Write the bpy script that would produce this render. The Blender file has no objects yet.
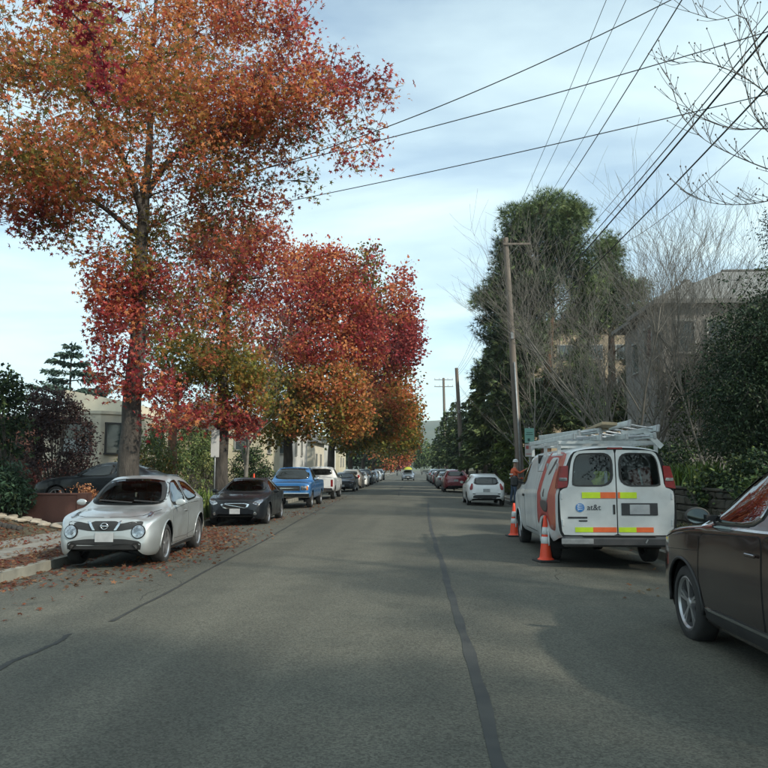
import bpy, bmesh, math, random
import numpy as np
from mathutils import Vector, Matrix, Euler
from mathutils.bvhtree import BVHTree

R = math.radians
scene = bpy.context.scene
col = scene.collection

# ---------------------------------------------------------------- camera
PX, F, HZ, VPX = 768.0, 760.0, 469.0, 411.0      # photo size, focal length, horizon row and vanishing column in photo pixels
CAM_H = 1.60
PITCH = math.atan((HZ - PX / 2) / F)
YAW = math.atan((VPX - PX / 2) / F)
cam_d = bpy.data.cameras.new('camera')
cam = bpy.data.objects.new('camera', cam_d)
col.objects.link(cam)
cam.location = (0, 0, CAM_H)
cam.rotation_euler = (math.pi / 2 + PITCH, 0, YAW)
cam_d.sensor_width = 36
cam_d.lens = F / PX * 36
cam_d.clip_start = 0.05
cam_d.clip_end = 9000
scene.camera = cam

# ---------------------------------------------------------------- sky, sun, exposure
SUN_EL, SUN_AZ = R(36), math.atan2(0.80, -0.60)   # from the right, a little behind the camera
SUN_DIR = Vector((math.sin(SUN_AZ) * math.cos(SUN_EL), math.cos(SUN_AZ) * math.cos(SUN_EL), math.sin(SUN_EL)))
world = bpy.data.worlds.new('World')
scene.world = world
world.use_nodes = True
nt = world.node_tree
for n in list(nt.nodes):
    nt.nodes.remove(n)
def wn(t, **kw):
    n = nt.nodes.new(t)
    for k, v in kw.items():
        setattr(n, k, v)
    return n
sky = wn('ShaderNodeTexSky', sky_type='NISHITA', sun_disc=False, sun_elevation=SUN_EL, sun_rotation=SUN_AZ,
         air_density=1.0, dust_density=0.4, ozone_density=1.6)
bg = wn('ShaderNodeBackground')
bg.inputs['Strength'].default_value = 0.14
tc = wn('ShaderNodeTexCoord')
sep = wn('ShaderNodeSeparateXYZ')
nt.links.new(tc.outputs['Generated'], sep.inputs[0])
zz = wn('ShaderNodeMath', operation='MAXIMUM'); zz.inputs[1].default_value = 0.0
nt.links.new(sep.outputs['Z'], zz.inputs[0])
za = wn('ShaderNodeMath', operation='ADD'); za.inputs[1].default_value = 0.10
nt.links.new(zz.outputs[0], za.inputs[0])
dx = wn('ShaderNodeMath', operation='DIVIDE'); nt.links.new(sep.outputs['X'], dx.inputs[0]); nt.links.new(za.outputs[0], dx.inputs[1])
dy = wn('ShaderNodeMath', operation='DIVIDE'); nt.links.new(sep.outputs['Y'], dy.inputs[0]); nt.links.new(za.outputs[0], dy.inputs[1])
cmb = wn('ShaderNodeCombineXYZ'); nt.links.new(dx.outputs[0], cmb.inputs[0]); nt.links.new(dy.outputs[0], cmb.inputs[1])
cmap = wn('ShaderNodeMapping'); cmap.inputs['Scale'].default_value = (0.62, 1.0, 1); cmap.inputs['Location'].default_value = (1.3, 0.4, 0)
cmap.inputs['Rotation'].default_value = (0, 0, R(25))
nt.links.new(cmb.outputs[0], cmap.inputs[0])
cn = wn('ShaderNodeTexNoise'); cn.inputs['Scale'].default_value = 1.15; cn.inputs['Detail'].default_value = 7; cn.inputs['Roughness'].default_value = 0.52
cn.inputs['Distortion'].default_value = 0.35
nt.links.new(cmap.outputs[0], cn.inputs['Vector'])
cr = wn('ShaderNodeMapRange'); cr.inputs['From Min'].default_value = 0.36; cr.inputs['From Max'].default_value = 0.66
cr.inputs['To Min'].default_value = 0.20; cr.inputs['To Max'].default_value = 0.95
nt.links.new(cn.outputs['Fac'], cr.inputs['Value'])
mixc = wn('ShaderNodeMix', data_type='RGBA')
nt.links.new(cr.outputs[0], mixc.inputs['Factor'])
nt.links.new(sky.outputs[0], mixc.inputs['A'])
mixc.inputs['B'].default_value = (5.6, 6.5, 6.8, 1)         # thin high cloud, in the sky's own units
tint = wn('ShaderNodeMix', data_type='RGBA', blend_type='MULTIPLY'); tint.inputs['Factor'].default_value = 1
tint.inputs['B'].default_value = (.965, 1.03, .985, 1)            # the photograph's cool green-blue white balance
nt.links.new(mixc.outputs['Result'], tint.inputs['A'])
nt.links.new(tint.outputs['Result'], bg.inputs['Color'])
wo = wn('ShaderNodeOutputWorld'); nt.links.new(bg.outputs[0], wo.inputs[0])

sun_d = bpy.data.lights.new('sun', 'SUN')
sun_d.energy = 3.1
sun_d.angle = R(2.0)                                           # veiled by thin cloud
sun_d.color = (1.0, 0.94, 0.80)
sun = bpy.data.objects.new('sun', sun_d)
col.objects.link(sun)
sun.location = SUN_DIR * 60
sun.rotation_euler = SUN_DIR.to_track_quat('Z', 'Y').to_euler()

scene.view_settings.view_transform = 'Standard'
scene.view_settings.look = 'None'
scene.view_settings.gamma = 1
scene.view_settings.exposure = 0.5
scene.view_settings.use_curve_mapping = False
scene.render.engine = 'CYCLES'
cy = scene.cycles
cy.use_denoising = True
try:
    cy.denoiser = 'OPENIMAGEDENOISE'
    cy.denoising_prefilter = 'ACCURATE'
except Exception:
    pass
cy.max_bounces = 6
cy.diffuse_bounces = 3
cy.glossy_bounces = 3
cy.transmission_bounces = 5
cy.transparent_max_bounces = 10
cy.volume_bounces = 0
cy.caustics_reflective = False
cy.caustics_refractive = False
cy.sample_clamp_indirect = 6

# ---------------------------------------------------------------- pixel -> world (a direction; the distance d along the road is given)
CAM_M = Euler((math.pi / 2 + PITCH, 0, YAW)).to_matrix()
def P(u, v, d):
    w = CAM_M @ Vector(((u - PX / 2) / F, -(v - PX / 2) / F, -1))
    return Vector((0, 0, CAM_H)) + w * (d / w.y)

# ---------------------------------------------------------------- materials
def new_mat(name):
    m = bpy.data.materials.new(name)
    m.use_nodes = True
    return m, m.node_tree, m.node_tree.nodes['Principled BSDF']
def noise_col(t, b, c1, c2, scale, detail=4, lo=.35, hi=.65, stretch=None):
    tcn = t.nodes.new('ShaderNodeTexCoord')
    src = tcn.outputs['Object']
    if stretch:
        mp = t.nodes.new('ShaderNodeMapping'); mp.inputs['Scale'].default_value = stretch
        t.links.new(src, mp.inputs[0]); src = mp.outputs[0]
    nz = t.nodes.new('ShaderNodeTexNoise')
    nz.inputs['Scale'].default_value = scale; nz.inputs['Detail'].default_value = detail
    t.links.new(src, nz.inputs['Vector'])
    rp = t.nodes.new('ShaderNodeMapRange'); rp.inputs['From Min'].default_value = lo; rp.inputs['From Max'].default_value = hi
    t.links.new(nz.outputs['Fac'], rp.inputs['Value'])
    mx = t.nodes.new('ShaderNodeMix'); mx.data_type = 'RGBA'
    t.links.new(rp.outputs[0], mx.inputs['Factor'])
    if hasattr(c1, 'is_output'): t.links.new(c1, mx.inputs['A'])
    else: mx.inputs['A'].default_value = (*c1, 1)
    if hasattr(c2, 'is_output'): t.links.new(c2, mx.inputs['B'])
    else: mx.inputs['B'].default_value = (*c2, 1)
    return mx.outputs['Result'], src, nz
def bump(t, b, src, scale, strength, dist=.01, detail=4):
    nz = t.nodes.new('ShaderNodeTexNoise'); nz.inputs['Scale'].default_value = scale; nz.inputs['Detail'].default_value = detail
    t.links.new(src, nz.inputs['Vector'])
    bp = t.nodes.new('ShaderNodeBump'); bp.inputs['Strength'].default_value = strength; bp.inputs['Distance'].default_value = dist
    t.links.new(nz.outputs['Fac'], bp.inputs['Height'])
    t.links.new(bp.outputs[0], b.inputs['Normal'])
def mat(name, c1, c2=None, scale=4, rough=.7, metal=0, bscale=0, bstr=.3, bdist=.01, detail=4, stretch=None, spec=.5, lo=.35, hi=.65):
    m, t, b = new_mat(name)
    c2 = c2 or tuple(x * .82 for x in c1)
    out, src, _ = noise_col(t, b, c1, c2, scale, detail, stretch=stretch, lo=lo, hi=hi)
    t.links.new(out, b.inputs['Base Color'])
    b.inputs['Roughness'].default_value = rough
    b.inputs['Metallic'].default_value = metal
    b.inputs['Specular IOR Level'].default_value = spec
    if bscale: bump(t, b, src, bscale, bstr, bdist)
    return m
def paint(name, c, rough=.32, metal=0.0, coat=1.0, dirt=.10, spec=.5):
    m, t, b = new_mat(name)
    d = tuple(x * (1 - dirt) + .10 * dirt for x in c)
    out, src, _ = noise_col(t, b, c, d, 2.2, 6)
    t.links.new(out, b.inputs['Base Color'])
    rg, _, _ = noise_col(t, b, (rough * .85,) * 3, (rough * 1.3,) * 3, 3.1, 5)
    t.links.new(rg, b.inputs['Roughness'])
    b.inputs['Metallic'].default_value = metal
    b.inputs['Coat Weight'].default_value = coat
    b.inputs['Specular IOR Level'].default_value = spec
    b.inputs['Coat Roughness'].default_value = .07
    return m
def glass(name, tint=(.30, .34, .33), refl=1.0):
    m, t, b = new_mat(name)
    t.nodes.remove(b)
    tr = t.nodes.new('ShaderNodeBsdfTransparent'); tr.inputs[0].default_value = (*tint, 1)
    gl = t.nodes.new('ShaderNodeBsdfGlossy'); gl.inputs['Roughness'].default_value = .02
    gl.inputs[0].default_value = (refl, refl, refl, 1)
    fr = t.nodes.new('ShaderNodeFresnel'); fr.inputs[0].default_value = 1.52
    mx = t.nodes.new('ShaderNodeMixShader')
    t.links.new(fr.outputs[0], mx.inputs[0]); t.links.new(tr.outputs[0], mx.inputs[1]); t.links.new(gl.outputs[0], mx.inputs[2])
    t.links.new(mx.outputs[0], t.nodes['Material Output'].inputs[0])
    return m
def leaf_mat(name, trans=.5, rough=.55):
    m, t, b = new_mat(name)
    at = t.nodes.new('ShaderNodeAttribute'); at.attribute_name = 'col'
    t.links.new(at.outputs['Color'], b.inputs['Base Color'])
    b.inputs['Roughness'].default_value = rough
    b.inputs['Specular IOR Level'].default_value = .3
    tl = t.nodes.new('ShaderNodeBsdfTranslucent')
    t.links.new(at.outputs['Color'], tl.inputs[0])
    mx = t.nodes.new('ShaderNodeMixShader'); mx.inputs[0].default_value = trans
    t.links.new(b.outputs[0], mx.inputs[1]); t.links.new(tl.outputs[0], mx.inputs[2])
    t.links.new(mx.outputs[0], t.nodes['Material Output'].inputs[0])
    return m

M = {}
M['leaf'] = leaf_mat('autumn_leaf')
M['needle'] = leaf_mat('evergreen_leaf', .12, .6)
M['bark'] = mat('grey_bark', (.085, .073, .062), (.036, .031, .027), 3, .95, bscale=14, bstr=.9, bdist=.04, stretch=(3, 3, .7))
M['pale_bark'] = mat('pale_twig_bark', (.215, .197, .17), (.13, .118, .10), 5, .9)
M['twig_bark'] = mat('bare_twig_bark', (.15, .13, .11), (.09, .08, .07), 5, .9)
M['red_bark'] = mat('reddish_bark', (.17, .09, .055), (.09, .05, .035), 4, .95, bscale=12, bstr=.7, bdist=.03)
M['pole_wood'] = mat('weathered_pole_wood', (.20, .165, .135), (.115, .095, .08), 3, .9, bscale=20, bstr=.5, stretch=(4, 4, .25))
M['tyre'] = mat('tyre_rubber', (.018, .018, .018), (.028, .027, .026), 6, .82)
M['alloy'] = mat('wheel_alloy', (.55, .55, .56), (.42, .42, .43), 5, .32, .85)
M['dark_alloy'] = mat('grey_wheel_alloy', (.30, .30, .31), (.2, .2, .21), 5, .35, .85)
M['black_plastic'] = mat('black_trim_plastic', (.016, .016, .017), (.024, .024, .024), 6, .55)
M['gap'] = mat('shadow_gap', (.008, .008, .008), None, 3, .9)
M['chrome'] = mat('chrome_trim', (.72, .73, .74), (.62, .63, .64), 6, .12, 1.0)
M['dark_glass'] = mat('dark_tinted_glass', (.012, .014, .014), (.016, .018, .018), 2, .03, spec=.7)
M['glass'] = glass('clear_tinted_glass', (.36, .40, .39), .36)
M['van_glass'] = glass('van_rear_glass', (.50, .57, .57))
M['lamp_glass'] = glass('lamp_lens', (.85, .87, .88))
M['lamp_silver'] = mat('lamp_reflector', (.50, .51, .53), (.16, .16, .17), 14, .16, .9)
M['tail_red'] = mat('tail_lamp_red', (.25, .010, .012), (.17, .007, .009), 9, .2)
M['amber'] = mat('amber_lens', (.75, .24, .03), (.6, .17, .02), 9, .2)
M['mirror_glass'] = mat('mirror_glass', (.20, .23, .23), (.16, .19, .19), 3, .05, 1.0)
M['interior'] = mat('cabin_cloth', (.03, .03, .032), (.022, .022, .022), 5, .85)
M['plate'] = mat('blank_number_plate', (.42, .43, .44), (.33, .34, .35), 8, .45)
M['wire'] = mat('black_cable', (.02, .02, .022), None, 4, .6)

# ---------------------------------------------------------------- mesh helpers
def link(o, parent=None):
    col.objects.link(o)
    if parent is not None:
        o.parent = parent
    return o
def tag(o, label=None, cat=None, group=None, kind=None):
    if label: o['label'] = label
    if cat: o['category'] = cat
    if group: o['group'] = group
    if kind: o['kind'] = kind
    return o
def empty(name, loc=(0, 0, 0), rz=0, label=None, cat=None, group=None):
    o = bpy.data.objects.new(name, None)
    o.empty_display_size = .2
    o.location = loc
    o.rotation_euler = (0, 0, rz)
    col.objects.link(o)
    return tag(o, label, cat, group)
def mesh_obj(name, me, m, parent=None, loc=None):
    me.materials.append(m)
    o = bpy.data.objects.new(name, me)
    if loc is not None: o.location = loc
    return link(o, parent)

class MB:
    def __init__(s): s.v = []; s.f = []
    def add(s, vs, fs):
        k = len(s.v)
        s.v += [tuple(p) for p in vs]
        s.f += [tuple(i + k for i in f) for f in fs]
        return s
    def box(s, c, d, rot=None, bev=0):
        """box of size d at centre c; with bev, its upright edges and rims are chamfered"""
        hx, hy, hz = d[0] / 2, d[1] / 2, d[2] / 2
        if bev:
            b = min(bev, hx * .9, hy * .9, hz * .9)
            rings = []
            for z, i in ((-hz, b), (-hz + b, 0), (hz - b, 0), (hz, b)):
                ax, ay = hx - i, hy - i
                rings.append([(ax - b, -ay, z), (ax, -ay + b, z), (ax, ay - b, z), (ax - b, ay, z), (-ax + b, ay, z), (-ax, ay - b, z), (-ax, -ay + b, z), (-ax + b, -ay, z)])
            vs = [p for r in rings for p in r]
            fs = [tuple(range(7, -1, -1)), tuple(range(24, 32))]
            for k in range(3):
                for i in range(8):
                    j = (i + 1) % 8
                    fs.append((k * 8 + i, k * 8 + j, k * 8 + 8 + j, k * 8 + 8 + i))
        else:
            vs = [(x, y, z) for z in (-hz, hz) for x, y in ((-hx, -hy), (hx, -hy), (hx, hy), (-hx, hy))]
            fs = [(3, 2, 1, 0), (4, 5, 6, 7), (0, 1, 5, 4), (1, 2, 6, 5), (2, 3, 7, 6), (3, 0, 4, 7)]
        if rot is not None:
            mtx = rot if isinstance(rot, Matrix) else Euler(rot).to_matrix()
            vs = [mtx @ Vector(p) for p in vs]
        return s.add([(p[0] + c[0], p[1] + c[1], p[2] + c[2]) for p in vs], fs)
    def bar(s, a, b, w, h, up=(0, 0, 1)):
        a, b = Vector(a), Vector(b)
        t = (b - a); L = t.length; t.normalize()
        u = Vector(up); x = t.cross(u)
        if x.length < 1e-4: x = t.cross(Vector((1, 0, 0)))
        x.normalize(); z = x.cross(t)
        vs = []
        for p in (a, b):
            for i, j in ((-1, -1), (1, -1), (1, 1), (-1, 1)):
                vs.append(p + x * (i * w / 2) + z * (j * h / 2))
        return s.add(vs, [(3, 2, 1, 0), (4, 5, 6, 7), (0, 1, 5, 4), (1, 2, 6, 5), (2, 3, 7, 6), (3, 0, 4, 7)])
    def tube(s, pts, rad, n=6, cap=True):
        pts = [Vector(p) for p in pts]
        if not hasattr(rad, '__len__'): rad = [rad] * len(pts)
        vs, fs = [], []
        ref = Vector((.31, .17, .93)) if abs((pts[-1] - pts[0]).normalized().z) < .9 else Vector((1, .1, 0))
        for i, p in enumerate(pts):
            t = (pts[min(i + 1, len(pts) - 1)] - pts[max(i - 1, 0)])
            if t.length < 1e-9: t = Vector((0, 0, 1))
            t.normalize()
            x = t.cross(ref); x.normalize(); y = t.cross(x)
            for k in range(n):
                a = 2 * math.pi * k / n
                vs.append(p + (x * math.cos(a) + y * math.sin(a)) * rad[i])
        for i in range(len(pts) - 1):
            for k in range(n):
                j = (k + 1) % n
                fs.append((i * n + k, i * n + j, (i + 1) * n + j, (i + 1) * n + k))
        if cap:
            fs.append(tuple(range(n - 1, -1, -1)))
            fs.append(tuple((len(pts) - 1) * n + k for k in range(n)))
        return s.add(vs, fs)
    def lathe(s, prof, n=24, axis='z', c=(0, 0, 0), close=False):
        vs, fs = [], []
        for r, h in prof:
            for k in range(n):
                a = 2 * math.pi * k / n
                x, y = r * math.cos(a), r * math.sin(a)
                p = (x, y, h) if axis == 'z' else ((x, h, y) if axis == 'y' else (h, x, y))
                vs.append((p[0] + c[0], p[1] + c[1], p[2] + c[2]))
        m = len(prof)
        for i in range(m if close else m - 1):
            i2 = (i + 1) % m
            for k in range(n):
                j = (k + 1) % n
                fs.append((i * n + k, i * n + j, i2 * n + j, i2 * n + k))
        return s.add(vs, fs)
    def prism(s, outline, z0, z1):
        n = len(outline)
        vs = [(x, y, z0) for x, y in outline] + [(x, y, z1) for x, y in outline]
        fs = [tuple(range(n - 1, -1, -1)), tuple(range(n, 2 * n))]
        for i in range(n):
            j = (i + 1) % n
            fs.append((i, j, n + j, n + i))
        return s.add(vs, fs)
    def mesh(s, name, smooth=False):
        me = bpy.data.meshes.new(name)
        me.from_pydata([tuple(p) for p in s.v], [], s.f)
        if smooth:
            me.polygons.foreach_set('use_smooth', [True] * len(me.polygons))
            if smooth != 1:
                me.set_sharp_from_angle(angle=R(smooth))
        me.update()
        return me
    def build(s, name, m, parent=None, smooth=False, loc=None):
        return mesh_obj(name, s.mesh(name, smooth), m, parent, loc)

def fix_normals(me):
    bm = bmesh.new(); bm.from_mesh(me)
    bmesh.ops.recalc_face_normals(bm, faces=bm.faces)
    bm.to_mesh(me); bm.free()

def np_mesh(name, co, polys_start, loops, cols=None, smooth=False):
    me = bpy.data.meshes.new(name)
    me.vertices.add(len(co)); me.vertices.foreach_set('co', np.ascontiguousarray(co, dtype=np.float32).ravel())
    me.loops.add(len(loops)); me.loops.foreach_set('vertex_index', np.ascontiguousarray(loops, dtype=np.int32))
    me.polygons.add(len(polys_start)); me.polygons.foreach_set('loop_start', np.ascontiguousarray(polys_start, dtype=np.int32))
    if cols is not None:
        a = me.attributes.new('col', 'FLOAT_COLOR', 'POINT')
        a.data.foreach_set('color', np.ascontiguousarray(cols, dtype=np.float32).ravel())
    me.update(calc_edges=True)
    return me
# ---------------------------------------------------------------- foliage
def _shape(kind):
    if kind == 'star':
        tips = [(90, 1.0), (28, .95), (-38, .62), (-142, .62), (152, .95)]
        v = []
        order = [(-90, .12), (-38, .62), (-5, .40), (28, .95), (58, .36), (90, 1.0), (122, .36), (152, .95), (185, .40), (218, .62)]
        for a, r in order:
            v.append((r * math.cos(R(a)), r * math.sin(R(a)), -.22 * r * r))
        return np.array(v), [list(range(10))]
    if kind == 'rhomb':
        return np.array([(0, -.5, 0), (.34, .05, .10), (0, .6, -.05), (-.34, .05, .10)]), [[0, 1, 2], [0, 2, 3]]
    if kind == 'blob':
        return np.array([(0, -.5, 0), (.42, -.1, .12), (.25, .5, 0), (-.3, .52, .08), (-.45, -.05, -.1)]), [[0, 1, 2, 3, 4]]
    if kind == 'tuft':
        v, f = [], []
        for k, (ax, ay) in enumerate(((.0, 1.0), (.55, .8), (-.55, .8), (.25, .95), (-.3, .9))):
            z = (.35, -.2, .1, -.35, .3)[k]
            t = np.array((ax, ay, z)); sd = np.array((ay, -ax, 0)) * .045
            v += [sd, t, -sd]
            f.append([3 * k, 3 * k + 1, 3 * k + 2])
        return np.array(v), f
    if kind == 'spray':      # flat drooping conifer spray
        return np.array([(0, 0, 0), (.20, .35, -.05), (.12, .75, -.16), (0, 1.0, -.28), (-.12, .75, -.16), (-.20, .35, -.05)]), [[0, 1, 2, 3, 4, 5]]
SHAPES = {k: _shape(k) for k in ('star', 'rhomb', 'blob', 'tuft', 'spray')}

def unit(a):
    return a / np.maximum(np.linalg.norm(a, axis=-1, keepdims=True), 1e-9)
def leaf_mesh(name, C, S, COL, shape, rng, up=.5, along=None, along_w=0.0):
    """C (n,3) leaf centres, S (n,) sizes, COL (n,3); along = preferred tip direction (n,3)"""
    T, polys = SHAPES[shape]
    n, k = len(C), len(T)
    N = unit(rng.normal(size=(n, 3)) + np.array((0, 0, up * 2.2)))
    A = rng.normal(size=(n, 3))
    if along is not None:
        A = A * (1 - along_w) + along * along_w * 2
    B = unit(A - N * np.sum(A * N, axis=1, keepdims=True))
    X = np.cross(B, N)
    co = C[:, None, :] + S[:, None, None] * (X[:, None, :] * T[None, :, 0:1] + B[:, None, :] * T[None, :, 1:2] + N[:, None, :] * T[None, :, 2:3])
    lp = np.concatenate([np.array(p) for p in polys])
    st = np.cumsum([0] + [len(p) for p in polys[:-1]])
    loops = (np.arange(n)[:, None] * k + lp[None, :]).ravel()
    starts = (np.arange(n)[:, None] * len(lp) + st[None, :]).ravel()
    c4 = np.ones((n, k, 4)); c4[:, :, :3] = COL[:, None, :]
    return np_mesh(name, co.reshape(-1, 3), starts, loops, c4.reshape(-1, 4))

class Field:           # smooth pseudo-random field for colour drifts and gaps
    def __init__(s, seed, scale):
        r = np.random.default_rng(seed)
        s.k = r.normal(size=(7, 3)) / scale; s.p = r.uniform(0, 6.28, 7)
    def __call__(s, X):
        return np.sin(X @ s.k.T + s.p).mean(axis=1) * 1.6

PAL = {
    'crimson': [(.34, .042, .055), (.42, .065, .065), (.26, .042, .046), (.48, .11, .085), (.19, .042, .038)],
    'rust': [(.60, .20, .085), (.56, .155, .078), (.62, .25, .095), (.50, .115, .07), (.42, .18, .065)],
    'orange': [(.64, .27, .085), (.60, .22, .08), (.54, .26, .075), (.57, .175, .075), (.42, .22, .06)],
    'olive': [(.19, .165, .04), (.26, .20, .045), (.14, .14, .035), (.34, .18, .04), (.12, .11, .03)],
    'yellowgreen': [(.24, .25, .05), (.32, .27, .05), (.17, .20, .045), (.40, .24, .05), (.13, .15, .04)],
    'green': [(.07, .115, .035), (.10, .15, .045), (.055, .085, .03), (.13, .16, .045)],
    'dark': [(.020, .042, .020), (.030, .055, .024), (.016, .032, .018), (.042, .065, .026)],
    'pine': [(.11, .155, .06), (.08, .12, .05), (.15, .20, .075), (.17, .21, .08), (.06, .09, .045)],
    'plum': [(.035, .018, .020), (.05, .024, .024), (.028, .018, .02), (.06, .035, .028)],
    'juniper': [(.035, .075, .04), (.05, .095, .048), (.028, .06, .034)],
    'bright': [(.16, .24, .04), (.22, .28, .06), (.12, .20, .04)],
    'bluegreen': [(.075, .12, .095), (.055, .10, .08), (.10, .15, .11)],
    'rustbush': [(.36, .15, .07), (.28, .11, .06), (.40, .20, .09)],
    'redhedge': [(.11, .022, .02), (.08, .018, .018), (.14, .035, .025), (.05, .035, .02)],
    'willow': [(.16, .21, .07), (.21, .25, .09), (.12, .17, .06), (.24, .24, .09)],
    'litter': [(.24, .085, .045), (.19, .065, .038), (.30, .14, .07), (.15, .075, .042), (.32, .19, .10), (.20, .05, .036)],
    'dry': [(.22, .17, .10), (.28, .21, .12), (.17, .13, .08)],
}
def pick(rng, names, n):
    """n colours out of the named palettes"""
    pool = np.array([c for k in names for c in PAL[k]])
    c = pool[rng.integers(0, len(pool), n)]
    return c * rng.uniform(.75, 1.25, (n, 1))

def ell_points(rng, c, r, n, shell=.55, gap=None, gthr=-.35):
    d = unit(rng.normal(size=(n, 3)))
    rad = rng.uniform(0, 1, (n, 1)) ** (1 / 3)
    rad = rad * (1 - shell) + shell * np.sqrt(rad)
    p = np.array(c) + d * rad * np.array(r) * rng.uniform(.88, 1.12, (n, 1))
    if gap is not None:
        p = p[gap(p) > gthr]
    return p

def foliage(name, ells, rng, m, parent, origin, shape='star', size=.11, per=10, spread=.32, up=.45, droop=.25, gapscale=1.1, gthr=-.42, colscale=1.6, jitter=.3, wisp=.22):
    """ells: (centre, radii, twigs, palettes). Leaves sit in small bunches round twig tips."""
    gap = Field(int(rng.integers(1e9)), gapscale)
    cf = Field(int(rng.integers(1e9)), colscale)
    CC, KK, DD = [], [], []
    tips = []
    sprig = []
    for k_, (c, r, nt_, pals) in enumerate(ells):
        p = ell_points(rng, c, r, nt_, gap=gap, gthr=gthr)
        if len(p) < 4: p = ell_points(rng, c, r, nt_)
        tips.append(p)
        n = len(p)
        f = cf(p)[:, None] + rng.normal(size=(n, 1)) * .35
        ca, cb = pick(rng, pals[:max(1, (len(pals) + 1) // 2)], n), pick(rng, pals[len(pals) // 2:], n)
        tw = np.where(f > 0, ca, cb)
        q = np.repeat(p, per, axis=0)
        out = unit(rng.normal(size=q.shape))
        q = q + out * (rng.uniform(0, 1, (len(q), 1)) ** .6) * spread * np.array((1, 1, .8)) - np.array((0, 0, droop)) * rng.uniform(0, 1, (len(q), 1)) * spread
        pool = pick(rng, pals, len(q))
        t = rng.uniform(0, 1, (len(q), 1)) < jitter
        KK.append(np.where(t, pool, np.repeat(tw, per, axis=0) * rng.uniform(.8, 1.2, (len(q), 1))))
        CC.append(q); DD.append(out - np.array((0, 0, droop * 2)))
        # loose outer sprigs break up the outline
        ne = int(nt_ * wisp)
        if ne:
            e = unit(rng.normal(size=(ne, 3))) * rng.uniform(.95, 1.45, (ne, 1)) * np.array(r) + np.array(c)
            sprig.append((k_, e))
            pe = max(3, per // 3)
            q2 = np.repeat(e, pe, axis=0); o2 = unit(rng.normal(size=q2.shape))
            q2 = q2 + o2 * rng.uniform(0, 1, (len(q2), 1)) * spread * .6
            KK.append(pick(rng, pals, len(q2))); CC.append(q2); DD.append(o2 - np.array((0, 0, droop * 2)))
    C, K, D = np.concatenate(CC), np.concatenate(KK), np.concatenate(DD)
    S = size * rng.uniform(.65, 1.3, len(C))
    me = leaf_mesh(name, C - np.array(origin), S, K, shape, rng, up, unit(D), .6)
    o = mesh_obj(name, me, m, parent)
    o_sprigs[0] = sprig
    return o, tips

o_sprigs = [None]
def bez(a, b, bend, n=6):
    a, b = Vector(a), Vector(b)
    m_ = (a + b) / 2 + Vector(bend)
    return [a * (1 - t) ** 2 + m_ * 2 * t * (1 - t) + b * t * t for t in [i / (n - 1) for i in range(n)]]

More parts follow.
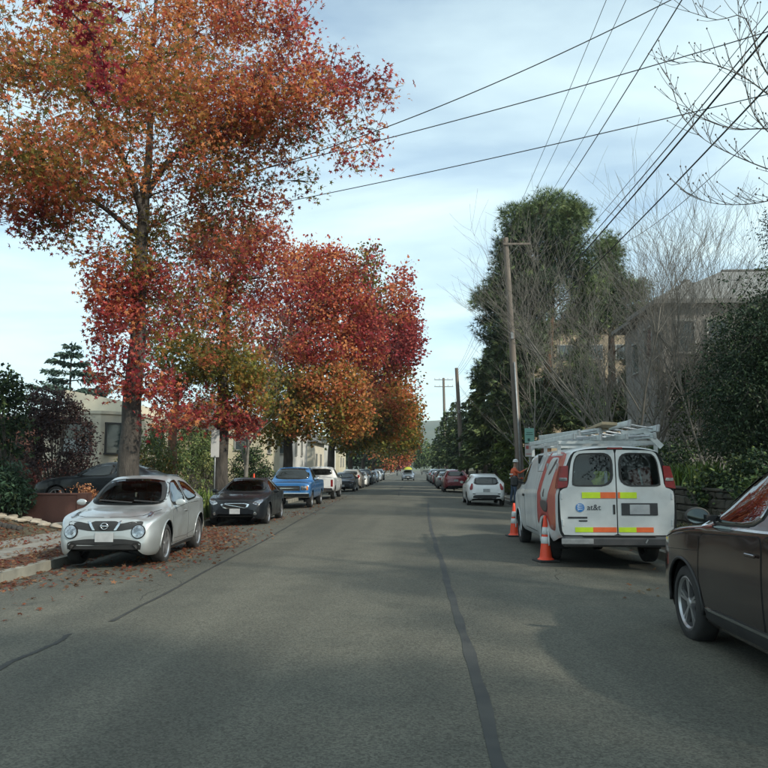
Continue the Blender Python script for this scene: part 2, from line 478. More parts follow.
def tree(name, label, cat, base, trunk, rads, ells, seed, bark='bark', leafm='leaf', group=None, limb_k=.018, subs=4, crown='crown', limbs=(), **kw):
    """trunk: world points from the root up; ells carry world centres"""
    rng = np.random.default_rng(seed)
    rnd = random.Random(seed)
    base = Vector(base)
    t = empty(name, base, 0, label, cat, group)
    tp = [Vector(p) for p in trunk]
    mb = MB()
    fine = []
    fr = []
    for i in range(len(tp) - 1):
        for s in range(4):
            f = s / 4
            fine.append(tp[i].lerp(tp[i + 1], f)); fr.append(rads[i] * (1 - f) + rads[i + 1] * f)
    fine.append(tp[-1]); fr.append(rads[-1])
    j = [Vector((rnd.uniform(-1, 1), rnd.uniform(-1, 1), 0)) * r * .12 for r in fr]
    pts = [p + q - base for p, q in zip(fine, j)]
    pts[0].z -= .25
    fr[0] *= 1.35
    if len(fr) > 1: fr[1] *= 1.1
    mb.tube(pts, fr, 14)
    mb.build('trunk', M[bark], t, True)
    _, tips = foliage(crown, ells, rng, M[leafm], t, base, **kw)
    sprigs = dict(o_sprigs[0])
    bb = MB()
    # each lump hangs from the nearest point of what has grown so far, so limbs fork instead of radiating
    nodes = [(p, fr[i], 0.0) for i, p in enumerate(fine) if i > len(fine) * .18]
    for lp, ra, rb in limbs:
        lp = [Vector(q) for q in cr_spline([tuple(q) for q in lp], 16)]
        bb.tube([p - base for p in lp], [ra + (rb - ra) * i / 15 for i in range(16)], 9)
        nodes += [(p, (ra + (rb - ra) * i / 15), 0.0) for i, p in enumerate(lp)]
    def td(c): return min((Vector(c) - p).length for p, _, _ in nodes)
    order = sorted(range(len(ells)), key=lambda k: td(ells[k][0]))
    for k in order:
        c, r, n, pals = ells[k]
        c = Vector(c)
        best = None
        for p, rad, reach in nodes:
            hd = math.hypot(c.x - p.x, c.y - p.y)
            cost = (c - p).length + .25 * reach + max(0, p.z - (c.z - hd * .35)) * 1.6
            if best is None or cost < best[0]: best = (cost, p, rad, reach)
        _, s0, rad, reach = best
        L = (c - s0).length
        r0 = min(rad * .72, .022 + L * limb_k)
        path = bez(s0, c, (rnd.uniform(-.12, .12) * L, rnd.uniform(-.12, .12) * L, L * rnd.uniform(-.02, .10)), 8)
        path = [p + Vector((rnd.uniform(-1, 1), rnd.uniform(-1, 1), rnd.uniform(-1, 1))) * min(L * .02, .09) for p in path]
        path[0] = s0
        rr = [max(r0 * (1 - .55 * q / 7), .007) for q in range(8)]
        bb.tube([p - base for p in path], rr, 7)
        nodes += [(path[q], rr[q], reach + L * q / 7) for q in range(2, 8)]
        if k < len(tips):
            sel = tips[k][rng.integers(0, len(tips[k]), min(len(tips[k]), subs * 2))]
            if k in sprigs: sel = np.concatenate([sel, sprigs[k]])
            pool = list(path[2:])
            for w in range(subs):                      # secondary boughs, then twigs from whatever is nearest
                q = Vector(tips[k][rnd.randrange(len(tips[k]))])
                a = path[rnd.randint(2, 7)]
                l2 = (q - a).length
                pp = bez(a, q, (rnd.uniform(-.18, .18) * l2, rnd.uniform(-.18, .18) * l2, l2 * rnd.uniform(-.1, .22)), 7)
                bb.tube([p - base for p in pp], [max(.007, r0 * .38 * (1 - .7 * i / 6)) for i in range(7)], 5, False)
                pool += pp[2:]
            for q in sel:
                q = Vector(q)
                a = min(pool, key=lambda w: (w - q).length + rnd.uniform(0, .25))
                l2 = (q - a).length
                pp = bez(a, q, (rnd.uniform(-.15, .15) * l2, rnd.uniform(-.15, .15) * l2, l2 * rnd.uniform(-.1, .2)), 5)
                bb.tube([p - base for p in pp], [.008, .007, .006, .005, .004], 4, False)
                pool += pp[2:]
    bb.build('branches', M[bark], t, True)
    return t

def grow(mb, rnd, a, d, L, r, lev, maxlev, spreadk=.5, upk=.25, kids=(3, 5), tips=None, n=5, shrink=(.5, .72)):
    """recursive bare branch"""
    pts = [a]; rr = [r]
    p = Vector(a); d = Vector(d).normalized()
    seg = 5 if lev < maxlev else 4
    bend = Vector((rnd.uniform(-1, 1), rnd.uniform(-1, 1), rnd.uniform(-.3, .6))) * .10
    for i in range(seg):
        d = (d + bend + Vector((rnd.uniform(-1, 1), rnd.uniform(-1, 1), rnd.uniform(-1, 1))) * .08 + Vector((0, 0, upk * .25))).normalized()
        p = p + d * (L / seg)
        pts.append(p.copy()); rr.append(max(r * (1 - .8 * (i + 1) / seg), .0028))
    mb.tube(pts, rr, max(4, n - lev), False)
    if tips is not None and lev == maxlev: tips.append((pts[-1], d.copy()))
    if lev >= maxlev: return
    for k in range(rnd.randint(*kids)):
        i = rnd.randint(1 if lev else 2, seg)
        dd = (pts[i] - pts[i - 1]).normalized()
        s = Vector((rnd.uniform(-1, 1), rnd.uniform(-1, 1), rnd.uniform(-.4, .7)))
        nd = (dd + s * spreadk * 1.3 + Vector((0, 0, upk))).normalized()
        grow(mb, rnd, pts[i], nd, L * rnd.uniform(*shrink), max(rr[i] * .6, .0036), lev + 1, maxlev, spreadk, upk, kids, tips, n, shrink)

def conifer(name, label, base, height, rad, seed, pals, group=None, cat='tree', bottom=.06, droop=.35, n=5200, size=.42, gaps=.3, shape='spray', bark='bark', tipr=.04, leafm='needle', power=.9):
    """layered evergreen: whorls of boughs carrying flat sprays"""
    rng = np.random.default_rng(seed); rnd = random.Random(seed)
    base = Vector(base)
    t = empty(name, base, 0, label, cat, group)
    mb = MB(); mb.tube([(0, 0, -.3), (rnd.uniform(-.1, .1), 0, height * .5), (0, 0, height)], [height * .016 + .05, height * .011, .02], 9)
    mb.build('trunk', M[bark], t, True)
    lim = MB(); C, D, K, S = [], [], [], []
    tiers = max(9, int(height * 1.7))
    per = []
    for i in range(tiers):
        z = height * (bottom + (1 - bottom) * ((i + rnd.uniform(-.3, .3)) / tiers))
        f = min(max((z / height - bottom) / (1 - bottom), 0), 1)
        rr = rad * ((1 - f) ** power * (1 - tipr) + tipr)
        for b in range(rnd.randint(5, 8)):
            if rnd.random() < gaps * .6: continue
            a = rnd.uniform(0, 6.283); L = rr * rnd.uniform(.65, 1.12)
            per.append((z, a, L))
    tot = sum(L for _, _, L in per)
    for z, a, L in per:
        k = max(6, int(n * L / tot))
        dr = droop * L
        u = np.sqrt(rng.uniform(.03, 1, k))
        wob = rng.normal(size=k) * .22 * (1.1 - u) * L * .6 + rng.normal(size=k) * .05 * L
        x = np.cos(a) * u * L - np.sin(a) * wob; y = np.sin(a) * u * L + np.cos(a) * wob
        zz = z - dr * u * u + .12 * L * u + rng.normal(size=k) * .06 * L * .6
        C.append(np.stack([x, y, zz], 1)); D.append(np.stack([np.cos(a) - wob * np.sin(a), np.sin(a) + wob * np.cos(a), -.25 - .3 * u], 1))
        tn = pick(rng, pals, 1)
        K.append(pick(rng, pals, k) * .6 + tn * .4)
        lim.tube([(0, 0, z), (math.cos(a) * L * .5, math.sin(a) * L * .5, z - dr * .25 + .06 * L), (math.cos(a) * L * .95, math.sin(a) * L * .95, z - dr * .9 + .12 * L)], [.02 + L * .012, .012 + L * .006, .006], 4, False)
    C, D, K = np.concatenate(C), unit(np.concatenate(D)), np.concatenate(K)
    me = leaf_mesh('crown', C, size * rng.uniform(.6, 1.25, len(C)), K, shape, rng, .55, D, .8)
    mesh_obj('crown', me, M[leafm], t)
    lim.build('branches', M[bark], t, True)
    return t

def bush(name, label, base, ells, seed, pals, cat='bush', group=None, shape='rhomb', size=.06, per=12, spread=.14, leafm='needle', stems=7, bark='twig_bark', **kw):
    kw.setdefault('gapscale', max(.3, ells[0][1][0] * .6))
    """ells: (offset from base, radii, twigs)"""
    rng = np.random.default_rng(seed); rnd = random.Random(seed)
    base = Vector(base)
    t = empty(name, base, 0, label, cat, group)
    E = [(base + Vector(c), r, n, pals) for c, r, n in ells]
    _, tips = foliage('foliage', E, rng, M[leafm], t, base, shape=shape, size=size, per=per, spread=spread, **kw)
    mb = MB()
    allp = np.concatenate(tips)
    for q in allp[rng.integers(0, len(allp), stems * 3)]:
        q = Vector(q) - base
        mb.tube(bez((rnd.uniform(-.06, .06), rnd.uniform(-.06, .06), -.1), q, (0, 0, q.length * .12), 5), [.014, .012, .01, .007, .004], 5, False)
    mb.build('stems', M[bark], t, True)
    return t

def blades(name, label, base, n, h, spread, seed, pals, cat='plant', group=None, w=.022, rad=.25):
    """strap-leaved clump: each blade arches outward"""
    rng = np.random.default_rng(seed)
    base = Vector(base)
    t = empty(name, base, 0, label, cat, group)
    V, C = [], []
    seg = 5
    a = rng.uniform(0, 6.283, n); r0 = rng.uniform(0, 1, n) ** .5 * rad
    hh = h * rng.uniform(.55, 1.15, n); sp = spread * rng.uniform(.3, 1.1, n)
    colr = pick(rng, pals, n)
    out = np.stack([np.cos(a), np.sin(a)], 1); side = np.stack([-np.sin(a), np.cos(a)], 1)
    root = rng.normal(size=(n, 2)) * rad * .6
    for i in range(seg):
        u = i / (seg - 1)
        xy = root + out * (sp * u ** 1.7)[:, None]
        z = hh * (u * 1.25 - .35 * u ** 3)
        ww = w * (1 - u ** 2.2) + .002
        for sgn in (-1, 1):
            V.append(np.concatenate([xy + side * ww * sgn, z[:, None]], 1))
    co = np.stack(V, 1).reshape(-1, 3); k = seg * 2
    quad = np.array([[2 * i, 2 * i + 1, 2 * i + 3, 2 * i + 2] for i in range(seg - 1)]).ravel()
    loops = (np.arange(n)[:, None] * k + quad[None]).ravel()
    starts = np.arange(n * (seg - 1)) * 4
    c4 = np.ones((n, k, 4)); c4[:, :, :3] = colr[:, None]
    me = np_mesh('leaf_clump', co, starts, loops, c4.reshape(-1, 4))
    mesh_obj('leaf_clump', me, M['needle'], t)
    mb = MB(); mb.lathe([(.02, 0), (rad * .5, .0), (rad * .35, .05), (.01, .08)], 9)
    mb.build('root_crown', M['twig_bark'], t, True)
    return t
# ---------------------------------------------------------------- vehicles: +x forward, y left, z up, origin on the ground
def pchip(tab, x):
    tab = sorted(tab)
    X = np.array([a for a, _ in tab], float); Y = np.array([b for _, b in tab], float)
    h = np.diff(X); dl = np.diff(Y) / h
    m_ = np.zeros(len(X))
    for i in range(1, len(X) - 1):
        if dl[i - 1] * dl[i] > 0:
            w1, w2 = 2 * h[i] + h[i - 1], h[i] + 2 * h[i - 1]
            m_[i] = (w1 + w2) / (w1 / dl[i - 1] + w2 / dl[i])
    m_[0], m_[-1] = dl[0], dl[-1]
    i = int(np.clip(np.searchsorted(X, x) - 1, 0, len(h) - 1))
    x = min(max(x, X[0]), X[-1])
    t = (x - X[i]) / h[i]
    return (2*t**3 - 3*t**2 + 1) * Y[i] + (t**3 - 2*t**2 + t) * h[i] * m_[i] + (-2*t**3 + 3*t**2) * Y[i+1] + (t**3 - t**2) * h[i] * m_[i+1]

def cr_spline(pts, n):
    """Catmull-Rom through pts, resampled to n points"""
    p = [np.array(q, float) for q in pts]
    p = [2 * p[0] - p[1]] + p + [2 * p[-1] - p[-2]]
    out = []
    for i in range(1, len(p) - 2):
        for s in range(8):
            t = s / 8
            out.append(.5 * ((2 * p[i]) + (-p[i-1] + p[i+1]) * t + (2*p[i-1] - 5*p[i] + 4*p[i+1] - p[i+2]) * t*t + (-p[i-1] + 3*p[i] - 3*p[i+1] + p[i+2]) * t**3))
    out.append(p[-2])
    out = np.array(out)
    return resample(out, n)
def resample(a, n):
    s = np.concatenate([[0], np.cumsum(np.linalg.norm(np.diff(a, axis=0), axis=1))])
    q = np.linspace(0, s[-1], n)
    return np.stack([np.interp(q, s, a[:, k]) for k in range(a.shape[1])], 1)

def in_poly(pt, poly):
    x, y = pt; c = False; n = len(poly)
    for i in range(n):
        x1, y1 = poly[i]; x2, y2 = poly[i - 1]
        if (y1 > y) != (y2 > y) and x < (x2 - x1) * (y - y1) / (y2 - y1) + x1:
            c = not c
    return c

def body_section(sp, x, NU, NL):
    zt, zb, w, wt = pchip(sp['top'], x), pchip(sp['bot'], x), pchip(sp['plan'], x), pchip(sp['wtop'], x)
    be = min(pchip(sp['belt'], x), zt - .02)
    c = pchip(sp['crown'], x) if 'crown' in sp else .04
    c = min(c, (zt - be) * .6)
    wt = min(wt, w - .01)
    bul = sp.get('bulge', .012)
    up = cr_spline([(0, zt), (.5 * wt, zt - .14 * c), (.86 * wt, zt - .5 * c), (wt, zt - 1.15 * c),
                    (wt * .5 + (w - .012) * .5 + .012, zt * .5 - .575 * c + be * .5 + .012), (w - .014, be + .02), (w, be - .035)], NU)
    lowz = be - .035
    lo = cr_spline([(w, lowz), (w + bul, lowz * .62 + zb * .38), (w + bul * .2, lowz * .28 + zb * .72), (w - .025, zb + (lowz - zb) * .09), (w - .07, zb)], 40)
    za = zb
    for xw in (sp['xf'], sp['xr']):
        q = sp['arch'] ** 2 - (x - xw) ** 2
        if q > 0: za = max(za, sp['R'] + math.sqrt(q))
    if za > zb:
        za = min(za, lowz - .02)
        k = np.argmax(lo[:, 1] <= za)
        if k > 0:
            f = (lo[k - 1, 1] - za) / max(lo[k - 1, 1] - lo[k, 1], 1e-6)
            end = lo[k - 1] + (lo[k] - lo[k - 1]) * f
            lo = np.vstack([lo[:k], end[None]])
    lo = resample(lo, NL)
    return np.vstack([up, lo[1:]])

def car_shell(sp, step=.055, NU=17, NL=11, cap_rear=True, cap_front=True, cuts=()):
    x0, x1 = min(a for a, _ in sp['top']), max(a for a, _ in sp['top'])
    e = [0, .006, .016, .03, .05, .075, .105, .14]
    xs = [x0 + q for q in e] + [x1 - q for q in e]
    n = int((x1 - x0 - .3) / step)
    xs += list(np.linspace(x0 + .17, x1 - .17, n))
    for xw in (sp['xf'], sp['xr']):
        for k in range(13):
            a = math.pi * k / 12
            xs.append(xw + sp['arch'] * math.cos(a) * .9995)
        xs += [xw - sp['arch'] - .012, xw + sp['arch'] + .012]
    xs = sorted(q for q in set(round(q, 4) for q in xs) if x0 <= q <= x1)
    keep = [xs[0]]
    for q in xs[1:]:
        if q - keep[-1] > .0045: keep.append(q)
    keep[-1] = x1
    xs = keep
    K = NU + NL - 1
    vs, fs = [], []
    for x in xs:
        s = body_section(sp, x, NU, NL)
        row = [(x, -y, z) for y, z in s[::-1]] + [(x, y, z) for y, z in s[1:]]
        vs += row
    W = 2 * K - 1
    polys = [(ax, sg, pl) for ax, sg, pl in cuts]
    for i in range(len(xs) - 1):
        for k in range(W - 1):
            f = (i * W + k, i * W + k + 1, (i + 1) * W + k + 1, (i + 1) * W + k)
            if polys:
                cx = np.mean([vs[q] for q in f], axis=0)
                hit = False
                for ax, sg, pl in polys:
                    if ax == 'y' and cx[1] * sg > .3 and in_poly((cx[0], cx[2]), pl): hit = True
                    if ax == 'x' and (cx[0] - sp.get('mid', 0)) * sg > 0 and in_poly((cx[1], cx[2]), pl): hit = True
                if hit: continue
            fs.append(f)
    if cap_rear:
        fs += fan(vs, [k for k in range(W)])
    if cap_front:
        b = (len(xs) - 1) * W
        fs += fan(vs, [b + k for k in range(W - 1, -1, -1)])
    return vs, fs

def fan(vs, idx):
    c = np.mean([vs[i] for i in idx], axis=0)
    vs.append(tuple(c)); ci = len(vs) - 1
    return [(idx[i], idx[(i + 1) % len(idx)], ci) for i in range(len(idx))]

def rnd_outline(pts, n=40, chaikin=2):
    p = [np.array(q, float) for q in pts]
    for _ in range(chaikin):
        q = []
        for i in range(len(p)):
            a, b = p[i], p[(i + 1) % len(p)]
            if chaikin: q += [a * .82 + b * .18, a * .18 + b * .82]
        p = q
    a = np.array(p + [p[0]])
    return resample(a, n + 1)[:-1]

def rad_outline(pts, r, n):
    p = [np.array(q, float) for q in pts]; out = []
    for i in range(len(p)):
        a, b, c = p[i - 1], p[i], p[(i + 1) % len(p)]
        d1 = min(r, .45 * np.linalg.norm(a - b)); d2 = min(r, .45 * np.linalg.norm(c - b))
        s, e = b + (a - b) / np.linalg.norm(a - b) * d1, b + (c - b) / np.linalg.norm(c - b) * d2
        for k in range(5):
            t = k / 4; out.append(s * (1 - t) ** 2 + b * 2 * t * (1 - t) + e * t * t)
    return resample(np.array(out + [out[0]]), n + 1)[:-1]

class Skin:
    """projects outlines on to a finished body surface"""
    def __init__(s, vs, fs):
        s.b = BVHTree.FromPolygons([Vector(v) for v in vs], fs)
    def hit(s, q, ax, sg):
        if ax == 'y': o, d = Vector((q[0], sg * 6, q[1])), Vector((0, -sg, 0))
        elif ax == 'x': o, d = Vector((sg * 9, q[0], q[1])), Vector((-sg, 0, 0))
        else: o, d = Vector((q[0], q[1], sg * 6)), Vector((0, 0, -sg))
        h = s.b.ray_cast(o, d)
        if h[0] is None or (ax == 'y' and h[0].y * sg < .25):
            return None, None
        nrm = h[1]
        if nrm.dot(d) > 0: nrm = -nrm
        return h[0], nrm
    def patch(s, outline, ax, sg, off=.004, rings=5, skirt=.012, inner=0, n=40, ch=2, mb=None, rad=0):
        ol = rad_outline(outline, rad, n) if rad else rnd_outline(outline, n, ch)
        c = ol.mean(axis=0)
        mb = mb or MB()
        vs = []; last = None
        ts = [inner + (1 - inner) * k / rings for k in range(rings + 1)]
        rows = []
        for t in ts:
            if t == 0:
                h, nr = s.hit(c, ax, sg)
                if h is None: h, nr = Vector((0, 0, 0)), Vector((0, 0, 1))
                vs.append(h + nr * off); rows.append([len(vs) - 1]); last = (h, nr); continue
            r = []
            for q in ol:
                pt = c + (q - c) * t
                h, nr = s.hit(pt, ax, sg)
                if h is None:
                    for f in (.98, .95, .9, .8, .6):
                        h, nr = s.hit(c + (q - c) * t * f, ax, sg)
                        if h is not None: break
                    if h is None: h, nr = last
                last = (h, nr)
                vs.append(h + nr * off); r.append((len(vs) - 1, h, nr))
            rows.append([a for a, _, _ in r]); edge = r
        fs = []
        flip = (ax == 'y' and sg > 0) or (ax == 'x' and sg < 0) or (ax == 'z' and sg < 0)
        def F(*f): fs.append(tuple(reversed(f)) if flip else f)
        m_ = len(ol)
        for i in range(len(rows) - 1):
            a, b = rows[i], rows[i + 1]
            for k in range(m_):
                j = (k + 1) % m_
                if len(a) == 1: F(a[0], b[k], b[j])
                else: F(a[k], b[k], b[j], a[j])
        base = len(vs)
        for _, h, nr in edge: vs.append(h + nr * (off - skirt))
        b = rows[-1]
        for k in range(m_):
            j = (k + 1) % m_
            F(b[k], base + k, base + j, b[j])
        return mb.add(vs, fs)
    def ribbon(s, pts, ax, sg, w=.008, off=.003, n=24, mb=None, curve=False):
        a = cr_spline(pts, n) if curve else resample(np.array(pts, float), n)
        mb = mb or MB()
        vs, ok = [], []
        for i in range(len(a)):
            t = a[min(i + 1, n - 1)] - a[max(i - 1, 0)]; t = t / (np.linalg.norm(t) + 1e-9)
            nn = np.array((-t[1], t[0])) * w / 2
            good = True
            for q in (a[i] + nn, a[i] - nn):
                h, nr = s.hit(q, ax, sg)
                if h is None: good = False; h, nr = Vector((0, 0, 0)), Vector((0, 0, 1))
                vs.append(h + nr * off)
            ok.append(good)
        fs = [(2 * i, 2 * i + 1, 2 * i + 3, 2 * i + 2) for i in range(n - 1) if ok[i] and ok[i + 1]]
        return mb.add(vs, fs)

_wheels = {}
def wheel_meshes(Rw, wid, style):
    key = (Rw, wid, style)
    if key in _wheels: return _wheels[key]
    r = Rw * (.70 if style != 'steel' else .62)
    h = wid / 2
    t = MB().lathe([(r, -h * .8), (r + .015, -h), (Rw - .045, -h), (Rw - .012, -h * .82), (Rw, -h * .55), (Rw, h * .55), (Rw - .012, h * .82), (Rw - .045, h), (r + .015, h), (r, h * .8), (r - .01, 0)], 36, 'y', close=True)
    tm = t.mesh('wheel', 40); fix_normals(tm)
    m_ = MB()      # outer side is +y
    m_.lathe([(r + .004, h * .86), (r - .012, h * .90), (r - .03, h * .72), (r - .035, -h * .4)], 36, 'y')
    if style == 'steel':
        m_.lathe([(r - .03, h * .3), (r * .75, h * .45), (r * .45, h * .62), (r * .18, h * .62), (.001, h * .66)], 30, 'y')
    else:
        ns = {'five': 5, 'six': 6, 'multi': 10, 'twin': 5}[style]
        hub = r * .2
        m_.lathe([(hub * 1.15, h * .3), (hub, h * .72), (hub * .6, h * .80), (.001, h * .80)], 20, 'y')
        for k in range(ns):
            a = 2 * math.pi * k / ns + .3
            subs = (-.13, .13) if style == 'twin' else (0,)
            for da in subs:
                w0, w1 = {'five': (.16, .20), 'six': (.15, .17), 'multi': (.09, .10), 'twin': (.09, .12)}[style]
                vs = []
                for rr, ww, y0, y1 in ((hub * .7, w0, h * .35, h * .74), (r - .02, w1, h * .45, h * .80)):
                    aa = a + da * (rr / r)
                    cx, cz = math.cos(aa), math.sin(aa)
                    for sx in (-1, 1):
                        px, pz = cx * rr - cz * sx * ww * r / 2, cz * rr + cx * sx * ww * r / 2
                        vs += [(px, y0, pz), (px, y1 - (.006 if sx else 0), pz)]
                m_.add(vs, [(1, 3, 7, 5), (0, 1, 5, 4), (2, 6, 7, 3), (0, 4, 6, 2)])
    rm = m_.mesh('rim', 35)
    fix_normals(rm)
    bk = MB().lathe([(r - .02, h * .05), (r * .55, h * .12), (.001, h * .12)], 24, 'y').mesh('brake_disc')
    _wheels[key] = (tm, rm, bk)
    return _wheels[key]

def add_wheels(t, sp, mats):
    tm, rm, bk = wheel_meshes(sp['R'], sp.get('tw', .22), sp.get('style', 'five'))
    for me, mm in ((tm, M['tyre']), (rm, mats), (bk, M['gap'])):
        if not me.materials: me.materials.append(mm)
    w = sp['W'] / 2
    for x in (sp['xf'], sp['xr']):
        for sg in (1, -1):
            o = bpy.data.objects.new('wheel', tm); link(o, t)
            o.location = (x, sg * (w - sp.get('tw', .22) / 2 - sp.get('winset', .015)), sp['R'])
            o.rotation_euler = (0, 0, 0 if sg > 0 else math.pi)
            for nm, me in (('rim', rm), ('brake_disc', bk)):
                c = bpy.data.objects.new(nm, me); link(c, o)
                if me is rm and mats.name != me.materials[0].name:
                    c.material_slots[0].link = 'OBJECT'; c.material_slots[0].material = mats

def car(name, sp, pm, loc, rz, label, cat='car', group=None, rim='alloy', see=False, detail=True):
    t = empty(name, loc, rz, label, cat, group)
    wins = sp['windows']           # (name, axis, outline, sides)
    cuts = []
    if see:
        for nm, ax, ol, sides in wins:
            c = np.mean(ol, axis=0)
            for sg in sides:
                cuts.append((ax, sg, [tuple(c + (np.array(q) - c) * .985) for q in rnd_outline(ol, 40, 2)]))
    vs, fs = car_shell(sp, .035 if see else .06, 24 if see else 16, 14 if see else 10)
    sk = Skin(vs, fs)
    if see:
        vs, fs = car_shell(sp, .030, 30, 14, cuts=cuts)
    mb = MB().add(vs, fs)
    me = mb.mesh('body', 48); fix_normals(me)
    body = mesh_obj('body', me, pm, t)
    w = sp['W'] / 2
    x0, x1 = min(a for a, _ in sp['top']), max(a for a, _ in sp['top'])
    # underside and wheel wells
    ub = MB()
    zs = pchip(sp['bot'], 0)
    ub.box(((sp['xf'] + sp['xr']) / 2, 0, zs + .10), (sp['xf'] - sp['xr'] - 2 * sp['arch'] + .02, 2 * w - .16, .16))
    ub.box(((x0 + x1) / 2, 0, zs + .22), (x1 - x0 - .36, 2 * w - .62, .30))
    ub.build('underbody', M['gap'], t)
    for x in (sp['xf'], sp['xr']):
        for sg in (1, -1):
            a = [R(-12 + 204 * k / 14) for k in range(15)]
            ra = sp['arch'] + .012
            m_ = MB(); v2 = []
            for y in (w - .045, w - .34):
                v2 += [(x + ra * math.cos(q), sg * y, sp['R'] + ra * math.sin(q)) for q in a]
            cc = len(v2); v2.append((x, sg * (w - .34), sp['R']))
            m_.add(v2, [(k, k + 1, 16 + k, 15 + k) for k in range(14)] + [(15 + k, 16 + k, cc) for k in range(14)])
            m_.build('wheel_well', M['gap'], t)
            if sp.get('flare'):
                fl = MB()
                fl.tube([(x + (sp['arch'] + .012) * math.cos(q), sg * (body_half(sp, x + sp['arch'] * math.cos(q), sp['R'] + sp['arch'] * math.sin(q)) + .0), sp['R'] + (sp['arch'] + .012) * math.sin(q)) for q in [R(-5 + 190 * k / 20) for k in range(21)]], sp['flare'][0], 6)
                fl.build('arch_trim', sp['flare'][1] if sp['flare'][1] else pm, t, True)
    # doors: gap line below, panel above it
    for nm, ol in sp.get('doors', ()):
        for sg in (1, -1):
            c = np.mean(ol, axis=0)
            d = sk.patch(ol, 'y', sg, .005, 6, .006, n=72, rad=.07).build('door', pm, t, 50)
            sk.patch([tuple(c + (np.array(q) - c) * np.array((1.018, 1.024))) for q in ol], 'y', sg, .0018, 1, .006, inner=.93, n=72, rad=.07).build('door_gap', M['gap'], d)
            for hx, hz in sp.get('handles', {}).get(nm, ()):
                h, nr = sk.hit((hx, hz), 'y', sg)
                if h is None: continue
                hb = MB().box((h.x, h.y + sg * .022, h.z), (.19, .022, .028), bev=.008)
                hb.box((h.x - .075, h.y + sg * .008, h.z), (.02, .03, .022)); hb.box((h.x + .075, h.y + sg * .008, h.z), (.02, .03, .022))
                hb.build('handle', sp.get('handle_mat') or pm, d, 30)
    for nm, ax, ol, sides in wins:
        for sg in sides:
            if see:
                c = np.mean(ol, axis=0)
                fr = sk.patch([tuple(c + (np.array(q) - c) * 1.035) for q in ol], ax, sg, .003, 3, .03, inner=.855, n=56).build('window_seal', M['black_plastic'], t, True)
                sk.patch(ol, ax, sg, .0065, 6, .004, n=56).build(nm, M['glass'], fr, True)
            else:
                c = np.mean(ol, axis=0)
                fr = sk.patch([tuple(c + (np.array(q) - c) * 1.05) for q in ol], ax, sg, .002, 4, .01).build('window_seal', M['black_plastic'], t, True)
                sk.patch(ol, ax, sg, .006, 5, .006).build(nm, M['dark_glass'], fr, True)
    for nm, mm, ax, sides, ol, off, *rest in sp.get('patches', ()):
        opt = rest[0] if rest else {}
        for sg in sides:
            o = ol
            if ax == 'x' and opt.get('mirror'):
                for ms in (1, -1):
                    q = [(y * ms, z) for y, z in ol]
                    sk.patch(q, ax, sg, off, opt.get('rings', 4), opt.get('skirt', .02), opt.get('inner', 0), opt.get('n', 36), opt.get('ch', 2)).build(nm, mm or pm, t, 50)
            else:
                sk.patch(o, ax, sg, off, opt.get('rings', 4), opt.get('skirt', .02), opt.get('inner', 0), opt.get('n', 36), opt.get('ch', 2)).build(nm, mm or pm, t, 50)
    for nm, mm, ax, sides, pts, wd, off in sp.get('lines', ()):
        for sg in sides:
            sk.ribbon(pts, ax, sg, wd, off).build(nm, mm, t)
    if sp.get('mirror'):
        mx, mz, msz, mmat = sp['mirror']
        for sg in (1, -1):
            y = body_half(sp, mx, mz - .03)
            a = MB()
            a.lathe([(.001, -.10), (.6, -.085), (.9, -.05), (1, 0), (.98, .05), (.93, .07), (.85, .072)], 16, 'x')
            sc = msz
            a.v = [(mx - p[0] * sc * .9 + .02, sg * (y + .02 + sc * .75) + p[1] * sc * .62, mz + p[2] * sc * .42) for p in a.v]
            mo = a.build('side_mirror', mmat or pm, t, 60)
            gl = MB().lathe([(.84, 0), (.001, 0)], 16, 'x'); gl.v = [(mx - .072 * sc * .9 + .022 - .0, sg * (y + .02 + sc * .75) + p[1] * sc * .62, mz + p[2] * sc * .42) for p in gl.v]
            gl.build('mirror_glass', M['mirror_glass'], mo)
            MB().bar((mx, sg * (y - .04), mz - sc * .12), (mx, sg * (y + sc * .5), mz - sc * .08), .05, .05).build('mirror_arm', M['black_plastic'], mo)
    for sx, sgn in ((sp.get('plate_f'), 1), (sp.get('plate_r'), -1)):
        if sx:
            xx = max((sk.hit((yy, sx), 'x', sgn)[0] or Vector((0, 0, 0))).x * sgn for yy in (-.14, 0, .14))
            MB().box(((xx + .012) * sgn, sp.get('plate_y', 0), sx), (.012, .31, .155), bev=.003).build('number_plate', M['plate'], t)
    if see:
        it = MB()
        zf, wi = zs + .12, w - .14
        it.box((-.2, 0, zf), (2.6, 2 * wi - .1, .06))
        it.box((sp.get('dash', .75), 0, .82), (.42, 2 * wi - .14, .30), bev=.08)
        it.build('cabin_floor', M['interior'], t)
        for sx, nrow in sp.get('seats', ((.0, 2), (-.85, 2))):
            for sy in (-.38, .38):
                s_ = MB()
                s_.box((sx, sy, zf + .28), (.52, .50, .18), bev=.05)
                s_.box((sx - .27, sy, zf + .62), (.16, .48, .58), (0, -.22, 0), bev=.05)
                s_.box((sx - .37, sy, zf + 1.0), (.11, .27, .18), (0, -.15, 0), bev=.04)
                s_.build('seat', M['interior'], t, 40)
        sw = MB(); n = 20
        cx, cyy, cz = sp.get('dash', .75) - .36, .38, 1.0
        sw.tube([(cx + .07 * math.sin(2 * math.pi * k / n), cyy + .18 * math.cos(2 * math.pi * k / n), cz + .17 * math.sin(2 * math.pi * k / n)) for k in range(n + 1)], .016, 6)
        sw.bar((cx, cyy - .17, cz), (cx, cyy + .17, cz), .03, .05)
        sw.bar((cx, cyy, cz), (cx + .3, cyy, cz - .12), .05, .05)
        sw.build('steering_wheel', M['black_plastic'], t, True)
    add_wheels(t, sp, M[rim])
    return t, sk

